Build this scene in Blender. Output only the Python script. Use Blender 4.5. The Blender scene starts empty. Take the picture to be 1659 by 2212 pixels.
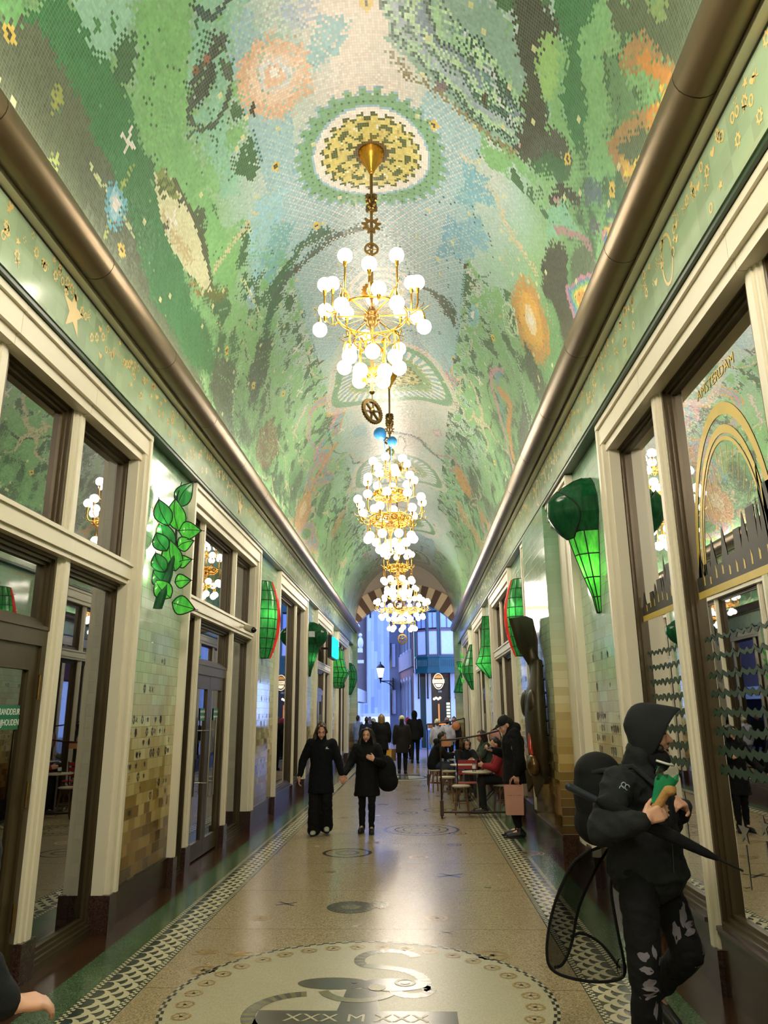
import bpy, bmesh, math, random
import numpy as np
from mathutils import Vector, Matrix, Euler
PI = math.pi
SC = bpy.context.scene
COL = SC.collection
random.seed(7)

# ------------------------------------------------------------------ helpers
def lin(h):
    h = h.lstrip('#')
    o = []
    for k in (0, 2, 4):
        c = int(h[k:k+2], 16) / 255
        o.append(c / 12.92 if c <= .04045 else ((c + .055) / 1.055) ** 2.4)
    return tuple(o)

class MB:
    """collects polygons; build() links them as one mesh object"""
    def __init__(s):
        s.v = []; s.f = []; s.m = []; s.sm = []
    def add(s, vs, fs, mi=0, smooth=False):
        o = len(s.v)
        s.v += [tuple(p) for p in vs]
        for f in fs:
            s.f.append([i + o for i in f]); s.m.append(mi); s.sm.append(smooth)
        return s
    def box(s, x0, x1, y0, y1, z0, z1, mi=0):
        x0, x1 = min(x0, x1), max(x0, x1); y0, y1 = min(y0, y1), max(y0, y1); z0, z1 = min(z0, z1), max(z0, z1)
        v = [(x0,y0,z0),(x1,y0,z0),(x1,y1,z0),(x0,y1,z0),(x0,y0,z1),(x1,y0,z1),(x1,y1,z1),(x0,y1,z1)]
        return s.add(v, [(0,3,2,1),(4,5,6,7),(0,1,5,4),(1,2,6,5),(2,3,7,6),(3,0,4,7)], mi)
    def obox(s, c, ax, ay, az, mi=0):
        """oriented box: centre and three half-axis vectors"""
        c, ax, ay, az = map(Vector, (c, ax, ay, az))
        v = [c + a*ax + b*ay + d*az for d in (-1,1) for a, b in ((-1,-1),(1,-1),(1,1),(-1,1))]
        return s.add(v, [(0,3,2,1),(4,5,6,7),(0,1,5,4),(1,2,6,5),(2,3,7,6),(3,0,4,7)], mi)
    def poly(s, pts, mi=0):
        return s.add(pts, [list(range(len(pts)))], mi)
    def prism(s, pts, d, mi=0):
        """closed outline pts extruded by vector d"""
        n = len(pts); d = Vector(d)
        v = [Vector(p) for p in pts] + [Vector(p) + d for p in pts]
        f = [list(range(n))[::-1], list(range(n, 2*n))] + [(i, (i+1) % n, n+(i+1) % n, n+i) for i in range(n)]
        return s.add(v, f, mi)
    def loft(s, rings, mi=0, smooth=True, close=True, cap=True):
        n = len(rings[0]); v = [p for r in rings for p in r]; f = []
        for k in range(len(rings)-1):
            for i in range(n if close else n-1):
                j = (i+1) % n
                f.append((k*n+i, k*n+j, (k+1)*n+j, (k+1)*n+i))
        s.add(v, f, mi, smooth)
        if cap and close:
            s.add(rings[0], [list(range(n))[::-1]], mi); s.add(rings[-1], [list(range(n))], mi)
        return s
    def tube(s, pts, r, seg=8, mi=0, closed=False, cap=True):
        pts = [Vector(p) for p in pts]; n = len(pts)
        rr = r if isinstance(r, (list, tuple)) else [r]*n
        rings = []; up = None
        for i, p in enumerate(pts):
            a = pts[i-1] if (i > 0 or closed) else p
            b = pts[(i+1) % n] if (i < n-1 or closed) else p
            t = (b - a)
            t = t.normalized() if t.length > 1e-9 else Vector((0,0,1))
            if up is None:
                up = Vector((0,0,1)) if abs(t.z) < .9 else Vector((1,0,0))
            u = (up - t*up.dot(t))
            u = u.normalized() if u.length > 1e-6 else t.orthogonal().normalized()
            w = t.cross(u); up = u
            rings.append([p + rr[i]*(math.cos(2*PI*k/seg)*u + math.sin(2*PI*k/seg)*w) for k in range(seg)])
        if closed: rings.append(rings[0]); cap = False
        return s.loft(rings, mi, True, True, cap)
    def lathe(s, prof, c=(0,0,0), seg=16, mi=0, axis=(0,0,1), smooth=True):
        """prof = [(r, h)...] turned about axis through c"""
        c = Vector(c); q = Vector((0,0,1)).rotation_difference(Vector(axis))
        rings = [[c + q @ Vector((max(r,1e-4)*math.cos(2*PI*k/seg), max(r,1e-4)*math.sin(2*PI*k/seg), h)) for k in range(seg)] for r, h in prof]
        return s.loft(rings, mi, smooth)
    def ell(s, c, r, seg=12, mi=0, rot=None):
        c = Vector(c); r = (r, r, r) if not isinstance(r, (tuple, list)) else r
        n = max(6, seg*2//3); rings = []
        for k in range(n+1):
            a = -PI/2 + PI*k/n; ring = []
            for i in range(seg):
                b = 2*PI*i/seg
                p = Vector((r[0]*max(math.cos(a),1e-4)*math.cos(b), r[1]*max(math.cos(a),1e-4)*math.sin(b), r[2]*math.sin(a)))
                ring.append(c + (rot @ p if rot else p))
            rings.append(ring)
        return s.loft(rings, mi, True)
    def cap(s, p0, p1, r0, r1, seg=10, mi=0, flat=1.0, fax=None):
        """tapered capsule; flat squashes the section along fax"""
        p0, p1 = Vector(p0), Vector(p1); t = (p1-p0); L = t.length; t = t.normalized() if L > 1e-9 else Vector((0,0,1))
        u = Vector(fax) - t*Vector(fax).dot(t) if fax is not None else t.orthogonal()
        u.normalize(); w = t.cross(u); rings = []
        for a in (-90,-60,-30,0): 
            a = math.radians(a); rr = r0*max(math.cos(a),.02)
            rings.append((p0 + t*r0*math.sin(a), rr))
        for a in (0,30,60,90):
            a = math.radians(a); rr = r1*max(math.cos(a),.02)
            rings.append((p1 + t*r1*math.sin(a), rr))
        return s.loft([[c + rr*(flat*math.cos(2*PI*k/seg)*u + math.sin(2*PI*k/seg)*w) for k in range(seg)] for c, rr in rings], mi, True)
    def build(s, name, mats, parent=None, loc=None, rotz=0):
        me = bpy.data.meshes.new(name)
        me.from_pydata(s.v, [], s.f)
        if not isinstance(mats, (list, tuple)): mats = [mats]
        for m in mats: me.materials.append(m)
        if len(mats) > 1: me.polygons.foreach_set('material_index', s.m)
        me.polygons.foreach_set('use_smooth', s.sm)
        me.update()
        o = bpy.data.objects.new(name, me); COL.objects.link(o)
        if parent: o.parent = parent
        if loc: o.location = loc
        if rotz: o.rotation_euler.z = rotz
        return o
    def xf(s, M):
        s.v = [tuple(M @ Vector(p)) for p in s.v]; return s
    def solid(s, name, mat, parent=None, voxel=.012, smooth=6, fac=.5, loc=None):
        """fuses everything collected into one continuous surface"""
        me = bpy.data.meshes.new('tmp'); me.from_pydata(s.v, [], s.f); me.update()
        bm = bmesh.new(); bm.from_mesh(me); bmesh.ops.remove_doubles(bm, verts=bm.verts, dist=1e-5)
        bmesh.ops.recalc_face_normals(bm, faces=bm.faces); bm.to_mesh(me); bm.free()
        o = bpy.data.objects.new('tmp', me); COL.objects.link(o)
        r = o.modifiers.new('r', 'REMESH'); r.mode = 'VOXEL'; r.voxel_size = voxel; r.use_smooth_shade = True
        if smooth:
            k = o.modifiers.new('s', 'SMOOTH'); k.factor = fac; k.iterations = smooth
        dg = bpy.context.evaluated_depsgraph_get(); dg.update()
        m2 = bpy.data.meshes.new_from_object(o.evaluated_get(dg))
        bpy.data.objects.remove(o); bpy.data.meshes.remove(me)
        m2.name = name; m2.materials.clear(); m2.materials.append(mat)
        m2.polygons.foreach_set('use_smooth', [True]*len(m2.polygons))
        n = bpy.data.objects.new(name, m2); COL.objects.link(n)
        if parent: n.parent = parent
        if loc: n.location = loc
        return n

def wrinkle(o, amp, sc, seed=0):
    """soft folds of cloth: the surface is pushed in and out along its normals"""
    from mathutils import noise
    me = o.data; n = [v.normal.copy() for v in me.vertices]; of = Vector((seed, seed*1.7, seed*.3))
    for v, q in zip(me.vertices, n):
        p = v.co; a = noise.noise(Vector((p.x*sc, p.y*sc, p.z*sc*1.5 + p.x*sc*.6)) + of); b = noise.noise(Vector((p.x*sc*2.6, p.y*sc*2.6, p.z*sc*3.4)) + of)
        v.co = p + q*amp*((1-2*abs(a)) + .45*(1-2*abs(b)) - .5)
    me.update()
def tag(o, label, cat, group=None):
    o['label'] = label; o['category'] = cat
    if group: o['group'] = group
    return o
def thing(name, label, cat, loc=(0,0,0), rotz=0, group=None):
    o = bpy.data.objects.new(name, None); COL.objects.link(o); o.empty_display_size = .1
    o.location = loc; o.rotation_euler.z = rotz
    return tag(o, label, cat, group)
def struct_empty(name, loc=(0,0,0)):
    o = bpy.data.objects.new(name, None); COL.objects.link(o); o.location = loc; o['kind'] = 'structure'; return o
def struct(o):
    o['kind'] = 'structure'; return o
def copy_tree(o, parent=None):
    c = o.copy(); COL.objects.link(c)
    if parent: c.parent = parent
    for ch in list(o.children): copy_tree(ch, c)
    return c
def text_mesh(txt, size, mat, name, M, parent=None, extrude=.0015, sx=1.0):
    cu = bpy.data.curves.new('t', 'FONT'); cu.body = txt; cu.size = size; cu.extrude = extrude
    cu.align_x = 'CENTER'; cu.align_y = 'CENTER'; cu.resolution_u = 3
    o = bpy.data.objects.new('t', cu); COL.objects.link(o)
    dg = bpy.context.evaluated_depsgraph_get(); dg.update()
    me = bpy.data.meshes.new_from_object(o.evaluated_get(dg))
    bpy.data.objects.remove(o); bpy.data.curves.remove(cu)
    me.transform(M @ Matrix.Diagonal((sx,1,1,1)))
    me.name = name; me.materials.clear(); me.materials.append(mat)
    n = bpy.data.objects.new(name, me); COL.objects.link(n)
    if parent: n.parent = parent
    return n
def frame_M(o, xdir, ydir):
    """matrix whose local x, y lie along xdir, ydir, at o"""
    x = Vector(xdir).normalized(); y = Vector(ydir).normalized(); z = x.cross(y)
    return Matrix(((x.x,y.x,z.x,o[0]),(x.y,y.y,z.y,o[1]),(x.z,y.z,z.z,o[2]),(0,0,0,1)))

def area(name, loc, sx, sy, power, color, rot):
    l = bpy.data.lights.new(name, 'AREA'); l.shape = 'RECTANGLE'; l.size = sx; l.size_y = sy; l.energy = power; l.color = color
    o = bpy.data.objects.new(name, l); COL.objects.link(o); o.location = loc; o.rotation_euler = rot; return o
def point(name, loc, power, color, r=.05):
    l = bpy.data.lights.new(name, 'POINT'); l.energy = power; l.color = color; l.shadow_soft_size = r
    o = bpy.data.objects.new(name, l); COL.objects.link(o); o.location = loc; return o

# ------------------------------------------------------------------ materials
class NT:
    def __init__(s, name):
        s.mat = bpy.data.materials.new(name); s.mat.use_nodes = True
        s.t = s.mat.node_tree; s.t.nodes.clear(); s.out = s.n('ShaderNodeOutputMaterial')
    def n(s, typ, **k):
        x = s.t.nodes.new(typ)
        for a, b in k.items(): setattr(x, a, b)
        return x
    def l(s, a, b): s.t.links.new(a, b)
    def val(s, sock, v):
        if hasattr(v, 'is_linked') or isinstance(v, bpy.types.NodeSocket): s.l(v, sock)
        else: sock.default_value = v
    def math(s, op, a, b=None, c=None):
        x = s.n('ShaderNodeMath', operation=op)
        s.val(x.inputs[0], a)
        if b is not None: s.val(x.inputs[1], b)
        if c is not None: s.val(x.inputs[2], c)
        return x.outputs[0]
    def mix(s, f, a, b, typ='MIX'):
        x = s.n('ShaderNodeMix', data_type='RGBA', blend_type=typ)
        s.val(x.inputs[0], f)
        for sock, v in ((x.inputs[6], a), (x.inputs[7], b)):
            if isinstance(v, tuple): sock.default_value = (*v[:3], 1)
            else: s.l(v, sock)
        return x.outputs[2]
    def noise(s, scale, detail=3, vec=None, rough=.5):
        x = s.n('ShaderNodeTexNoise'); x.inputs['Scale'].default_value = scale
        x.inputs['Detail'].default_value = detail; x.inputs['Roughness'].default_value = rough
        if vec is not None: s.l(vec, x.inputs['Vector'])
        return x.outputs['Fac']
    def ramp(s, fac, stops, interp='LINEAR'):
        x = s.n('ShaderNodeValToRGB'); x.color_ramp.interpolation = interp
        e = x.color_ramp.elements
        while len(e) < len(stops): e.new(.5)
        for k, (p, c) in enumerate(stops):
            e[k].position = p; e[k].color = (*c[:3], 1)
        s.l(fac, x.inputs[0]); return x.outputs[0]
    def obj(s):
        return s.n('ShaderNodeTexCoord').outputs['Object']
    def pos(s):
        return s.n('ShaderNodeNewGeometry').outputs['Position']
    def bsdf(s, color, rough=.5, metal=0, spec=.5, **k):
        b = s.n('ShaderNodeBsdfPrincipled')
        if isinstance(color, tuple): b.inputs['Base Color'].default_value = (*color[:3], 1)
        else: s.l(color, b.inputs['Base Color'])
        s.val(b.inputs['Roughness'], rough); b.inputs['Metallic'].default_value = metal
        b.inputs['Specular IOR Level'].default_value = spec
        for a, v in k.items():
            sock = b.inputs[a.replace('_', ' ')]
            s.val(sock, (*v, 1) if isinstance(v, tuple) and len(v) == 3 else v)
        return b
    def bump(s, h, strength=.3, dist=.01):
        x = s.n('ShaderNodeBump'); x.inputs['Strength'].default_value = strength; x.inputs['Distance'].default_value = dist
        s.l(h, x.inputs['Height']); return x.outputs[0]
    def done(s, sh):
        s.l(sh.outputs[0] if hasattr(sh, 'outputs') else sh, s.out.inputs[0]); return s.mat

def simple(name, hexc, rough=.5, metal=0, var=.15, scale=8, spec=.5, bump=0, **k):
    t = NT(name); c = lin(hexc) if isinstance(hexc, str) else hexc
    nz = t.noise(scale, 4, t.obj())
    col = t.mix(nz, tuple(x*(1-var) for x in c), tuple(min(1, x*(1+var)) for x in c))
    b = t.bsdf(col, rough, metal, spec, **k)
    if bump: t.l(t.bump(t.math('ADD', t.noise(scale*6, 3, t.obj()), t.math('MULTIPLY', t.noise(scale*.8, 4, t.obj()), 5.0)), bump, .006), b.inputs['Normal'])
    return t.done(b)
def emit(name, hexc, strength):
    t = NT(name); e = t.n('ShaderNodeEmission'); e.inputs[0].default_value = (*lin(hexc), 1); e.inputs[1].default_value = strength
    m = t.done(e)
    if strength < 10: m.cycles.emission_sampling = 'NONE'
    return m
def granite(name, c1, c2, c3, scale=90, rough=.22):
    t = NT(name); o = t.pos()
    v = t.n('ShaderNodeTexVoronoi'); v.inputs['Scale'].default_value = scale; t.l(o, v.inputs['Vector'])
    sep = t.n('ShaderNodeSeparateColor'); t.l(v.outputs['Color'], sep.inputs[0])
    col = t.ramp(sep.outputs[0], [(0, lin(c1)), (.5, lin(c2)), (1, lin(c3))])
    col = t.mix(t.math('MULTIPLY', t.noise(2.5, 3, o), .6), col, lin(c1))
    return t.done(t.bsdf(col, rough, 0, .5))

M = {}
M['cream'] = simple('cream_paint', '#e2d8c2', .42, var=.05, scale=3)
M['bronze'] = simple('bronze_frame', '#4a3d28', .38, .35, var=.2, scale=4)
M['brown'] = granite('brown_granite', '#2a190e', '#3d2616', '#4d3220', 110, .2)
M['redgran'] = granite('red_granite', '#2a1a18', '#3f2a26', '#5a423d', 120, .22)
M['green'] = granite('green_granite', '#2a3d28', '#4a6845', '#688a60', 140, .2)
M['dkgreen'] = simple('dark_green_inlay', '#2b3b36', .2, var=.25, scale=30)
M['ivory'] = simple('ivory_inlay', '#d2c8a6', .22, var=.08, scale=20)
M['black'] = simple('black_inlay', '#1b1a17', .25, var=.2, scale=20)
M['medal'] = granite('cream_terrazzo', '#a09878', '#b3a98a', '#c4bb9e', 160, .34)
M['gold'] = simple('gold_inlay', '#a5854c', .28, .25, var=.2, scale=15)
M['olive'] = simple('olive_inlay', '#6d6740', .25, var=.25, scale=40)
M['greyin'] = simple('grey_inlay', '#4a463c', .22, var=.2, scale=40)
M['brass'] = simple('polished_brass', '#c08a35', .24, 1.0, var=.18, scale=12)
M['oldbrass'] = simple('aged_brass', '#7a6136', .38, .9, var=.3, scale=25)
M['pipe'] = simple('cornice_metal', '#74634a', .36, .75, var=.1, scale=3)
M['soffit'] = simple('ledge_green', '#25402c', .3, var=.15, scale=4)
M['globe'] = emit('lamp_globe', '#fff3de', 28)
M['dark_room'] = simple('shop_interior', '#2a2620', .8, var=.3, scale=2)
M['steel'] = simple('brushed_steel', '#b8b4ac', .3, 1.0, var=.1, scale=30)
M['blackmetal'] = simple('black_metal', '#141312', .45, .4, var=.2, scale=20)
M['white'] = simple('white_print', '#e9ebe4', .5, var=.03)
M['signgreen'] = simple('sign_green', '#0d6b4c', .4, var=.06)
M['skin'] = simple('skin', '#cf9a82', .5, var=.1, scale=25, Subsurface_Weight=.08)
M['skin2'] = simple('skin_pale', '#c9977f', .5, var=.1, scale=25, Subsurface_Weight=.08)
M['cloth_black'] = simple('black_cloth', '#0c0d10', .85, var=.35, scale=14, spec=.25, bump=.25)
M['cloth_navy'] = simple('navy_cloth', '#0d1016', .9, var=.3, scale=12, spec=.2, bump=.25)
M['cloth_char'] = simple('charcoal_cloth', '#1d1f22', .85, var=.35, scale=14, spec=.25, bump=.3)
M['hair_dark'] = simple('dark_hair', '#160f0b', .45, var=.5, scale=40, bump=.4)
M['hair_brown'] = simple('brown_hair', '#3a2719', .5, var=.5, scale=40, bump=.4)
M['eye'] = simple('eye_dark', '#120d0a', .2)
M['lip'] = simple('lip', '#7c4038', .45)

def glass(name, tint=(1,1,1), ior=1.75, base=.06):
    t = NT(name)
    fr = t.n('ShaderNodeFresnel'); fr.inputs[0].default_value = ior
    f = t.math('ADD', fr.outputs[0], base); f = t.math('MINIMUM', f, 1.0)
    tr = t.n('ShaderNodeBsdfTransparent'); tr.inputs[0].default_value = (*tint, 1)
    gl = t.n('ShaderNodeBsdfGlossy'); gl.inputs['Roughness'].default_value = .012
    mx = t.n('ShaderNodeMixShader'); t.l(f, mx.inputs[0]); t.l(tr.outputs[0], mx.inputs[1]); t.l(gl.outputs[0], mx.inputs[2])
    return t.done(mx)
M['glass'] = glass('shop_glass', (.72,.75,.71), 2.3, .22)
M['clear'] = glass('clear_screen_glass', (.86,.87,.88), 1.35, .015)

def cloth_tiles(name, stops, bw, bh, offset, gap=.004, zlo=0, zhi=1, rough=.12, axes='YZ', jit=.35, mortar='#8d9a86', tint=None):
    """glazed wall tiles in courses; colour runs over height with a jump from tile to tile"""
    t = NT(name); p = t.pos()
    sep = t.n('ShaderNodeSeparateXYZ'); t.l(p, sep.inputs[0])
    cmb = t.n('ShaderNodeCombineXYZ')
    t.l(sep.outputs['XYZ'.index(axes[0])], cmb.inputs[0]); t.l(sep.outputs['XYZ'.index(axes[1])], cmb.inputs[1])
    row = t.math('FLOOR', t.math('DIVIDE', sep.outputs['XYZ'.index(axes[1])], bh))
    sh = t.math('MULTIPLY', t.math('MODULO', row, 2.0), bw*offset)
    u = t.math('DIVIDE', t.math('ADD', sep.outputs['XYZ'.index(axes[0])], sh), bw)
    v = t.math('DIVIDE', sep.outputs['XYZ'.index(axes[1])], bh)
    cu, cv = t.math('FLOOR', u), row
    idv = t.n('ShaderNodeCombineXYZ'); t.l(cu, idv.inputs[0]); t.l(cv, idv.inputs[1])
    wn = t.n('ShaderNodeTexWhiteNoise', noise_dimensions='2D'); t.l(idv.outputs[0], wn.inputs['Vector'])
    rnd = wn.outputs['Value']
    h = t.math('DIVIDE', t.math('SUBTRACT', t.math('MULTIPLY', cv, bh), zlo), zhi - zlo)
    h = t.math('ADD', h, t.math('MULTIPLY', t.math('SUBTRACT', rnd, .5), jit*.25))
    col = t.ramp(h, [(a, lin(b)) for a, b in stops])
    hs = t.n('ShaderNodeHueSaturation'); t.l(col, hs.inputs['Color'])
    t.l(t.math('ADD', .86, t.math('MULTIPLY', wn.outputs['Value'], .26)), hs.inputs['Value'])
    col = hs.outputs[0]
    fu, fv = t.math('FRACT', u), t.math('FRACT', v)
    eu = t.math('MULTIPLY', t.math('MINIMUM', fu, t.math('SUBTRACT', 1.0, fu)), bw)
    ev = t.math('MULTIPLY', t.math('MINIMUM', fv, t.math('SUBTRACT', 1.0, fv)), bh)
    e = t.math('MINIMUM', eu, ev)
    g = t.math('LESS_THAN', e, gap*.5)
    col = t.mix(t.math('MULTIPLY', g, .75), col, lin(mortar))
    b = t.bsdf(col, rough, 0, .6)
    # every tile tilted a touch, with a soft pillow edge
    tl = t.math('MULTIPLY', t.math('MULTIPLY', t.math('SUBTRACT', rnd, .5), 1.2), t.math('ADD', fu, fv))
    hh = t.math('ADD', t.math('MULTIPLY', t.noise(3.0, 2, p), .25), t.math('MULTIPLY', tl, .05))
    hh = t.math('SUBTRACT', hh, t.math('MULTIPLY', g, .4))
    t.l(t.bump(hh, .22, .012), b.inputs['Normal'])
    return t.done(b)
M['panel'] = cloth_tiles('panel_tiles', [(0,'#5a3f1c'),(.06,'#7a5a2a'),(.13,'#a08448'),(.22,'#bda973'),(.32,'#c6c19a'),(.42,'#bdcaab'),(.6,'#adc6aa'),(1,'#8fb294')],
                         .155, .105, .5, .004, .3, 4.57, .1, 'YZ', .45, '#6d7a62')
M['pier'] = cloth_tiles('pier_tiles', [(0,'#3c2a14'),(.07,'#5f4720'),(.2,'#a08246'),(.32,'#cbb682'),(.46,'#cfcba8'),(.6,'#b3c8ac'),(.8,'#8fb290'),(1,'#5c8c66')],
                        .2, .105, 0, .004, .3, 4.57, .12, 'XZ', .35, '#a9ad92')
M['frieze'] = cloth_tiles('frieze_tiles', [(0,'#a5b898'),(.5,'#9eb492'),(1,'#a6ba9a')], .125, .125, 0, .003, 4.57, 5.06, .14, 'YZ', 1.0, '#a9bf9a')
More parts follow.
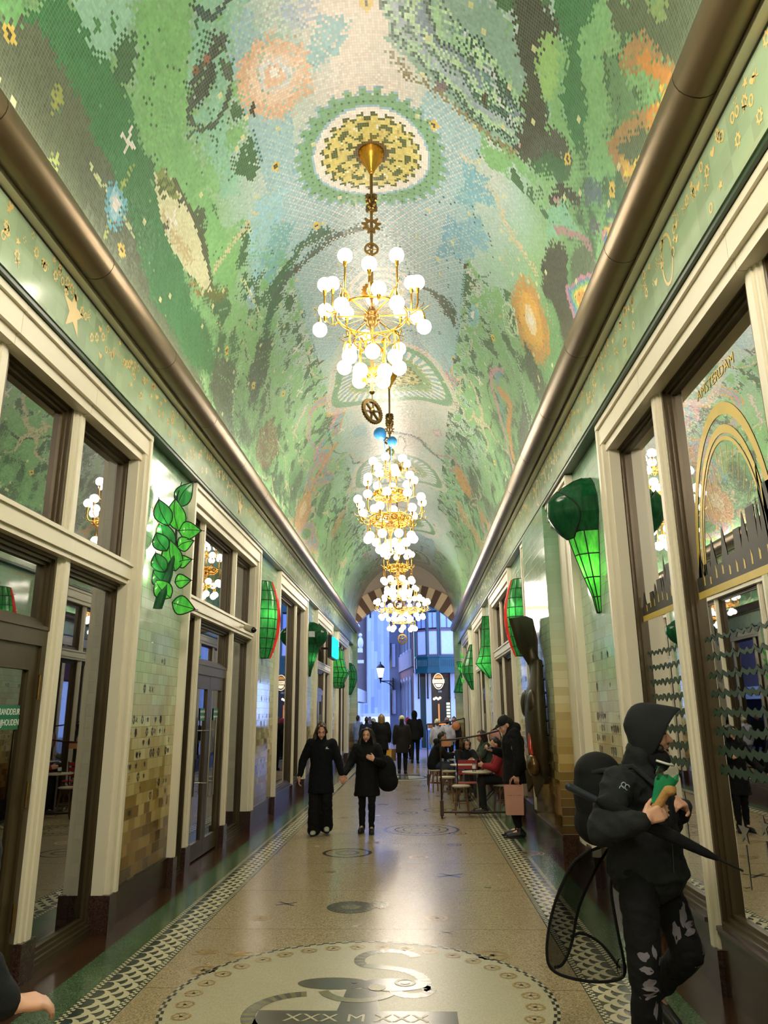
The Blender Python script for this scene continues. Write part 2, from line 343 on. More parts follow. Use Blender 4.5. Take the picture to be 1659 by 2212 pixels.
FEATS = [("p","#3f8050",8,92,[(-302,348),(-256,384),(-254,407),(-248,432),(-246,463),(-249,498),(-257,544),(-262,581),(-273,629),(-290,704),(-303,858),(-347,770),(-339,625),(-308,523),(-293,448),(-290,387)]),("p","#5f6a55",8,94,[(-335,341),(-297,356),(-290,387),(-293,448),(-304,511),(-339,625),(-347,770),(-382,1084),(-399,893),(-397,648),(-390,535),(-390,445),(-382,370)]),("p","#7fc27c",8,85,[(-326,327),(-293,354),(-301,357),(-324,346)]),("p","#9fd0b8",6,86,[(-247,385),(-198,422),(-208,433),(-225,437),(-241,436),(-251,436),(-258,427),(-257,414),(-258,399)]),("p","#4f8d5a",3,80,[(-247,408),(-240,411),(-243,419),(-248,416)]),("p","#4f8d5a",3,80,[(-229,419),(-223,423),(-229,429),(-233,425)]),("p","#84c07c",8,75,[(-182,433),(-164,478),(-177,514),(-200,545),(-210,634),(-196,764),(-231,795),(-252,689),(-259,577),(-237,490),(-222,450),(-197,430)]),("p","#7fb97a",8,90,[(-216,515),(-200,545),(-203,588),(-202,643),(-198,725),(-217,702),(-229,619),(-227,558)]),("p","#8fc6ae",10,60,[(-151,454),(-88,489),(-121,506),(-149,557),(-160,624),(-167,687),(-188,658),(-190,577),(-178,508)]),("p","#e6bd9f",7,72,[(-53,593),(-60,614),(-75,627),(-93,628),(-112,616),(-127,595),(-134,571),(-132,550),(-123,535),(-108,528),(-92,528),(-75,536),(-62,550),(-54,570)]),("p","#eed0ba",5,80,[(-65,588),(-71,602),(-81,610),(-93,611),(-106,603),(-116,589),(-120,573),(-119,559),(-113,548),(-103,542),(-92,542),(-80,548),(-71,558),(-66,572)]),("p","#d9dce0",4,85,[(-75,581),(-78,588),(-84,593),(-91,593),(-98,589),(-104,582),(-107,573),(-107,564),(-103,557),(-98,554),(-91,554),(-84,557),(-78,564),(-75,572)]),("p","#ecc3a6",3,85,[(-82,579),(-84,584),(-88,586),(-92,587),(-97,584),(-101,579),(-103,573),(-102,568),(-100,563),(-96,561),(-92,561),(-87,563),(-84,567),(-82,573)]),("p","#f6f0ea",2,95,[(-86,575),(-87,577),(-89,579),(-91,579),(-93,577),(-95,575),(-96,572),(-96,569),(-95,567),(-93,565),(-91,565),(-88,566),(-87,569),(-86,572)]),("p","#8fc0c9",7,65,[(-21,568),(-28,579),(-36,586),(-46,586),(-53,580),(-57,570),(-56,558),(-52,547),(-45,538),(-37,533),(-28,532),(-21,536),(-17,544),(-17,556)]),("p","#a9b9d6",6,45,[(-35,525),(-37,532),(-44,537),(-52,538),(-61,535),(-68,529),(-72,521),(-72,513),(-69,506),(-63,503),(-55,502),(-47,504),(-40,510),(-35,517)]),("p","#44504a",4,88,[(-138,497),(-125,506),(-136,520),(-151,524),(-162,546),(-180,548),(-192,543),(-181,525),(-160,517),(-147,508)]),("p","#3a4a46",3,85,[(-151,524),(-146,533),(-162,551),(-170,547)]),("p","#9a6a50",2,70,[(-162,521),(-163,523),(-166,523),(-168,523),(-170,521),(-171,519),(-172,516),(-171,514),(-170,512),(-168,511),(-166,511),(-164,513),(-162,515),(-162,518)]),("p","#9a6a50",2,60,[(-150,519),(-151,521),(-152,522),(-154,522),(-156,520),(-157,518),(-157,516),(-157,514),(-156,512),(-154,511),(-152,512),(-151,513),(-150,515),(-149,517)]),("c","#4a5c50",3,70,2,[(-185,533),(-193,549),(-186,568),(-169,579),(-152,573),(-137,554),(-139,528)]),("c","#3f5a58",4,70,3,[(-152,465),(-147,476),(-137,485),(-124,485),(-117,478)]),("p","#58604a",3,95,[(-244,560),(-234,584),(-232,612),(-230,670),(-241,723),(-256,768),(-261,721),(-253,640)]),("p","#dcdcb4",3,97,[(-255,553),(-244,561),(-239,583),(-237,614),(-238,659),(-245,712),(-256,756),(-266,724),(-280,663),(-278,611),(-270,577)]),("p","#c9b98e",4,60,[(-270,584),(-263,613),(-261,685),(-273,668),(-274,612)]),("p","#87995a",3,85,[(-254,554),(-244,561),(-240,583),(-240,603),(-251,594),(-255,575)]),("c","#5f6e40",2,90,1,[(-259,565),(-245,572)]),("c","#5f6e40",2,90,1,[(-260,573),(-241,582)]),("c","#5f6e40",2,90,1,[(-262,581),(-239,593)]),("p","#4a5242",2,90,[(-268,611),(-270,611),(-272,611),(-274,609),(-276,606),(-277,603),(-278,601),(-277,599),(-276,599),(-274,599),(-272,601),(-270,604),(-268,606),(-268,609)]),("p","#4a5242",2,90,[(-244,598),(-236,612),(-245,611)]),("p","#50604c",4,85,[(-228,634),(-214,652),(-227,673),(-233,662)]),("p","#6b7340",4,85,[(-272,718),(-232,775),(-236,787),(-260,761),(-277,724)]),("p","#a07a4c",4,70,[(-282,694),(-266,727),(-277,724)]),("c","#cfd9a4",1.6,75,1,[(-318,466),(-318,494),(-317,520),(-318,563)]),("c","#a8b765",1.8,75,2,[(-272,522),(-299,518),(-330,519),(-355,515)]),("p","#6fb6cf",4,75,[(-307,534),(-314,537),(-322,537),(-330,533),(-335,526),(-336,518),(-334,511),(-329,506),(-322,503),(-314,504),(-307,507),(-302,513),(-300,520),(-302,528)]),("p","#a9d3e2",3,85,[(-310,529),(-315,531),(-321,531),(-326,528),(-329,524),(-330,519),(-328,514),(-325,510),(-320,508),(-314,508),(-309,510),(-306,514),(-305,519),(-306,525)]),("p","#f1e6e2",2,95,[(-312,524),(-315,525),(-318,525),(-320,523),(-322,521),(-323,518),(-322,516),(-320,514),(-318,513),(-315,513),(-312,514),(-311,516),(-310,519),(-311,522)]),("p","#9cc3d6",3,75,[(-195,847),(-199,854),(-203,858),(-207,858),(-210,853),(-211,846),(-210,837),(-207,829),(-204,823),(-200,819),(-196,819),(-193,823),(-192,829),(-193,838)]),("p","#f3efe8",1,95,[(-197,839),(-199,841),(-200,843),(-202,842),(-203,840),(-204,838),(-204,834),(-203,831),(-202,829),(-200,828),(-198,828),(-197,830),(-197,833),(-197,836)]),("c","#d3dfb0",2,60,1,[(-206,789),(-201,838),(-200,899)]),("p","#9da658",4,80,[(-310,416),(-315,415),(-320,413),(-324,411),(-325,408),(-325,406),(-322,405),(-318,404),(-313,405),(-309,406),(-305,408),(-303,411),(-304,413),(-306,415)]),("p","#9da658",4,80,[(-355,436),(-360,435),(-366,433),(-370,431),(-372,427),(-372,424),(-370,422),(-365,421),(-360,422),(-355,423),(-351,426),(-349,429),(-349,432),(-351,435)]),("p","#9da658",4,80,[(-372,432),(-377,433),(-382,431),(-387,428),(-391,423),(-392,419),(-390,415),(-387,413),(-382,413),(-376,415),(-372,418),(-368,422),(-367,426),(-368,430)]),("p","#9da658",4,80,[(-375,488),(-380,487),(-385,485),(-388,482),(-390,480),(-389,478),(-385,477),(-381,478),(-376,479),(-371,481),(-368,483),(-366,486),(-367,488),(-370,489)]),("p","#9da658",4,80,[(-409,548),(-415,546),(-421,543),(-425,540),(-427,538),(-425,536),(-420,536),(-414,538),(-407,540),(-401,542),(-398,545),(-396,547),(-398,549),(-402,549)]),("p","#9da658",4,80,[(-368,585),(-374,585),(-378,584),(-382,582),(-383,580),(-382,578),(-378,577),(-373,576),(-368,576),(-364,577),(-360,579),(-359,581),(-361,583),(-364,585)]),("p","#aebf72",4,80,[(-355,423),(-344,434),(-364,438),(-385,435),(-382,426),(-375,415),(-366,422)]),("c","#d8c9a4",5,65,6,[(-128,716),(-148,722),(-179,731),(-221,731),(-236,729)]),("c","#d5e0b6",3,40,6,[(-186,740),(-151,735),(-121,730)]),("c","#3f6a55",9,75,10,[(-71,829),(-114,835),(-154,866),(-191,924),(-222,956),(-248,966)]),("c","#4a5f58",7,75,6,[(-15,842),(-60,846),(-105,864),(-139,873),(-161,892)]),("p","#9fcfe0",10,55,[(-142,703),(-107,726),(-136,795),(-179,825),(-189,772)]),("p","#7fb8c0",8,60,[(-135,759),(-105,786),(-137,832),(-167,862),(-171,814)]),("c","#a8d0a0",4,70,4,[(-264,907),(-306,924),(-350,950),(-377,990)]),("c","#a8d0a0",4,60,4,[(-236,973),(-256,921),(-284,924)]),("p","#46604a",8,80,[(-216,925),(-190,953),(-223,1012),(-277,1019),(-281,962)]),("p","#53634f",8,75,[(-294,825),(-280,904),(-334,938),(-375,1018),(-367,908),(-344,827)]),("p","#8a6a55",6,55,[(-297,1083),(-255,1124),(-285,1225),(-340,1168),(-334,1090)]),("c","#cf93a4",6,70,5,[(-74,1292),(-113,1354),(-142,1429),(-179,1434),(-203,1464)]),("c","#d9c0c0",6,70,4,[(-180,1239),(-206,1252),(-227,1263)]),("c","#d59a58",9,75,5,[(-141,1514),(-175,1532),(-206,1551),(-252,1556)]),("p","#d99c5a",6,70,[(-286,1629),(-308,1623),(-330,1599),(-346,1564),(-352,1530),(-348,1507),(-335,1495),(-315,1494),(-294,1500),(-275,1513),(-261,1533),(-255,1559),(-257,1589),(-267,1615)]),("p","#f0cfa0",4,80,[(-291,1582),(-299,1580),(-308,1572),(-314,1560),(-317,1546),(-316,1535),(-311,1528),(-303,1526),(-295,1528),(-287,1534),(-281,1544),(-278,1556),(-279,1568),(-283,1578)]),("c","#77b3c4",6,60,8,[(-108,1409),(-165,1438),(-208,1482),(-276,1479)]),("p","#8fb2a4",8,90,[(17,512),(97,493),(141,497),(167,517),(176,576),(175,625),(131,635),(83,607),(44,586),(22,548)]),("c","#43635a",5,72,9,[(25,520),(31,548),(53,574),(83,593),(123,615),(166,614)]),("c","#b4d8b0",5,72,9,[(30,520),(36,546),(58,570),(88,588),(126,607),(167,607)]),("c","#a9b8c8",5,72,9,[(35,520),(41,545),(63,567),(93,582),(129,600),(167,600)]),("c","#4a6f62",5,72,9,[(41,520),(48,543),(69,563),(100,575),(133,591),(167,592)]),("c","#bfe0b4",5,72,9,[(47,519),(54,541),(75,559),(106,569),(137,582),(168,585)]),("c","#7f93a8",5,72,9,[(54,519),(60,539),(81,555),(112,562),(141,573),(168,577)]),("c","#3f5a52",5,72,9,[(61,518),(68,536),(88,550),(119,554),(145,564),(169,569)]),("c","#a6d2a2",5,72,9,[(68,517),(75,533),(94,544),(125,546),(149,554),(169,561)]),("c","#3c5c50",3,70,9,[(80,522),(104,530),(131,540)]),("c","#bfe2b2",3,70,9,[(87,526),(109,538),(135,547)]),("c","#5f8f86",3,70,9,[(94,531),(115,546),(140,555)]),("c","#d0d6de",3,70,9,[(101,536),(120,554),(144,562)]),("c","#3c5c50",3,70,9,[(108,540),(126,562),(149,570)]),("c","#bfe2b2",3,70,9,[(116,544),(132,570),(154,577)]),("c","#5f8f86",3,70,9,[(123,547),(138,578),(159,584)]),("c","#d0d6de",3,70,9,[(131,551),(145,586),(164,592)]),("c","#3c5c50",3,70,9,[(139,554),(151,593),(169,599)]),("p","#7d6a78",3,75,[(87,599),(87,602),(84,605),(81,608),(78,609),(74,609),(72,608),(71,605),(72,602),(74,599),(77,596),(81,595),(84,595),(86,596)]),("p","#c79a9e",3,60,[(188,606),(187,609),(185,613),(180,618),(176,622),(171,625),(168,626),(166,625),(167,622),(170,618),(174,613),(179,609),(183,606),(186,605)]),("p","#3e5048",2,90,[(180,613),(179,615),(178,617),(177,619),(175,621),(173,622),(172,622),(171,621),(171,619),(172,617),(174,615),(176,614),(178,613),(179,613)]),("c","#8d8462",4,60,4,[(25,573),(43,597),(73,608),(100,619),(142,629),(175,625)]),("p","#47493f",6,94,[(149,468),(165,458),(190,466),(212,467),(189,490),(185,513),(201,545),(214,551),(209,576),(202,610),(177,625),(177,570),(175,540),(154,507)]),("p","#4f5348",6,90,[(186,622),(202,582),(227,551),(247,550),(255,556),(228,576),(209,609),(187,627)]),("p","#9ecb7c",5,90,[(183,480),(189,473),(204,478),(211,507),(210,535),(198,541),(186,512)]),("p","#3f7f50",6,92,[(184,446),(242,407),(243,434),(238,470),(262,503),(263,540),(245,541),(221,513),(213,470),(195,463)]),("p","#84bd80",7,85,[(223,451),(243,406),(255,417),(254,445),(272,467),(284,496),(311,488),(307,528),(282,546),(260,501),(238,475)]),("p","#3d6e4a",6,85,[(202,610),(224,579),(249,563),(248,584),(227,613),(205,623)]),("p","#58694f",8,92,[(249,402),(387,292),(371,347),(379,415),(378,455),(356,459),(362,397),(352,378),(304,398),(282,403),(264,422)]),("p","#8aa86a",6,80,[(285,374),(304,359),(307,372),(295,382)]),("p","#66936a",7,75,[(263,446),(279,427),(302,438),(326,430),(312,463),(289,473)]),("c","#b08a5a",9,80,4,[(284,428),(298,403),(318,400),(336,389),(351,381),(354,388),(347,411),(338,430),(316,461),(304,490),(317,488),(344,474),(375,455)]),("c","#d99347",5,85,3,[(300,409),(320,402),(340,388),(353,385),(349,407),(338,427)]),("p","#eccf50",1,92,[(340,397),(341,398),(341,399),(340,400),(339,402),(337,402),(336,403),(335,402),(334,401),(335,400),(335,399),(336,397),(338,397),(339,397)]),("p","#eccf50",1,92,[(346,397),(347,397),(347,398),(346,399),(345,400),(344,401),(343,401),(342,401),(342,400),(342,399),(342,398),(343,397),(344,397),(345,396)]),("p","#eccf50",1,92,[(343,404),(343,405),(343,406),(342,407),(341,408),(340,409),(339,409),(338,408),(338,408),(338,407),(338,406),(339,405),(341,404),(342,404)]),("p","#eccf50",1,92,[(340,413),(341,414),(341,415),(340,415),(340,416),(339,417),(338,417),(337,416),(336,416),(336,415),(337,414),(337,413),(338,413),(339,413)]),("p","#eccf50",1,92,[(358,467),(359,468),(358,470),(356,472),(354,475),(351,477),(349,479),(348,479),(348,478),(349,476),(351,473),(353,470),(355,468),(357,467)]),("p","#eccf50",1,92,[(338,478),(338,479),(338,481),(337,483),(335,485),(333,487),(332,487),(331,487),(330,486),(331,484),(332,482),(334,481),(336,479),(337,478)]),("p","#55674f",5,94,[(311,485),(332,438),(350,430),(371,426),(371,453),(344,470)]),("p","#9aa85e",4,80,[(339,432),(353,415),(372,419),(374,432),(361,435)]),("c","#d8b05a",4,80,3,[(325,483),(354,469),(378,455)]),("p","#3d3d36",4,92,[(238,613),(252,591),(272,577),(290,577),(277,590),(261,597),(250,624),(239,633)]),("p","#b48f90",3,60,[(258,606),(258,608),(256,611),(254,615),(251,619),(248,621),(246,622),(244,622),(245,619),(246,616),(248,612),(251,609),(254,606),(257,605)]),("p","#5c7684",7,75,[(317,528),(318,533),(316,541),(311,550),(305,558),(298,564),(291,565),(288,563),(287,558),(289,550),(293,542),(300,534),(306,529),(312,527)]),("p","#4f6f78",6,75,[(354,506),(355,509),(353,515),(349,522),(343,529),(338,535),(333,538),(330,538),(329,534),(331,529),(335,522),(340,515),(346,510),(351,506)]),("p","#64537a",4,50,[(329,553),(330,556),(328,561),(325,567),(321,573),(316,577),(312,579),(309,579),(309,575),(310,570),(314,564),(318,559),(322,555),(326,553)]),("p","#7fb8c0",6,75,[(381,458),(381,461),(378,468),(372,477),(364,487),(357,495),(351,500),(347,501),(347,498),(351,491),(357,482),(364,473),(372,465),(378,459)]),("p","#6fae70",6,85,[(321,538),(322,541),(321,546),(317,552),(313,557),(309,561),(305,563),(303,562),(302,559),(304,554),(307,549),(311,544),(315,540),(319,538)]),("p","#8ac7a8",6,70,[(237,642),(259,609),(294,600),(306,597),(272,636),(251,678)]),("c","#b88f96",4,75,3,[(260,647),(298,605),(320,592),(344,593),(372,579)]),("p","#434439",6,95,[(254,711),(258,675),(278,646),(297,647),(310,676),(339,665),(365,675),(380,706),(344,738),(314,735),(291,734),(269,747)]),("p","#5d7158",5,88,[(294,636),(310,599),(338,588),(354,593),(335,642),(312,657)]),("c","#c98ba4",5,85,2,[(377,478),(355,520),(338,555),(356,562),(374,555),(355,592),(331,635),(312,681),(338,681),(368,662)]),("c","#5f8fb4",5,85,2,[(382,473),(360,516),(343,553),(361,556),(379,548),(362,586),(336,633),(318,675),(343,672),(373,652)]),("c","#86c08a",5,85,2,[(387,467),(367,511),(348,550),(366,549),(384,540),(370,579),(341,629),(325,668),(349,662),(379,642)]),("c","#e8cf58",5,85,2,[(391,462),(373,506),(352,548),(371,542),(389,533),(376,573),(346,627),(331,661),(354,654),(384,632)]),("c","#d99a4c",5,85,2,[(396,457),(379,501),(356,546),(376,536),(393,526),(383,566),(351,624),(337,655),(359,645),(389,623)]),("p","#e9c950",4,80,[(334,558),(362,513),(373,489),(376,514),(382,530),(365,548),(353,546)]),("p","#e3a64a",4,80,[(382,605),(382,612),(380,620),(376,628),(372,634),(368,636),(366,635),(364,630),(365,623),(367,615),(370,608),(374,602),(378,600),(381,601)]),("p","#e9d25e",3,80,[(356,633),(357,637),(356,642),(354,647),(351,651),(348,654),(346,654),(344,651),(344,647),(344,642),(346,637),(349,633),(352,631),(354,631)]),("p","#cf9a55",7,75,[(289,770),(308,782),(319,802),(318,830),(305,859),(283,882),(258,888),(235,875),(220,849),(214,820),(217,794),(228,775),(245,766),(267,764)]),("p","#e8b254",5,82,[(279,787),(292,797),(299,811),(298,829),(290,847),(276,860),(259,863),(245,855),(234,839),(229,820),(231,803),(238,790),(250,783),(264,782)]),("p","#f4ddb0",3,90,[(271,804),(277,810),(280,818),(280,827),(276,835),(269,840),(261,841),(253,838),(248,830),(245,821),(245,812),(249,805),(255,801),(263,801)]),("p","#f7efe2",2,95,[(266,813),(268,816),(270,819),(269,823),(268,827),(265,829),(261,830),(258,828),(256,825),(255,822),(255,818),(257,814),(260,812),(263,812)]),("p","#8fc6d6",4,70,[(162,958),(162,971),(161,984),(157,995),(152,1001),(148,1001),(144,994),(142,983),(142,969),(143,956),(147,947),(151,941),(156,942),(160,947)]),("p","#f3efe8",1,95,[(155,964),(155,969),(155,974),(153,978),(152,979),(150,979),(149,977),(148,972),(148,967),(149,963),(150,959),(151,957),(153,958),(154,960)]),("c","#cfe0c8",2,80,1,[(203,876),(215,854),(235,864),(244,884),(234,908),(215,907),(203,876)]),("c","#cfe0c8",2,70,1,[(208,875),(238,889)]),("c","#cfe0c8",2,70,1,[(228,851),(222,914)]),("c","#cf98a4",5,80,3,[(233,1015),(210,1057),(214,1098),(256,1143),(298,1170),(339,1172)]),("c","#74a8b8",5,80,3,[(231,1028),(223,1053),(242,1099),(276,1129),(323,1157)]),("c","#d99c50",9,80,4,[(236,1075),(271,1054),(289,1128),(326,1150)]),("p","#4a5a48",7,82,[(258,874),(305,865),(349,840),(388,806),(387,852),(331,908),(288,911)]),("p","#49604a",7,80,[(306,995),(337,956),(354,1021),(357,1098),(322,1086)]),("c","#9cd0a8",4,60,6,[(233,957),(278,976),(326,983),(345,988)]),("c","#bfe0c0",3,60,8,[(255,932),(300,959),(342,962)]),("c","#e2cba6",5,55,6,[(110,675),(151,694),(170,722),(198,734),(250,738)]),("p","#7fb6c9",10,60,[(116,678),(149,681),(158,718),(123,765),(109,751)]),("p","#86b8d0",10,60,[(92,806),(144,755),(158,805),(116,865),(80,871)]),("p","#7ab0cc",8,55,[(91,788),(112,792),(95,882),(78,916)]),("p","#4a5a50",5,80,[(76,977),(99,972),(122,1003),(119,1033),(96,1013)]),("c","#45564c",4,80,3,[(53,977),(83,972),(113,998),(119,1033)]),("p","#d99c50",6,70,[(208,1619),(224,1635),(234,1655),(237,1679),(231,1704),(218,1723),(201,1727),(184,1714),(170,1688),(162,1658),(161,1631),(166,1614),(177,1607),(192,1610)]),("p","#52604c",6,80,[(199,1526),(237,1521),(266,1609),(222,1632)]),("c","#c98ba4",4,60,5,[(103,1656),(156,1592),(211,1627),(263,1659)]),("c","#4a5450",6,75,5,[(-1,1593),(54,1603),(90,1658),(131,1674)]),("p","#d4a4b4",4,60,[(117,1515),(114,1527),(109,1536),(104,1542),(98,1542),(94,1537),(92,1528),(92,1517),(95,1507),(100,1499),(106,1494),(111,1493),(116,1497),(118,1505)]),("p","#e8d0d0",2,80,[(111,1517),(110,1522),(107,1527),(104,1530),(101,1530),(99,1527),(98,1523),(98,1518),(100,1512),(102,1508),(105,1505),(108,1505),(110,1507),(111,1511)]),("p","#4f6a50",6,65,[(-275,1460),(-293,1455),(-310,1441),(-321,1423),(-324,1408),(-319,1399),(-306,1396),(-289,1398),(-272,1401),(-257,1408),(-247,1417),(-244,1429),(-248,1443),(-259,1455)]),("p","#4f6a50",6,65,[(-216,1753),(-235,1762),(-252,1756),(-265,1741),(-268,1722),(-263,1704),(-250,1690),(-233,1678),(-215,1670),(-200,1667),(-190,1672),(-186,1686),(-190,1708),(-200,1733)]),("p","#4f6a50",6,65,[(336,1471),(356,1456),(371,1450),(377,1458),(372,1484),(357,1520),(336,1553),(314,1572),(295,1574),(283,1562),(279,1544),(284,1525),(296,1506),(315,1488)]),("p","#4f6a50",6,65,[(366,1208),(385,1190),(399,1180),(405,1183),(401,1202),(387,1232),(368,1263),(347,1286),(330,1295),(318,1292),(314,1280),(318,1265),(330,1247),(347,1228)]),("p","#c9a070",6,55,[(-377,1453),(-399,1418),(-417,1380),(-429,1351),(-430,1338),(-422,1345),(-406,1366),(-386,1396),(-365,1427),(-348,1453),(-337,1473),(-335,1486),(-342,1488),(-357,1477)]),("p","#c9a070",6,55,[(-206,2023),(-226,2028),(-244,2018),(-256,2001),(-259,1982),(-252,1968),(-238,1959),(-219,1951),(-200,1945),(-184,1942),(-174,1947),(-171,1961),(-176,1982),(-188,2006)]),("p","#c9a070",6,55,[(229,1844),(246,1853),(259,1865),(265,1881),(261,1902),(249,1920),(231,1929),(212,1923),(197,1904),(186,1878),(183,1856),(186,1841),(196,1836),(211,1838)]),("p","#c9a070",6,55,[(312,1777),(334,1754),(352,1740),(359,1742),(355,1767),(340,1807),(318,1849),(294,1876),(273,1883),(260,1875),(254,1858),(258,1839),(270,1820),(289,1799)])]
DIAM = [(-321, 354), (-341, 549), (-113, 683), (-79, 812), (249, 561), (345, 462), (324, 514), (73, 654), (-278, 851), (-263, 987), (-214, 1115), (279, 1317), (6, 524), (198, 971), (-380, 758), (38, 1078), (126, 1142)]
BIRD = [(-123, 596), (-123, 870), (129, 591), (128, 868), (128, 1147), (-126, 1145), (-126, 1430), (128, 1434), (-128, 1711), (128, 1707), (123, 2010), (117, 2314), (73, 2733), (-125, 2592)]
STAR = [(-267, 502), (-180, 1170), (-115, 1470), (187, 1133), (-262, 611), (-160, 1048), (150, 1517)]
# ------------------------------------------------------------------ mosaic vault
VA, VB, VZ = 2.12, 2.83, 5.2
_t = np.linspace(-PI/2, PI/2, 4001)
_x, _z = VA*np.sin(_t), VB*np.cos(_t)
_acc = np.concatenate([[0], np.cumsum(np.hypot(np.diff(_x), np.diff(_z)))])
HALF = _acc[-1]/2
Y_END = 31.5
def lat(ix, iy, seed):
    h = (ix.astype(np.int64)*374761393 + iy.astype(np.int64)*668265263 + seed*982451653) & 0x7fffffff
    h = ((h ^ (h >> 13))*1274126177) & 0x7fffffff
    return ((h ^ (h >> 16)) & 0xffff)/65535.
def vnoise(x, y, seed=0):
    ix, iy = np.floor(x), np.floor(y); fx, fy = x-ix, y-iy
    fx = fx*fx*(3-2*fx); fy = fy*fy*(3-2*fy)
    a, b = lat(ix, iy, seed), lat(ix+1, iy, seed); c, d = lat(ix, iy+1, seed), lat(ix+1, iy+1, seed)
    return (a*(1-fx)+b*fx)*(1-fy) + (c*(1-fx)+d*fx)*fy
def fbm(x, y, seed=0, o=4):
    s = 0; a = .5; t = 0
    for k in range(o):
        s = s + a*vnoise(x*2**k + k*7.3, y*2**k - k*3.1, seed+k*17); t += a; a *= .5
    return s/t
def inside(px, py, pts):
    r = np.zeros(px.shape, bool); n = len(pts)
    for i in range(n):
        x0, y0 = pts[i]; x1, y1 = pts[(i+1) % n]
        if y0 == y1: continue
        c = ((y0 > py) != (y1 > py)) & (px < (x1-x0)*(py-y0)/(y1-y0) + x0)
        r ^= c
    return r
def segdist(px, py, pts):
    d = np.full(px.shape, 1e9)
    for (x0, y0), (x1, y1) in zip(pts, pts[1:]):
        L = (x1-x0)**2 + (y1-y0)**2 + 1e-9
        t = np.clip(((px-x0)*(x1-x0) + (py-y0)*(y1-y0))/L, 0, 1)
        d = np.minimum(d, np.hypot(px-x0-t*(x1-x0), py-y0-t*(y1-y0)))
    return d
def vault_ceiling():
    ns, ny = 304, 952
    y0, y1 = 2.5, Y_END
    se = np.linspace(-HALF, HALF, ns+1); ye = np.linspace(y0, y1, ny+1)
    te = np.interp(se + HALF, _acc, _t)
    V = np.zeros((ny+1, ns+1, 3), np.float32)
    V[..., 0] = (VA*np.sin(te))[None]; V[..., 1] = ye[:, None]; V[..., 2] = (VZ + VB*np.cos(te))[None]
    j, i = np.meshgrid(np.arange(ny), np.arange(ns), indexing='ij')
    S = ((se[:-1]+se[1:])/2)[i]; Y = ((ye[:-1]+ye[1:])/2)[j]
    rnd = lat(i, j, 5)
    bay = (((i & 1)*2 + (j & 1)*3) % 4 + (((i >> 1) & 1)*2 + ((j >> 1) & 1)*3) % 4/4.)/4.          # ordered dither of the tiles
    pal = np.array([lin(c) for c in ('#e9dad0','#d6d8d2','#b2cfc9','#9cc4a6','#90bd86','#74a872','#578e5e','#64745c','#586752')])
    w1, w2 = fbm(S*.55+3, Y*.28, 11)-.5, fbm(S*.55+40, Y*.28+9, 12)-.5
    sw, yw = S + 1.5*w1, Y + 2.2*w2
    a = np.abs(S)/HALF
    f = a*6.6 + 3.2*(fbm(sw*.5, yw*.35, 21)-.5) + 1.5*(fbm(sw*1.6, yw*.9, 22)-.5) - .15
    f = np.where(a < .14, f*.75, f)
    f += .9*np.clip((Y-9)/8, 0, 1)*np.clip(1-a*2, 0, 1)
    f = f + .9*(fbm(S*4.5, Y*2.6, 23, 3)-.5) + .5*(rnd-.5)
    f = np.clip(np.floor((f + (bay-.5)*.8)*3)/3, 0, 7.99)
    k = f.astype(int); q = (f-k)[..., None]
    C = pal[k]*(1-q) + pal[np.minimum(k+1, 8)]*q
    # moss: two-tone clumps in the green zones
    m = fbm(S*5.5+.8*w1*5, Y*4.6, 31, 4) + .10*(rnd-.5); z = np.clip((a-.22)/.2, 0, 1)*(fbm(S*.6, Y*.4, 33) > .40)
    C = np.where(((m > .56 + (bay-.5)*.14) & (z > .5))[..., None], np.array(lin('#86bd80')), C)
    C = np.where(((m < .40 + (bay-.5)*.12) & (z > .5))[..., None], np.array(lin('#47704f')), C)
    # veins running along the vault
    v = np.abs(fbm(sw*1.1, yw*.33, 41, 3)-.5); v2 = np.abs(fbm(sw*1.3+9, yw*.4+4, 42, 3)-.5)
    far = np.clip((Y-7)/6, 0, 1)
    C = np.where(((v < .011*far) & (rnd < .75))[..., None], np.array(lin('#4a5c50')), C)
    C = np.where(((v2 < .010*far) & (rnd < .7))[..., None], np.array(lin('#d5c3a6')), C)
    v3 = np.abs(fbm(sw*.9+19, yw*.3+14, 43, 3)-.5)
    for lo, hi, c in ((0, .014, '#c98f9c'), (.014, .028, '#7fb4c4'), (.028, .046, '#d6a060')):
        C = np.where(((v3 >= lo) & (v3 < hi) & (Y > 9.5) & (a > .12) & (fbm(S*.5, Y*.25, 44) > .56) & (rnd < .8))[..., None], np.array(lin(c)), C)
    cool = np.clip(1-a*2.4, 0, 1)*(fbm(sw*.8+5, yw*.3, 45) > .55)
    C = np.where(((cool > .2) & (bay < .6))[..., None], np.array(lin('#9cc4d4')), C)
    # pictorial patches, each with a ragged tile edge
    for ft in FEATS:
        pts = [(p/100., q/100.) for p, q in ft[-1]]; col = np.array(lin(ft[1]))
        if ft[0] == 'p': amp, den, wd = ft[2]/100., ft[3]/100., 0
        else: wd, den, amp = ft[2]/100., ft[3]/100., ft[4]/100.
        pad = .12 + amp + wd
        lo = [min(p[k] for p in pts)-pad for k in (0, 1)]; hi = [max(p[k] for p in pts)+pad for k in (0, 1)]
        i0, i1 = np.searchsorted(se, lo[0])-1, np.searchsorted(se, hi[0])+1
        j0, j1 = np.searchsorted(ye, lo[1])-1, np.searchsorted(ye, hi[1])+1
        sl = (slice(max(0, j0), max(0, j1)), slice(max(0, i0), max(0, i1)))
        s_, y_ = S[sl], Y[sl]
        if s_.size == 0: continue
        g1 = .09 if amp > .035 else .03
        ps = s_ + amp*2.4*(fbm(s_*5, y_*5, 61, 3)-.5) + g1*(rnd[sl]-.5); py = y_ + amp*2.4*(fbm(s_*5+50, y_*5, 62, 3)-.5) + g1*(bay[sl]-.5)
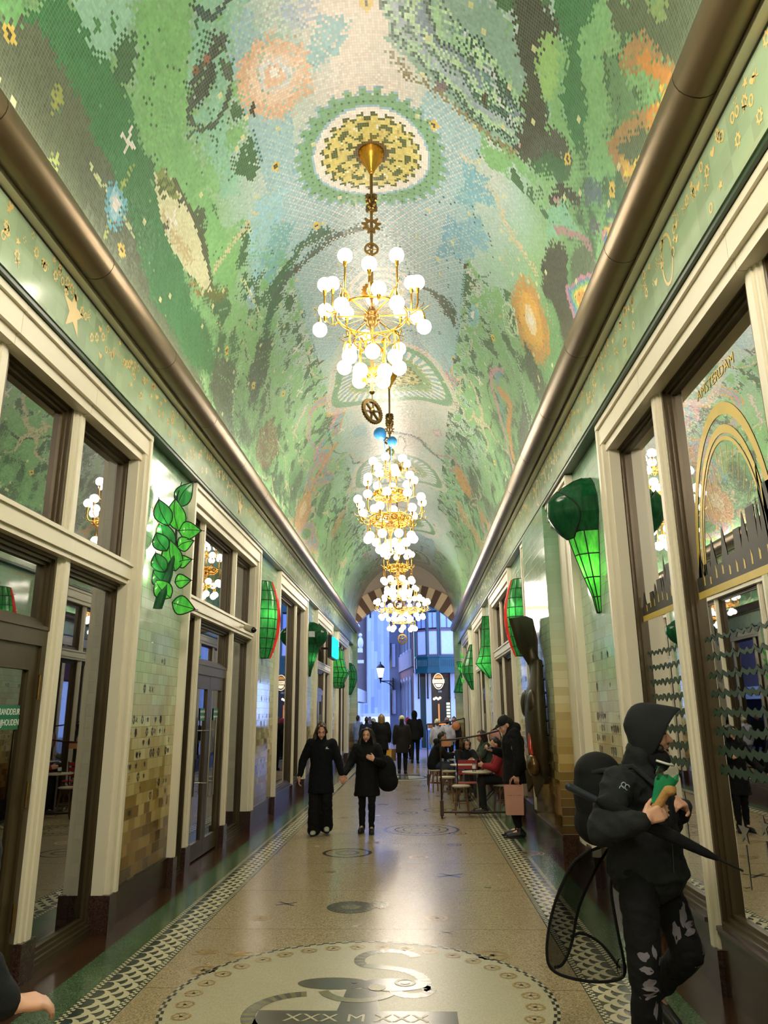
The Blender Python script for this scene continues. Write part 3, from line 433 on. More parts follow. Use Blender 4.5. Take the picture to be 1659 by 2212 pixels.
        q = inside(ps, py, pts) if ft[0] == 'p' else segdist(ps, py, pts) < wd
        q &= (bay[sl]*.5 + rnd[sl]*.5) < den + .02
        C[sl] = np.where(q[..., None], col*(.9+.2*fbm(s_*7, y_*7, 63, 2))[..., None] if amp > .035 else col, C[sl])
    # rosettes above the chandeliers
    def teeth(ph, n, duty=.5): return (np.mod(ph*n/(2*PI), 1) < duty)
    for kk, yc in enumerate((7.1, 12.9, 18.5, 24.1, 29.6)):
        x, y = S, Y-yc; r = np.hypot(x, y); ph = np.arctan2(y, x)
        def put(mask, c):
            C[mask] = np.array(lin(c))
        R = 1.0 if kk == 0 else 1.28
        if kk == 0:
            e = .84 + .07*teeth(ph, 34)
            put((r < e+.035) & (bay < .8), '#8fb6cc'); put(r < e, '#7fae86')
            put((r < e-.03) & (r > .66) & (((i+j) % 3 == 0) & ((i-j) % 3 == 0)), '#4f7a58')
            put(r < .70, '#9fc0d8'); put(r < .67, '#f2e9e2')
            g = .545 + .055*teeth(ph + .1, 22)
        else:
            wob = 1 + .06*np.sin(3*ph + kk) + .04*np.sin(5*ph)
            r = r/wob
            put((r < 1.42) & (bay < .55), '#e3d2c8')
            put(r < 1.25, '#7fa986'); put((r < 1.23) & (r > 1.1) & (((i+2*j) % 5) == 0), '#5f8c6c')
            put(r < 1.08, '#86b6a4')
            put((r < 1.08) & (r > .78) & teeth(ph + .25*r, 40, .5), '#eee3dc'); put((r < 1.02) & (r > .8) & teeth(ph + .25*r + .05, 20, .2), '#8fb9d8')
            g = .74 + .06*teeth(ph, 30)
            put(r < g+.03, '#cdbf74'); put(r < g, '#86a878')
            g = .55 + .05*teeth(ph, 24)
        put(r < g, '#55602f'); put(r < g-.045, '#dccb78' if kk == 0 else '#c9be78')
        put((r < g-.035) & (r > .1) & (rnd < .12), '#e8d98f'); put((r < g-.035) & (rnd > .95), '#c0a868')
        h = .34 + .085*np.sign(np.sin(ph*10))*(np.abs(np.sin(ph*10)) > .25)
        put((np.abs(r-h) < .036), '#55602f'); put((r > .25) & (r < .44) & (np.abs(np.sin(ph*10)) < .27), '#5c6a38')
        put((np.abs(r-.40) < .03) & (np.abs(np.sin(ph*5+.4)) < .12), '#f4f0e2')
        put(r < .2, '#4f4a2c' if kk else '#5a4a2a')
    # pale gear between first two rosettes
    r = np.hypot(S, Y-9.9); ph = np.arctan2(Y-9.9, S)
    for r0, r1 in ((.16, .22), (.3, .36 ), (.46, .52)):
        C = np.where(((r > r0) & (r < r1 + .03*(np.mod(ph*14/(2*PI), 1) < .5)) & (bay < .7))[..., None], np.array(lin('#f0e8e2')), C)
    for (p, q) in DIAM:
        d = np.abs(S-p/100.) + np.abs(Y-q/100.)*.8
        C = np.where(((d < .07))[..., None], np.array(lin('#e8c860')), C); C = np.where(((d < .03))[..., None], np.array(lin('#4d4a30')), C)
    for (p, q) in BIRD:
        x, y = S-p/100., Y-q/100.; r = np.hypot(x, y); ph = np.arctan2(y, x)
        C = np.where((r < .035 + .065*np.maximum(0, np.cos(2.5*ph + p))**2)[..., None], np.array(lin('#4a3f30')), C)
    for (p, q) in STAR:
        x, y = S-p/100., Y-q/100.; r = np.hypot(x, y); ph = np.arctan2(y, x)
        C = np.where((r < .03 + .10*np.abs(np.cos(2*ph+.6))**6)[..., None], np.array(lin('#efe9e0')), C)
    # strewn single tiles and dashes
    dots = (lat(i >> 1, j >> 1, 77) > .992) & (a > .1)
    C = np.where(dots[..., None], np.array(lin('#d9d9a8')), C)
    C = C*(.63*(.88 + .24*lat(i, j, 9)))[..., None]
    # last metres fade to the pale lilac end band
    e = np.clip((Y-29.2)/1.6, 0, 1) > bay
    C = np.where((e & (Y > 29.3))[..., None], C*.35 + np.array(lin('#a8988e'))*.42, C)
    me = bpy.data.meshes.new('ceiling')
    nv, nf = (ny+1)*(ns+1), ny*ns
    me.vertices.add(nv); me.vertices.foreach_set('co', V.reshape(-1))
    base = (j*(ns+1) + i).reshape(-1)
    idx = np.stack([base, base+ns+1, base+ns+2, base+1], 1).astype(np.int32)
    me.loops.add(nf*4); me.loops.foreach_set('vertex_index', idx.reshape(-1))
    me.polygons.add(nf); me.polygons.foreach_set('loop_start', np.arange(nf, dtype=np.int32)*4)
    me.polygons.foreach_set('use_smooth', np.ones(nf, bool))
    at = me.attributes.new('tile', 'FLOAT_COLOR', 'FACE')
    rgba = np.ones((nf, 4), np.float32); rgba[:, :3] = C.reshape(-1, 3)
    at.data.foreach_set('color', rgba.reshape(-1))
    uv = me.uv_layers.new(name='grid')
    U = np.stack([np.stack([i, j], -1), np.stack([i, j+1], -1), np.stack([i+1, j+1], -1), np.stack([i+1, j], -1)], 2).reshape(-1).astype(np.float32)
    uv.data.foreach_set('uv', U)
    me.update(); me.validate()
    t = NT('mosaic')
    at = t.n('ShaderNodeAttribute'); at.attribute_name = 'tile'
    u = t.n('ShaderNodeUVMap'); u.uv_map = 'grid'
    sp = t.n('ShaderNodeSeparateXYZ'); t.l(u.outputs[0], sp.inputs[0])
    ff = []
    for k in (0, 1):
        fr = t.math('FRACT', sp.outputs[k]); ff.append(t.math('MINIMUM', fr, t.math('SUBTRACT', 1.0, fr)))
    g = t.math('LESS_THAN', t.math('MINIMUM', *ff), .055)
    col = t.mix(t.math('MULTIPLY', g, .5), at.outputs['Color'], lin('#8c8c78'))
    b = t.bsdf(col, .3, 0, .45)
    me.materials.append(t.done(b))
    # a tiny random tilt of every tile gives the glitter
    idv = t.n('ShaderNodeVectorMath', operation='FLOOR'); t.l(u.outputs[0], idv.inputs[0])
    wn = t.n('ShaderNodeTexWhiteNoise', noise_dimensions='2D'); t.l(idv.outputs[0], wn.inputs['Vector'])
    s1 = t.n('ShaderNodeVectorMath', operation='SUBTRACT'); t.l(wn.outputs['Color'], s1.inputs[0]); s1.inputs[1].default_value = (.5,.5,.5)
    s2 = t.n('ShaderNodeVectorMath', operation='SCALE'); t.l(s1.outputs[0], s2.inputs[0]); s2.inputs['Scale'].default_value = .12
    ge = t.n('ShaderNodeNewGeometry'); s3 = t.n('ShaderNodeVectorMath', operation='ADD'); t.l(ge.outputs['Normal'], s3.inputs[0]); t.l(s2.outputs[0], s3.inputs[1])
    s4 = t.n('ShaderNodeVectorMath', operation='NORMALIZE'); t.l(s3.outputs[0], s4.inputs[0]); t.l(s4.outputs[0], b.inputs['Normal'])
    o = bpy.data.objects.new('ceiling', me); COL.objects.link(o); struct(o)
    # plain continuation of the vault behind the camera
    mb = MB()
    tt = np.linspace(-PI/2, PI/2, 25)
    mb.loft([[(VA*math.sin(x), yy, VZ + VB*math.cos(x)) for x in tt] for yy in (-9.0, 2.5)], close=False)
    struct(mb.build('ceiling_entrance', simple('vault_plain', '#5f8060', .4, var=.4, scale=1.5)))
vault_ceiling()
# ------------------------------------------------------------------ floor
def floor():
    mb = MB()   # 0 terrazzo 1 green 2 brown 3 strip 4 ivory 5 black 6 medallion 7 gold 8 olive 9 grey
    y0, y1 = -9.0, 31.7
    mb.poly([(-1.49,y0,0),(1.49,y0,0),(1.49,y1,0),(-1.49,y1,0)], 0)
    for s in (-1, 1):
        for a, b, m in ((1.49,1.83,3),(1.83,2.09,1),(2.09,2.62,2)):
            q = [(s*a,y0,0),(s*b,y0,0),(s*b,y1,0),(s*a,y1,0)]
            mb.poly(q if s > 0 else q[::-1], m)
    Z1 = .0012
    # running scale pattern
    r = .083; px, py = .064, .16
    n = 9
    for s in (-1, 1):
        row = 0; y = 3.4
        while y < 30.5:
            for k in range(3):
                cx = 1.622 + k*px; cy = y + (0 if k % 2 == 0 else py/2)
                ox, oy = -.046, .012                       # second circle cuts the crescent
                d = math.hypot(ox, oy); th = math.atan2(oy, ox); al = math.acos(d/(2*r))
                pts = []
                for q in range(n+1):
                    a = th + al + (2*PI-2*al)*q/n; pts.append((r*math.cos(a), r*math.sin(a)))
                for q in range(1, n):
                    a = th + PI - al*1 + (2*al)*q/n*1.0
                    a = th + PI + al - 2*al*q/n
                    pts.append((ox + r*math.cos(a), oy + r*math.sin(a)))
                # left strip bulges to +x, right strip is its mirror
                P = [((-cx + a if s < 0 else cx - a), cy + b, Z1 + k*.0003) for a, b in pts]
                mb.poly(P if s < 0 else P[::-1], 4)
            y += py
        # chequered borders, two rows each
        for e in (1.497, 1.786):
            w = .021
            y = 4.2; i = 0
            while y < 17:
                for k in range(2):
                    a = e + k*w; yy = y + (w*1.2 if k else 0)
                    q = [(s*a,yy,Z1),(s*(a+w),yy,Z1),(s*(a+w),yy+w*1.2,Z1),(s*a,yy+w*1.2,Z1)]
                    mb.poly(q if s > 0 else q[::-1], 4)
                y += w*2.4
    def disc(cx, cy, r, m, z, seg=48, r0=0, a0=0, a1=2*PI):
        if r0 == 0 and a1-a0 > 6.28:
            mb.poly([(cx+r*math.cos(2*PI*k/seg), cy+r*math.sin(2*PI*k/seg), z) for k in range(seg)], m); return
        for k in range(seg):
            a, b = a0+(a1-a0)*k/seg, a0+(a1-a0)*(k+1)/seg
            mb.poly([(cx+r0*math.cos(a),cy+r0*math.sin(a),z),(cx+r*math.cos(a),cy+r*math.sin(a),z),(cx+r*math.cos(b),cy+r*math.sin(b),z),(cx+r0*math.cos(b),cy+r0*math.sin(b),z)], m)
    def rope(pts, w, m, z, m2=None):
        P = [Vector((p[0], p[1], z)) for p in pts]
        L = []; Rr = []
        for i, p in enumerate(P):
            t = (P[min(i+1, len(P)-1)] - P[max(i-1, 0)]).normalized(); nn = Vector((-t.y, t.x, 0))
            ww = w*(1 if not isinstance(w, (list, tuple)) else 1)
            L.append(p + nn*ww); Rr.append(p - nn*ww)
        for i in range(len(P)-1):
            mb.poly([L[i], Rr[i], Rr[i+1], L[i+1]], m if (m2 is None or i % 2 == 0) else m2)
    def wheel(cx, cy, r, m, z, spokes=5, ph=0, teeth=14):
        disc(cx, cy, r, m, z, 28, r*.76); disc(cx, cy, r*.22, m, z, 12)
        for k in range(spokes):
            a = ph + 2*PI*k/spokes; c, s_ = math.cos(a), math.sin(a); w = r*.055
            mb.poly([(cx+w*s_, cy-w*c, z), (cx+r*.8*c+w*s_, cy+r*.8*s_-w*c, z), (cx+r*.8*c-w*s_, cy+r*.8*s_+w*c, z), (cx-w*s_, cy+w*c, z)], m)
        for k in range(teeth):
            a = 2*PI*k/teeth; b = a + PI/teeth*.8
            mb.poly([(cx+r*math.cos(a),cy+r*math.sin(a),z),(cx+r*1.09*math.cos(a),cy+r*1.09*math.sin(a),z),(cx+r*1.09*math.cos(b),cy+r*1.09*math.sin(b),z),(cx+r*math.cos(b),cy+r*math.sin(b),z)], m)
    def medallion(cy, R, near):
        disc(0, cy, R, 6, Z1, 96)
        nchk = 150 if near else 60
        for row in (0, 1):
            for k in range(nchk):
                if (k+row) % 2: continue
                a, b = 2*PI*k/nchk, 2*PI*(k+1)/nchk; r0 = R - .0 - .02*row; r1 = r0-.02
                mb.poly([(r1*math.cos(a),cy+r1*math.sin(a),2*Z1),(r0*math.cos(a),cy+r0*math.sin(a),2*Z1),(r0*math.cos(b),cy+r0*math.sin(b),2*Z1),(r1*math.cos(b),cy+r1*math.sin(b),2*Z1)], 5)
        for k in range(36):
            a = 2*PI*(k+.5)/36
            wheel((R-.15)*math.cos(a), cy+(R-.15)*math.sin(a), .06, 7, 2*Z1, 5, a)
    YC = 5.42
    medallion(YC, 1.27, True)
    # serpents and the dark bird-like figure on the cap of the plinth
    z2, z3 = 2*Z1, 3*Z1
    arc = lambda cx, cy, r, a, b, n=26: [(cx+r*math.cos(math.radians(a+(b-a)*k/n)), cy+r*math.sin(math.radians(a+(b-a)*k/n))) for k in range(n+1)]
    rope(arc(-.33, 5.18, .34, 95, 250), .045, 8, z2, 9)
    S1 = arc(.16, 6.22, .22, 20, 215, 22) + arc(.10, 5.72, .33, 75, -20, 18)[1:] + arc(.34, 5.62, .12, 20, -200, 14)
    rope(S1, .042, 8, z2, 9)
    rope(arc(-.02, 5.66, .25, 200, 330), .035, 8, z3)
    mb.poly([(.0+.25*math.cos(a)-.2, 5.72+.115*math.sin(a), z2+.0004) for a in np.linspace(0, 2*PI, 28)[:-1]], 9)
    mb.poly([(.24*math.cos(a)+.2, 5.70+.12*math.sin(a), z2+.0007) for a in np.linspace(0, 2*PI, 28)[:-1]], 9)
    z4 = 4*Z1; disc(.10, 5.64, .06, 6, z4, 18); disc(.29, 5.74, .075, 6, z4, 20, .05); disc(.29, 5.74, .035, 5, z4, 14)
    disc(-.06, 5.74, .022, 5, z3+.0005, 10)
    mb.poly([(-.13,5.24,z2+.0002),(.13,5.24,z2+.0002),(.10,5.62,z2+.0002),(-.10,5.62,z2+.0002)], 9)
    mb.poly([(-.62,4.98,z2),(.62,4.98,z2),(.62,5.24,z2),(-.62,5.24,z2)], 9)
    # small figures strewn over the terrazzo: wheels, stars, crosses, shells
    disc(-.26, 7.78, .23, 9, Z1, 30); disc(-.26, 7.78, .10, 8, z2, 18)
    for k in range(26):
        a = 2*PI*k/26; mb.poly([(-.26+.12*math.cos(a), 7.78+.12*math.sin(a), z2), (-.26+.22*math.cos(a-.05), 7.78+.22*math.sin(a-.05), z2), (-.26+.22*math.cos(a+.05), 7.78+.22*math.sin(a+.05), z2)], 8)
    rope(arc(-.06, 7.86, .12, -60, 100, 12), .05, 8, Z1)
    rng = random.Random(3)
    for cx, cy, r, kind in [(-1.05,7.38,.085,'w'),(-.9,7.9,.11,'x'),(-.62,9.4,.07,'w'),(.1,8.1,.0,'x'),(.62,6.95,.07,'x'),(.95,6.35,.12,'w'),(1.12,8.6,.05,'x'),(.55,7.4,.1,'w'),
                            (-1.0,6.35,.1,'s'),(-1.28,6.4,.1,'s'),(-1.18,5.98,.09,'w'),(-.55,10.6,.33,'r'),(.75,9.2,.16,'x'),(.4,10.3,.12,'w'),(-.2,11.4,.14,'w'),(.45,12.6,.6,'m'),(.9,11.2,.1,'r'),
                            (-.9,14.0,.12,'w'),(.2,14.6,.2,'r'),(.8,15.0,.3,'r'),(-.3,15.9,.14,'x'),(.3,16.8,.16,'r'),(.0,18.6,.2,'w'),(.9,17.4,.12,'w'),(-.7,17.6,.2,'r'),(.5,19.8,.2,'r'),(-.9,20.5,.15,'w'),(1.0,13.2,.1,'w'),(1.0,12.2,.14,'r')]:
        if r <= 0: continue
        if kind == 'w': wheel(cx, cy, r, 7, Z1, 5, rng.random()*3)
        elif kind == 'r': disc(cx, cy, r, 9, Z1, 26, r*.86); disc(cx, cy, r*.5, 8, Z1, 18, r*.36)
        elif kind == 'm':
            for q in (1, .72, .5, .28): disc(cx, cy, r*q, 9, Z1, 40, r*q*.93)
            for k in range(18):
                a = 2*PI*k/18; mb.poly([(cx+r*.5*math.cos(a),cy+r*.5*math.sin(a),Z1),(cx+r*.7*math.cos(a-.06),cy+r*.7*math.sin(a-.06),Z1),(cx+r*.7*math.cos(a+.06),cy+r*.7*math.sin(a+.06),Z1)], 8)
        elif kind == 'x':
            for a in (.5, 2.4):
                c, s_ = math.cos(a)*r, math.sin(a)*r
                mb.poly([(cx-c+s_*.14,cy-s_-c*.14,Z1),(cx+c+s_*.14,cy+s_-c*.14,Z1),(cx+c-s_*.14,cy+s_+c*.14,Z1),(cx-c-s_*.14,cy-s_+c*.14,Z1)], 9)
        else:
            mb.poly([(cx+r*(1 if k % 2 else .5)*math.cos(PI*k/7), cy+r*(1 if k % 2 else .5)*math.sin(PI*k/7), Z1) for k in range(14)], 7)
    # second medallion further in
    medallion(22.3, 1.25, False)
    disc(0, 22.3, .75, 9, z2, 40, .6); mb.poly([(-.16,21.6,z2),(.16,21.6,z2),(.12,22.9,z2),(-.12,22.9,z2)], 8); mb.poly([(-.6,22.9,z2),(.6,22.9,z2),(.45,23.2,z2),(-.45,23.2,z2)], 9)
    # dark drain rose by the right wall
    disc(1.86, 10.55, .2, 9, Z1, 26, .02); disc(1.86, 10.55, .13, 7, z2, 20, .11); disc(1.86, 10.55, .18, 7, z2, 20, .165)
    # terrazzo
    t = NT('terrazzo'); p = t.pos()
    v = t.n('ShaderNodeTexVoronoi'); v.inputs['Scale'].default_value = 130; t.l(p, v.inputs['Vector'])
    sp = t.n('ShaderNodeSeparateColor'); t.l(v.outputs['Color'], sp.inputs[0])
    col = t.ramp(sp.outputs[0], [(0, lin('#5a4c36')), (.3, lin('#978567')), (.7, lin('#b09d7c')), (1, lin('#cbb996'))])
    col = t.mix(t.math('MULTIPLY', t.noise(1.2, 5, p), .7), col, lin('#9a8765'))
    sx = t.n('ShaderNodeSeparateXYZ'); t.l(p, sx.inputs[0])
    sy_ = t.math('ABSOLUTE', t.math('SUBTRACT', t.math('MODULO', t.math('ADD', sx.outputs[1], .06), 1.42), .71))
    sm = t.math('GREATER_THAN', sy_, .7055)
    col = t.mix(t.math('MULTIPLY', sm, .7), col, lin('#3a3024'))
    wear = t.noise(2.2, 6, p, .65)
    b = t.bsdf(col, t.math('ADD', .15, t.math('MULTIPLY', wear, .18)), 0, .2)
    t.l(t.bump(t.noise(5, 4, p), .05, .02), b.inputs['Normal'])
    ter = t.done(b)
    o = mb.build('floor', [ter, M['green'], M['brown'], M['dkgreen'], M['ivory'], M['black'], M['medal'], M['gold'], M['olive'], M['greyin']])
    struct(o)
    text_mesh('XXX M XXX', .16, M['medal'], 'floor_lettering', Matrix.Translation((0, 5.12, z3)), o, .0003)
floor()

# ------------------------------------------------------------------ walls and shopfronts
SHOPS = [(2.9, 7.0), (8.55, 12.55), (14.45, 18.35), (20.2, 24.1), (25.9, 29.8)]
XF, XW = 2.27, 2.33          # front of the white frames, face of the tiled wall
ZT = 4.57                    # underside of the frieze
def icon(mb, kind, s, x, y, z, r, mi):
    """flat little emblem on a wall plane at |x|"""
    def P(pts, f=1.0): 
        q = [(s*x, y + a*r, z + b*r) for a, b in pts]; mb.poly(q, mi)
    if kind == 'heart':
        pts = []
        for k in range(16):
            a = 2*PI*k/16; pts.append((.9*math.sin(a)**3, .75*math.cos(a) - .3*math.cos(2*a) - .12*math.cos(3*a)))
        P(pts)
    elif kind in ('ring', 'gear'):
        n = 14
        for k in range(n):
            a, b = 2*PI*k/n, 2*PI*(k+1)/n; q = .62
            P([(.6*math.cos(a)*q,math.sin(a)*q),(.75*math.cos(a),math.sin(a)),(.75*math.cos(b),math.sin(b)),(.6*math.cos(b)*q,math.sin(b)*q)])
            if kind == 'gear' and k % 2: P([(.75*math.cos(a),math.sin(a)),(1.0*math.cos(a+.05),1.3*math.sin(a+.05)),(1.0*math.cos(b-.05),1.3*math.sin(b-.05)),(.75*math.cos(b),math.sin(b))])
    elif kind == 'star':
        P([((1 if k % 2 == 0 else .42)*math.sin(PI*k/5), (1 if k % 2 == 0 else .42)*math.cos(PI*k/5)) for k in range(10)])
    elif kind == 'cross':
        for a in (.6, 2.2):
            c, d = math.cos(a), math.sin(a); w = .13
            P([(-c+d*w,-d-c*w),(c+d*w,d-c*w),(c-d*w,d+c*w),(-c-d*w,-d+c*w)])
    else:
        for a, b in ((0,.6),(0,-.6),(.45,0),(-.45,0)): P([(a-.17,b-.17),(a+.17,b-.17),(a+.17,b+.17),(a-.17,b+.17)])
M['goldicon'] = simple('gold_glaze', '#e6c884', .3, 0, var=.1)
M['darkicon'] = simple('dark_glaze', '#33281a', .3, 0, var=.3)
def wall(s, name):
    mb = MB()    # 0 panel 1 granite 2 frieze 3 soffit 4 gold 5 dark icon 6 dark trim 7 cream
    bx = lambda a, b, y0, y1, z0, z1, m: mb.box(s*a, s*b, y0, y1, z0, z1, m)
    edges = [-9.0] + [e for sh in SHOPS for e in sh] + [31.5]
    for k in range(0, len(edges), 2):
        a, b = edges[k], edges[k+1]
        bx(XW, XW+.35, a, b, .3, ZT, 0); bx(XW-.02, XW+.35, a, b, 0, .3, 1); bx(XW-.024, XW+.1, a, b, .297, .303, 6)
    bx(2.20, 2.68, -9.0, 31.5, ZT+.02, 5.06, 2)
    bx(2.21, 2.68, -9.0, 31.5, ZT-.015, ZT+.02, 3)
    for sh in SHOPS: bx(XF+.06, 2.68, sh[0], sh[1], ZT-.03, ZT, 3)
    bx(2.195, 2.3, -9.0, 31.5, 5.06, 5.075, 6)
    bx(2.13, 2.3, -9.0, 31.5, 5.075, 5.16, 7)
    rng = random.Random(12 + s)
    kinds = ['heart','ring','gear','star','cross','dots','gear','ring']
    # emblems thicken towards the top of the frieze
    y = 2.8
    while y < 22:
        for q in range(4 if y < 12 else 2):
            z = 5.03 - abs(rng.gauss(0, .16)); 
            if z < 4.65: continue
            icon(mb, rng.choice(kinds), s, 2.198, y + rng.random()*.2, z, .036, 4)
        y += .17
    # two large pale-gold figures on the frieze
    for yc in ((5.0, 10.6) if s < 0 else (4.55, 10.2)):
        if s < 0: mb.poly([(s*2.198, yc + (.2 if k % 2 == 0 else .08)*math.sin(PI*k/5)*.9, 4.81 + (.2 if k % 2 == 0 else .08)*math.cos(PI*k/5)) for k in range(10)], 4)
        else:
            ring = [(s*2.198, yc + .11*math.sin(a), 4.82 + .2*math.cos(a)) for a in np.linspace(0, 2*PI, 24)[:-1]]
            ins = [(s*2.198, yc + .09*math.sin(a), 4.82 + .175*math.cos(a)) for a in np.linspace(0, 2*PI, 24)[:-1]]
            for i in range(len(ring)): mb.poly([ring[i], ring[(i+1) % len(ring)], ins[(i+1) % len(ring)], ins[i]], 4)
    for k in range(0, len(edges), 2):
        a, b = max(edges[k], 2.0), edges[k+1]
        if a > 20: break
        for q in range(64):
            z = rng.choice([.95, 1.05, 1.16, 1.26, 1.37, 1.47, 1.58, 1.68, 1.8, 2.1, 2.4]); y = a + .12 + rng.random()*(b-a-.24)
            y = round(y/.0775)*.0775
            icon(mb, rng.choice(kinds), s, XW-.0015, y, z - .052, .036, 5)
        for q in range(10):
            icon(mb, rng.choice(kinds), s, XW-.0015, a + .15 + rng.random()*(b-a-.3), 3.0 + 1.4*rng.random(), .03, 5 if rng.random() < .5 else 4)
    o = mb.build(name, [M['panel'], M['brown'], M['frieze'], M['soffit'], M['goldicon'], M['darkicon'], M['black'], M['cream']])
    return struct(o)
wall(-1, 'wall_left'); wall(1, 'wall_right')

for s, nm in ((-1, 'trim_1'), (1, 'trim_2')):
    # tube cornice with joints, hiding the lamps that wash the vault
    mb = MB(); y = -9.0
    prof = [(s*(2.03 + .135*math.cos(a)), 5.2 + .135*math.sin(a)) for a in np.linspace(0, 2*PI, 21)[:-1]]
    while y < 31.4:
        e = min(y+1.55, 31.45)
        mb.loft([[(p[0], y+.004, p[1]) for p in prof], [(p[0], e-.004, p[1]) for p in prof]])
        y = e
    struct(mb.build(nm, M['pipe']))

def sash(s, root, y0, y1, z0, z1, glass_x=2.475, b=.085, name='sash', mid=None, pane='glass'):
    """stepped bronze frame with its pane"""
    mb = MB()
    for d, (xa, xb) in enumerate(((2.40, 2.53), (2.425, 2.53), (2.45, 2.53))):
        w0 = b*(d+1)/3; 
        mb.box(s*xa, s*xb, y0, y0+w0, z0, z1); mb.box(s*xa, s*xb, y1-w0, y1, z0, z1)
        mb.box(s*xa, s*xb, y0+w0, y1-w0, z1-w0, z1); mb.box(s*xa, s*xb, y0+w0, y1-w0, z0, z0+w0)
    if mid: mb.box(s*2.45, s*2.56, mid-.05, mid+.05, z0+b, z1-b)
    mb.build(name, M['bronze'], root)
    g = MB(); x = s*glass_x
    q = [(x,y0+b*.9,z0+b*.9),(x,y1-b*.9,z0+b*.9),(x,y1-b*.9,z1-b*.9),(x,y0+b*.9,z1-b*.9)]
    g.poly(q); g.build('pane', M[pane], root)
def moulded(mb, s, y0, y1, z0, z1, x0=XF, horizontal=False, x1=2.5):
    """white member with a stepped edge on both sides"""
    if horizontal:
        h = z1-z0
        mb.box(s*(x0+.02), s*x1, y0, y1, z0, z1-.004); mb.box(s*x0, s*(x1-.01), y0-.0015, y1+.0015, z0+h*.22, z1-.002); mb.box(s*(x0-.018), s*(x1-.02), y0-.003, y1+.003, z1-h*.16, z1)
    else:
        w = y1-y0
        mb.box(s*(x0+.035), s*x1, y0, y1, z0, z1); mb.box(s*(x0+.015), s*(x0+.036), y0+w*.14, y1-w*.14, z0, z1); mb.box(s*x0, s*(x0+.016), y0+w*.34, y1-w*.34, z0, z1)
WN = [0]; DN = [0]
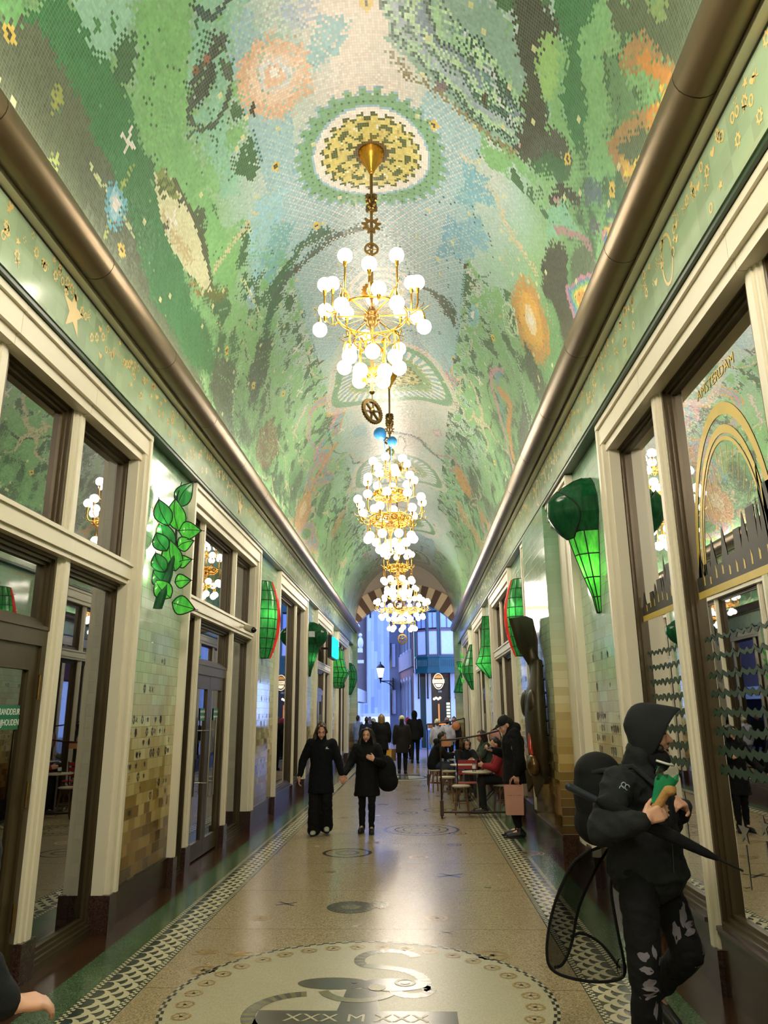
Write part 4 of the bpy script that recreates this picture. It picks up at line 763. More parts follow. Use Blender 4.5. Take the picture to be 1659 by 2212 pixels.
def shopfront(s, i, posts, transom, doors=(), base=.3, skip=()):
    """one bay of the arcade: white surround, posts, transom, bronze sashes and panes"""
    y0, y1 = SHOPS[i]
    WN[0] += 1
    root = struct_empty('window_%d' % WN[0], (0, 0, 0))
    zt = 4.27
    mb = MB()
    for a, b, sg in ((y0, y0+.12, 1), (y1-.12, y1, -1)):
        mb.box(s*XF, s*2.5, a, b, .3, ZT-.02)
        mb.box(s*(XF-.025), s*2.4, (a-.004 if sg > 0 else b-.05), (a+.05 if sg > 0 else b+.004), .304, ZT-.024)
        mb.box(s*(XF+.05), s*2.42, (b if sg > 0 else a-.035), (b+.035 if sg > 0 else a), .3, zt)
    mb.build('surround', M['cream'], root)
    lt = MB(); yy = y0+.0
    joints = [y0] + [p for p in posts] + [y1]
    for a, b in zip(joints, joints[1:]):
        lt.box(s*(XF-.005), s*2.42, a+.003, b-.003, zt+.06, ZT-.035); lt.box(s*(XF-.03), s*2.42, a+.003, b-.003, ZT-.075, ZT-.02); lt.box(s*(XF+.03), s*2.44, a+.003, b-.003, zt-.02, zt+.06)
    lt.build('lintel', M['cream'], root)
    gr = MB()
    gr.box(s*(XF-.02), s*2.5, y0, y0+.14, 0, .3); gr.box(s*(XF-.02), s*2.5, y1-.16, y1, 0, .3)
    gr.build('plinth', M['redgran'], root)
    for p in posts:
        m = MB(); pw = .43 if (s > 0 and i == 1) else .1; moulded(m, s, p-pw, p+pw, .27, zt, 2.36); m.box(s*2.35, s*2.5, p-pw, p+pw, 0, .27, 1)
        m.build('post', [M['cream'], M['redgran']], root)
    if transom:
        m = MB()
        for a, b in zip(joints, joints[1:]):
            moulded(m, s, max(a, y0+.1)+.002, min(b, y1-.06)-.002, 3.0, 3.2, 2.315, True)
        m.build('transom', M['cream'], root)
    bays = list(zip([y0+.12] + [p+.1 for p in posts], [p-.1 for p in posts] + [y1-.12]))
    for k, (a, b) in enumerate(bays):
        if k in skip: continue
        if transom: sash(s, root, a, b, 3.2, zt)
        top = 3.0 if transom else zt
        if k in doors:
            sash(s, root, a, b, 2.42, top)
            DN[0] += 1
            d = struct_empty('door_%d' % DN[0]); lo, hi = (a, b)
            m = MB(); m.box(s*2.41, s*2.53, a, a+.07, .0, 2.42); m.box(s*2.41, s*2.53, b-.07, b, 0, 2.42); m.box(s*2.41, s*2.53, a+.07, b-.07, 2.3, 2.42)
            m.build('door_frame', M['bronze'], d)
            nl = 2 if b-a > 1.2 else 1
            for q in range(nl):
                p0 = a+.07 + (b-a-.14)*q/nl + .004; p1 = a+.07 + (b-a-.14)*(q+1)/nl - .004
                lf = MB(); w = .11
                lf.box(s*2.43, s*2.48, p0, p0+w, .02, 2.3); lf.box(s*2.43, s*2.48, p1-w, p1, .02, 2.3); lf.box(s*2.43, s*2.48, p0+w, p1-w, 2.12, 2.3); lf.box(s*2.43, s*2.48, p0+w, p1-w, .02, .22)
                leaf = lf.build('door_leaf', M['bronze'], d)
                g = MB(); g.poly([(s*2.455, p0+w*.9, .2), (s*2.455, p1-w*.9, .2), (s*2.455, p1-w*.9, 2.14), (s*2.455, p0+w*.9, 2.14)]); g.build('pane', M['glass'], leaf)
                hy = (p1-.14 if q == 0 and nl == 2 else p0+.14)
                if nl == 2:
                    h = MB(); h.tube([(s*2.36, hy, .75), (s*2.36, hy, 1.75)], .014, 8); h.tube([(s*2.36, hy, .92), (s*2.45, hy, .92)], .009, 6); h.tube([(s*2.36, hy, 1.58), (s*2.45, hy, 1.58)], .009, 6)
                    h.build('handle', M['steel'], leaf)
                if nl == 1:
                    h = MB()
                    for hz in (.45, 1.25, 2.0): h.tube([(s*2.40, p1+.01, hz-.09), (s*2.40, p1+.01, hz+.09)], .013, 8)
                    h.build('hinge', M['oldbrass'], leaf)
        else:
            zb = .05 if base < .1 else base
            sash(s, root, a, b, zb, top)
            if zb > .1:
                m = MB(); m.box(s*2.385, s*2.53, a, b, 0, zb-.032); m.build('stall_riser', M['brown'], root)
                m = MB(); m.box(s*2.36, s*2.53, a, b, zb-.03, zb); m.build('sill', M['redgran'], root)
            else:
                m = MB(); m.box(s*2.39, s*2.56, a, b, 0, zb); m.build('sill', M['bronze'], root)
    # dim room behind the glass
    r = MB(); xi, xo = 2.7, 4.6
    r.box(s*xo, s*(xo+.05), y0-.3, y1+.3, 0, 4.5); r.box(s*xi, s*xo, y0-.35, y0-.3, 0, 4.5); r.box(s*xi, s*xo, y1+.3, y1+.35, 0, 4.5)
    r.box(s*xi, s*xo, y0-.3, y1+.3, 4.5, 4.55); r.box(s*2.62, s*xo, y0-.3, y1+.3, -.05, 0)
    struct(r.build('wall_shop_%d' % WN[0], M['pink_room'] if (s > 0 and i == 2) else M['dark_room']))
    return root
M['pink_room'] = simple('pink_shop_interior', '#b5766e', .7, var=.15, scale=2)
shopfront(-1, 0, [4.45, 5.68], True, doors=(1,), base=.05)
shopfront(-1, 1, [9.42, 11.2], True, doors=(1,), base=.05)
shopfront(-1, 2, [14.98, 17.2], False)
shopfront(-1, 3, [20.9, 22.9], True, doors=(1,), base=.05)
shopfront(-1, 4, [26.6, 28.4], False)
shopfront(1, 0, [3.83, 5.62], False, base=.42)
shopfront(1, 1, [9.53], False, skip=(1,))
shopfront(1, 2, [15.2, 17.0], True)
shopfront(1, 3, [20.9, 22.9], True, doors=(1,), base=.05)
shopfront(1, 4, [26.6, 28.4], False)

# tiled pier in the second bay on the right; the fish fountain hangs on it
mb = MB(); mb.box(2.205, 2.66, 9.98, 12.0, .3, ZT-.016, 0); mb.box(2.19, 2.66, 9.97, 12.01, 0, .3, 1)
# front faces use courses seen from the passage
mb2 = MB(); mb2.box(2.2, 2.206, 9.98, 12.0, .3, ZT-.016)
p = struct(mb.build('wall_pier', [M['pier'], M['brown']])); mb2.build('pier_facing', M['panel'], p)

# end wall with its striped arch
def end_wall():
    R, cz = 2.69, 3.71; Ro = 3.42
    def top(x, rr): return cz + math.sqrt(max(rr*rr - x*x, 0))
    hw = 2.05
    mb = MB(); n = 40
    xs = np.linspace(-2.7, 2.7, n+1)
    y0, y1 = 31.5, 31.85
    # lunette above the arch
    for a, b in zip(xs, xs[1:]):
        za = top(a, R) if abs(a) < hw+.02 else 0; zb = top(b, R) if abs(b) < hw+.02 else 0
        if abs((a+b)/2) > hw: za = zb = 0
        else: za, zb = top(a, R), top(b, R)
        mb.poly([(a, y0, za), (b, y0, zb), (b, y0, 8.6), (a, y0, 8.6)][::1], 0)
        if abs((a+b)/2) < hw: mb.poly([(a, y0, za), (a, y1, za), (b, y1, zb), (b, y0, zb)], 0)
    for s in (-1, 1): mb.box(s*hw, s*2.7, y0-.001, y1, 0, top(hw, R), 1)
    o = struct(mb.build('wall_back', [simple('end_band', '#a3938a', .4, var=.12, scale=3), M['panel']]))
    st = MB(); nv = 23; a0 = math.acos(-.985)*1.0
    lim = math.radians(58)
    for k in range(nv):
        a, b = -lim + 2*lim*k/nv, -lim + 2*lim*(k+1)/nv
        q = []
        for rr in (R, Ro):
            q.append([(rr*math.sin(x), cz + rr*math.cos(x)) for x in (a, b)])
        pr = [(q[0][0][0], 31.44, q[0][0][1]), (q[0][1][0], 31.44, q[0][1][1]), (q[1][1][0], 31.44, q[1][1][1]), (q[1][0][0], 31.44, q[1][0][1])]
        st.prism(pr, (0, .42, 0), k % 2)
    st.build('arch_voussoirs', [simple('arch_brown', '#55392a', .6, var=.2), simple('arch_buff', '#cdb294', .6, var=.12)], o)
end_wall()

m = MB(); m.box(-2.7, 2.7, -9.2, -9.0, 0, 8.2); struct(m.build('wall_sky_block', M['cream']))  # unseen wall added across the open end to keep out blue sky light
# ------------------------------------------------------------------ chandeliers
def gear_mb(mb, c, axis, r, n, th=.012, r0=.7, spokes=5, mi=0, tw=.12):
    """toothed wheel with spokes, turned to face axis"""
    q = Vector((0,0,1)).rotation_difference(Vector(axis)); c = Vector(c)
    N = n*4; out, inn = [], []
    for k in range(N):
        a = 2*PI*k/N; rr = r*(1+tw) if k % 4 in (1, 2) else r
        out.append((rr*math.cos(a), rr*math.sin(a))); inn.append((r*r0*math.cos(a), r*r0*math.sin(a)))
    W = lambda p, z: c + q @ Vector((p[0], p[1], z))
    for k in range(N):
        j = (k+1) % N
        a, b, d, e = out[k], out[j], inn[j], inn[k]
        mb.add([W(a,-th),W(b,-th),W(d,-th),W(e,-th),W(a,th),W(b,th),W(d,th),W(e,th)], [(0,1,2,3)[::-1],(4,5,6,7),(0,1,5,4),(2,3,7,6)], mi)
    if spokes:
        mb.lathe([(0,-th*1.4),(r*.2,-th*1.4),(r*.2,th*1.4),(0,th*1.4)], c, 10, mi, axis)
        for k in range(spokes):
            a = 2*PI*k/spokes; u = q @ Vector((math.cos(a), math.sin(a), 0)); v = q @ Vector((-math.sin(a), math.cos(a), 0)); w = q @ Vector((0,0,1))
            mb.obox(c + u*r*.45, u*r*.36, v*r*.06, w*th*.8, mi)
def ring_mb(mb, c, R, r, seg=40, mi=0, squash=1):
    mb.tube([(c[0]+R*math.cos(2*PI*k/seg), c[1]+R*math.sin(2*PI*k/seg), c[2]) for k in range(seg)], r, 8, mi, closed=True)
_g = MB(); _g.ell((0,0,0), .078, 20); GLOBE = None
def make_arm(root, a, R0, z0, R1, z1, up):
    """curved tube from the ring to a socket with its globe"""
    global GLOBE
    ca, sa = math.cos(a), math.sin(a)
    P = lambda r, z: (r*ca, r*sa, z)
    dz = z1-z0; m = MB()
    if up: pts = [P(R0,z0), P(R0+(R1-R0)*.45, z0-.035), P(R0+(R1-R0)*.85, z0-.02), P(R1, z0+.05), P(R1, z1-.13)]
    else: pts = [P(R0,z0), P(R0+(R1-R0)*.5, z0+.05), P(R0+(R1-R0)*.9, z0+.045), P(R1, z0-.01), P(R1, min(z0-.03, z1+.14))]
    m.tube(pts, .0105, 7)
    m.tube([pts[2], P(R1+.05, pts[2][2] + (.02 if up else .05)), P(R1+.065, pts[2][2] + .06)], .005, 5)       # little hook
    s = 1 if up else -1
    prof = [(.010,-.135),(.016,-.12),(.018,-.10),(.027,-.075),(.036,-.05),(.034,-.046),(.0,-.046)]
    m.lathe([(r, s*h) for r, h in prof], P(R1, z1), 12)
    arm = m.build('arm', M['brass'], root)
    if GLOBE is None:
        g = _g.build('globe', M['globe'], arm); GLOBE = g
        g.location = P(R1, z1)
    else:
        g = GLOBE.copy(); COL.objects.link(g); g.parent = arm; g.location = P(R1, z1)
def chandelier(y, label, tiers, rings, ornaments, zlow, pend, hub=None):
    root = thing('chandelier', label, 'chandelier', (0, y, 0), 0, 'brass globe chandeliers along the vault')
    m = MB(); m.lathe([(.155,8.03),(.15,7.99),(.135,7.965),(.13,7.94),(.11,7.92),(.105,7.9),(.08,7.87),(.07,7.84),(.05,7.81),(.04,7.78),(.02,7.74),(0,7.74)], (0,0,0), 22); m.build('ceiling_rose', M['brass'], root)
    m = MB(); m.tube([(0,0,7.8),(0,0,zlow)], .017, 10); m.ell((0,0,zlow-.02), .03, 10); m.build('rod', M['oldbrass'], root)
    for kind, z, r in ornaments:
        m = MB()
        if kind == 'twin': 
            gear_mb(m, (0,-.0,z), (.85,-.5,.1), r, 14); gear_mb(m, (0,0,z), (-.8,-.55,.1), r, 14)
        elif kind == 'star': gear_mb(m, (0,-.02,z), (.1,-1,0), r*.6, 9, .008, .6, 0, 0, .55)
        elif kind == 'wheel': gear_mb(m, (0,-.02,z), (.15,-1,0), r, 24, .01, .74, 5, 0, .05)
        elif kind == 'chainring': gear_mb(m, (0,-.03,z), (-.1,-1,.15), r, 16, .006, .6, 0, 0, .14)
        elif kind == 'heart': gear_mb(m, (-.05,-.03,z), (.5,-1,0), r, 14, .006, .5, 4, 0, .12); gear_mb(m, (.05,-.03,z), (-.5,-1,0), r, 14, .006, .5, 4, 0, .12)
        elif kind == 'drum':
            for k in range(14):
                a = 2*PI*k/14; m = MB(); gear_mb(m, (r*math.cos(a), r*math.sin(a), z), (math.cos(a), math.sin(a), 0), .055, 10, .004, .6, 3)
                if k < 13: m.build('gear_ornament', M['brass'], root)
        m.build('gear_ornament', M['brass'] if kind in ('chainring','heart','drum') else M['oldbrass'], root)
    for z, R, r, sp in rings:
        m = MB(); ring_mb(m, (0,0,z), R, r); 
        m.build('wheel_rim', M['brass'], root)
        m = MB()
        for k in range(sp):
            a = 2*PI*k/sp; m.tube([(.03*math.cos(a), .03*math.sin(a), z+.02*(k % 2)), (R*math.cos(a), R*math.sin(a), z)], .011 if k % (sp//6 or 1) == 0 else .0025, 5)
        m.build('spokes', M['brass'], root)
    if hub:
        m = MB(); m.lathe([(.03,hub+.16),(.05,hub+.13),(.055,hub+.10),(.075,hub+.09),(.078,hub+.06),(.06,hub+.055),(.085,hub+.03),(.088,hub),(.06,hub-.01),(.065,hub-.05),(.035,hub-.08),(.02,hub-.14)], (0,0,0), 18); m.build('hub', M['oldbrass'], root)
    for R0, z0, R1, z1, n, up, ph in tiers:
        for k in range(n): make_arm(root, ph + 2*PI*k/n, R0, z0, R1, z1, up)
    if pend:
        z, r, ax = pend; m = MB(); m.tube([(0,0,zlow-.04),(0,0,z+r*1.02)], .005, 6); gear_mb(m, (0,0,z), ax, r, 30, .014, .78, 6, 0, .06); m.build('pendant_wheel', M['oldbrass'], root)
    return root
chandelier(7.1, 'brass chandelier hanging nearest the viewer, wide spoked wheel ringed by white globes', 
    [(.40,5.93,.46,6.42,5,True,.35),(.40,5.93,.52,6.22,5,True,.95),(.40,5.93,.50,5.95,4,True,.2),(.42,5.93,.56,5.78,6,False,.0),(.22,5.60,.30,5.35,7,False,.3),(.14,5.55,.18,5.22,4,False,.9)],
    [(5.93,.385,.015,24),(5.62,.19,.010,6)], [('twin',7.35,.1),('star',7.05,.12),('wheel',6.74,.078),('chainring',6.22,.1),('heart',5.22,.09)], 5.06, (4.82,.135,(.72,-.68,.12)), 5.87)
chandelier(12.9, 'tall brass chandelier second from the viewer, four tiers of globes, balloons tied to it',
    [(.20,6.02,.32,6.26,6,True,.3),(.30,5.62,.44,5.92,9,True,.1),(.38,5.22,.60,5.52,10,True,.25),(.34,5.12,.50,5.30,5,True,.6),(.30,5.12,.42,4.82,9,False,.2),(.16,4.9,.2,4.62,5,False,.5)],
    [(6.02,.2,.014,6),(5.68,.30,.012,6),(5.58,.30,.012,6),(5.2,.38,.014,6),(5.08,.3,.012,6)], [('twin',7.1,.12),('star',6.9,.1),('heart',6.68,.07),('chainring',6.45,.08),('drum',5.63,.3),('drum',5.14,.34)], 4.6, None, 5.0)
chandelier(18.5, 'brass chandelier in the middle of the passage, third from the viewer, compact stacked tiers',
    [(.18,5.75,.26,6.0,6,True,.3),(.26,5.4,.36,5.7,8,True,.1),(.24,5.3,.38,5.02,8,False,.3),(.2,4.95,.28,4.72,6,False,.1)],
    [(5.75,.18,.012,6),(5.4,.26,.012,6),(5.3,.26,.012,6),(4.95,.2,.012,6)], [('drum',5.35,.26),('chainring',6.4,.1)], 4.6, (4.42,.13,(.3,-1,0)), 5.1)
chandelier(24.1, 'broadest brass chandelier, farthest in, hanging in front of the striped arch',
    [(.35,5.45,.5,5.72,8,True,.2),(.62,5.02,.86,5.28,16,True,.1),(.5,5.05,.62,5.42,8,True,.4),(.58,5.0,.7,4.80,12,False,.2),(.3,4.62,.42,4.42,8,False,.1),(.2,4.9,.3,4.75,6,False,.4)],
    [(5.45,.35,.014,6),(5.03,.62,.018,12),(4.98,.56,.014,6),(4.62,.3,.014,6)], [('wheel',5.6,.16),('chainring',6.3,.12)], 4.3, (4.08,.16,(.35,-1,.1)), 4.9)
# ------------------------------------------------------------------ stained-glass wall lanterns
def stained(name, c1, c2, glow):
    t = NT(name); p = t.pos()
    mp = t.n('ShaderNodeMapping'); mp.inputs['Scale'].default_value = (9, 9, 2.2); t.l(p, mp.inputs[0])
    nz = t.noise(2.2, 5, mp.outputs[0], .6)
    col = t.ramp(nz, [(.3, lin(c1)), (.7, lin(c2))])
    b = t.bsdf(col, .15, 0, .6)
    tl = t.n('ShaderNodeBsdfTranslucent'); t.l(col, tl.inputs[0])
    mx = t.n('ShaderNodeMixShader'); mx.inputs[0].default_value = .55; t.l(b.outputs[0], mx.inputs[1]); t.l(tl.outputs[0], mx.inputs[2])
    em = t.n('ShaderNodeEmission'); t.l(col, em.inputs[0]); em.inputs[1].default_value = glow
    ad = t.n('ShaderNodeAddShader'); t.l(mx.outputs[0], ad.inputs[0]); t.l(em.outputs[0], ad.inputs[1])
    m = t.done(ad); m.cycles.emission_sampling = 'NONE'; return m
M['g_lit'] = stained('green_glass_lit', '#2a8a2f', '#63d24a', .35)
M['g_mid'] = stained('green_glass', '#1f7a3c', '#4cae5a', .12)
M['g_dark'] = stained('green_glass_dark', '#12462c', '#27703f', .03)
M['redglass'] = stained('red_glass', '#b3201c', '#f0483c', .25)
M['lead'] = simple('lead_came', '#101611', .5, .3)
M['tooth'] = simple('white_glass', '#e6e0d2', .25)
M['cavity'] = simple('dark_glass', '#1b0f10', .3)
LG = 'green stained-glass wall lanterns'
def shell(root, s, secs, mat, name='glass_body', lead=.007, nphi=9, every=2, phi=(0, 180), xw=XW, hoops=None):
    """glass shell against the wall; secs = [(z, y, half width, depth)]; with lead cames"""
    g = MB(); rows = []
    for z, y, w, d in secs:
        r = []
        for k in range(nphi):
            a = math.radians(phi[0] + (phi[1]-phi[0])*k/(nphi-1))
            r.append((s*(xw - d*math.sin(a)), y - w*math.cos(a), z))
        rows.append(r)
    g.loft(rows, 0, False, False, False)
    gl = g.build(name, mat, root)
    l = MB()
    for k in range(0, nphi, every): l.tube([r[k] for r in rows], lead, 5)
    for j in (hoops if hoops is not None else range(len(rows))): l.tube(rows[j], lead, 5)
    l.build('lead_lines', M['lead'], gl)
    return gl
def glow(s, y, z, p=2.2, d=.12): point('lantern_light', (s*(XW-d), y, z), p, (.85, 1.0, .6), .04)

def leaf(root, c, ang, L, W, s, mat, fold=.25, tilt=0):
    """pointed leaf growing from c at ang, standing out from the wall, folded on its rib"""
    ca, sa = math.cos(ang), math.sin(ang); g = MB(); A, B, rib = [], [], []
    for k in range(9):
        t = k/8; w = W*math.sin(PI*t**.8)*.5; off = .05*math.sin(PI*t) + tilt*t
        def P(u, v, d):
            h = u*ca - v*sa
            return (s*min(2.31, c[0] - .8*h + .3*d), c[1] + .55*h - d, c[2] + u*sa + v*ca)
        rib.append(P(t*L, 0, off)); A.append(P(t*L, w, off - fold*w)); B.append(P(t*L, -w, off - fold*w))
    g.loft([A, rib, B], 0, True, False, False)
    lf = g.build('leaf', mat, root); l = MB()
    l.tube(A, .007, 5); l.tube(B, .007, 5); l.tube(rib, .004, 5); l.tube([rib[-1], tuple(Vector(rib[-1]) + (Vector(rib[-1])-Vector(rib[-2]))*.8)], .004, 4)
    l.build('lead_lines', M['lead'], lf)
def vine(s, y):
    root = thing('wall_lantern', 'leafy green glass vine lantern on the left wall, nearest the viewer', 'lantern', (0,0,0), 0, LG)
    st = MB(); stem = [(s*2.24,y-.14,2.86),(s*2.2,y-.06,3.05),(s*2.17,y+.02,3.3),(s*2.14,y+.06,3.55),(s*2.15,y+.04,3.85),(s*2.17,y+.08,4.1),(s*2.17,y+.2,4.3)]
    st.tube(stem, [.016,.016,.014,.013,.012,.01,.006], 6); st.build('stem', M['lead'], root)
    st = MB(); st.loft([[(s*(x-w*math.sin(a)*.9), yy-w*math.cos(a), z) for a in np.linspace(0, 2*PI, 9)[:-1]] for z, yy, x, w in ((2.84,y-.14,2.22,.055),(3.0,y-.1,2.2,.06),(3.2,y-.03,2.17,.05),(3.42,y+.02,2.15,.03))], 0, False); st.build('stalk', M['g_dark'], root)
    P = math.radians
    for dy, z, a, L, W, m in [(.14,4.0,62,.34,.20,'g_mid'),(.06,3.70,100,.36,.22,'g_lit'),(.06,3.70,8,.26,.20,'g_lit'),(.02,3.48,112,.34,.22,'g_mid'),(.06,3.52,28,.2,.16,'g_lit'),(.04,3.26,104,.34,.23,'g_lit'),
        (.06,3.34,22,.18,.14,'g_lit'),(-.0,3.10,140,.22,.18,'g_mid'),(.05,3.14,12,.18,.15,'g_lit'),(-.06,2.96,135,.24,.2,'g_lit'),(.0,2.92,-12,.26,.2,'g_lit'),(-.1,3.45,125,.22,.18,'g_mid'),(-.1,3.72,115,.30,.2,'g_mid'),(-.12,3.22,120,.22,.17,'g_mid')]:
        leaf(root, (2.12 + (.06 if m == 'g_mid' else 0), y+dy, z), P(a), L, W, s, M[m])
    glow(s, y-.25, 3.2, 1.6, .05); glow(s, y-.1, 3.7, 1.3, .05)
def mouth(s, y, label):
    root = thing('wall_lantern', label, 'lantern', (0,0,0), 0, LG)
    z0, z1 = 2.74, 4.10; n = 9; secs = []
    for k in range(n):
        t = k/(n-1); w = .27*max(.06, math.sin(PI*min(1, .08+t*.98)))**.7 if t < .85 else .27*.62; secs.append((z0+(z1-z0)*t, y+.03-.06*t, w, .10+.17*math.sin(PI*min(1, t*.9+.04))**.8))
    shell(root, s, secs, M['g_mid'], 'outer_cheek', .007, 7, 2, (0, 96))
    inner = [(z, yy, w*.9, d*.8) for z, yy, w, d in secs]
    sh = MB(); rows = []
    for z, yy, w, d in inner: rows.append([(s*(XW-d*math.sin(math.radians(a))), yy-w*math.cos(math.radians(a)), z) for a in (92,112,135,158,180)])
    sh.loft(rows, 0, False, False, False); sh.build('dark_mouth', M['cavity'], root)
    lp = MB(); lp.tube([(s*(XW-d*1.03), yy + .02, z) for z, yy, w, d in secs], [.012+.03*math.sin(PI*(k+.5)/n) for k in range(n)], 8); lp.build('red_lip', M['redglass'], root)
    for k in range(9):
        f = (k+.6)/9.4*(n-1); i = int(f); q = f-i; a, b = secs[i], secs[min(i+1, n-1)]
        z, yy, w, d = [a[m]*(1-q)+b[m]*q for m in range(4)]
        t = MB(); c = (s*(XW-d*.93), yy + w*.32, z); t.lathe([(.024,0),(.018,.03),(.004,.065)], c, 7, 0, (s*-.75, .75, -.1)); t.build('tooth', M['tooth'], root)
    glow(s, y-.08, 3.5, 2.0)
def bud(s, y, label, petals='g_dark', cone='g_lit', zb=2.78, zn=3.62, zt=4.24):
    root = thing('wall_lantern', label, 'lantern', (0,0,0), 0, LG)
    shell(root, s, [(zb,y,.035,.04),(zb+.16,y,.06,.07),(zb+.36,y,.11,.14),(zb+.6,y,.16,.22),(zn,y,.2,.29)], M[cone], 'cone', .007, 7, 1)
    h = zt - zn
    bulb = [(zn-.06,y,.15,.24),(zn+.08*h,y,.22,.36),(zn+.3*h,y,.28,.45),(zn+.55*h,y,.28,.44),(zn+.8*h,y,.19,.32),(zn+.94*h,y,.09,.18),(zt,y,.015,.08)]
    shell(root, s, bulb, M[petals], 'bud_petals', .007, 9, 4, hoops=[0])
    # the front petal overlaps the bud
    g = MB(); rows = []
    for k in range(11):
        t = k/10; z = zn-.1*h + (h*.82)*t; ww = math.sin(PI*min(1, .06+.94*t))**.6
        q = (z-zn)/h; d = np.interp(q, [-.1,.08,.3,.55,.8,.94,1], [.26,.37,.455,.45,.33,.2,.1])+.03; wd = np.interp(q, [-.1,.08,.3,.55,.8,.94,1], [.17,.23,.285,.285,.2,.1,.03])+.02
        rows.append([(s*(XW-d*math.sin(math.radians(a))), y-wd*math.cos(math.radians(a)), z) for a in [72+u*ww*48 for u in (-1,-.6,-.2,.2,.6,1)]])
    g.loft(rows, 0, True, False, False); pt = g.build('front_petal', M[petals], root)
    l = MB(); l.tube([r[0] for r in rows] + [r[-1] for r in rows][::-1], .008, 5, closed=True); l.build('lead_lines', M['lead'], pt)
    glow(s, y, zb+.45, 2.2, .1)
vine(-1, 7.55); mouth(-1, 13.2, 'open mouth lantern with green cheek and red lip on the left wall')
bud(-1, 19.2, 'dark green flower bud lantern on the left wall before the turquoise sign', 'g_dark', 'g_dark', 2.7, 3.5, 4.08)
root = thing('wall_lantern', 'boot shaped green glass lantern with square leading, left wall', 'lantern', (0,0,0), 0, LG)
shell(root, -1, [(3.9,24.9,.24,.2),(3.8,24.9,.32,.34),(3.5,24.9,.32,.36),(3.25,24.95,.34,.42),(3.08,25.1,.42,.52),(2.92,25.15,.36,.42),(2.76,25.2,.26,.34),(2.66,25.35,.16,.34),(2.6,25.5,.07,.3)], M['g_mid'], 'glass_body', .012, 9, 1)
glow(-1, 24.95, 3.4, 2.5)
root = thing('wall_lantern', 'slim cone shaped green lantern at the far end of the left wall', 'lantern', (0,0,0), 0, LG)
shell(root, -1, [(3.75,30.6,.08,.08),(3.65,30.6,.2,.22),(3.4,30.6,.27,.34),(3.1,30.6,.26,.36),(2.8,30.6,.17,.26),(2.5,30.6,.05,.1)], M['g_mid'], 'glass_body', .012, 9, 1)
bud(1, 7.72, 'green tulip bud lantern on the right wall, nearest the viewer', 'g_dark', 'g_lit')
mouth(1, 13.35, 'open mouth lantern with green cheek and red lip on the right wall')
root = thing('wall_lantern', 'long faceted leaf lantern with pointed ends on the right wall', 'lantern', (0,0,0), 0, LG)
shell(root, 1, [(4.2,19.4,.02,.16),(3.85,19.35,.2,.2),(3.4,19.3,.3,.24),(3.15,19.3,.3,.3),(2.98,19.3,.28,.38),(2.62,19.3,.02,.06)], M['g_mid'], 'glass_body', .01, 5, 1)
glow(1, 19.3, 3.05, 3.0, .16)
root = thing('wall_lantern', 'spindle shaped green lantern with fins on the right wall', 'lantern', (0,0,0), 0, LG)
b_ = shell(root, 1, [(3.95,25.0,.06,.1),(3.75,25.0,.12,.18),(3.5,25.0,.2,.26),(3.25,25.0,.26,.36),(3.0,25.0,.27,.36),(2.75,25.0,.2,.24),(2.5,25.0,.07,.1)], M['g_mid'], 'glass_body', .012, 7, 1)
for z, a in ((3.6, 40), (3.3, 20), (3.1, -25), (2.8, -30)):
    f = MB(); f.prism([(2.0,25.0,z),(1.88,25.0,z+.12),(1.92,25.0,z-.06),(2.02,25.0,z-.1)], (0,.02,0)); f.build('fin', M['g_lit'], root)
root = thing('wall_lantern', 'hourglass shaped green lantern at the far end of the right wall', 'lantern', (0,0,0), 0, LG)
shell(root, 1, [(3.75,30.6,.26,.26),(3.55,30.6,.2,.2),(3.3,30.6,.07,.1),(3.1,30.6,.16,.2),(2.85,30.6,.26,.3),(2.55,30.6,.36,.4)], M['g_mid'], 'glass_body', .012, 7, 1)
glow(1, 30.6, 3.5, 2.0)

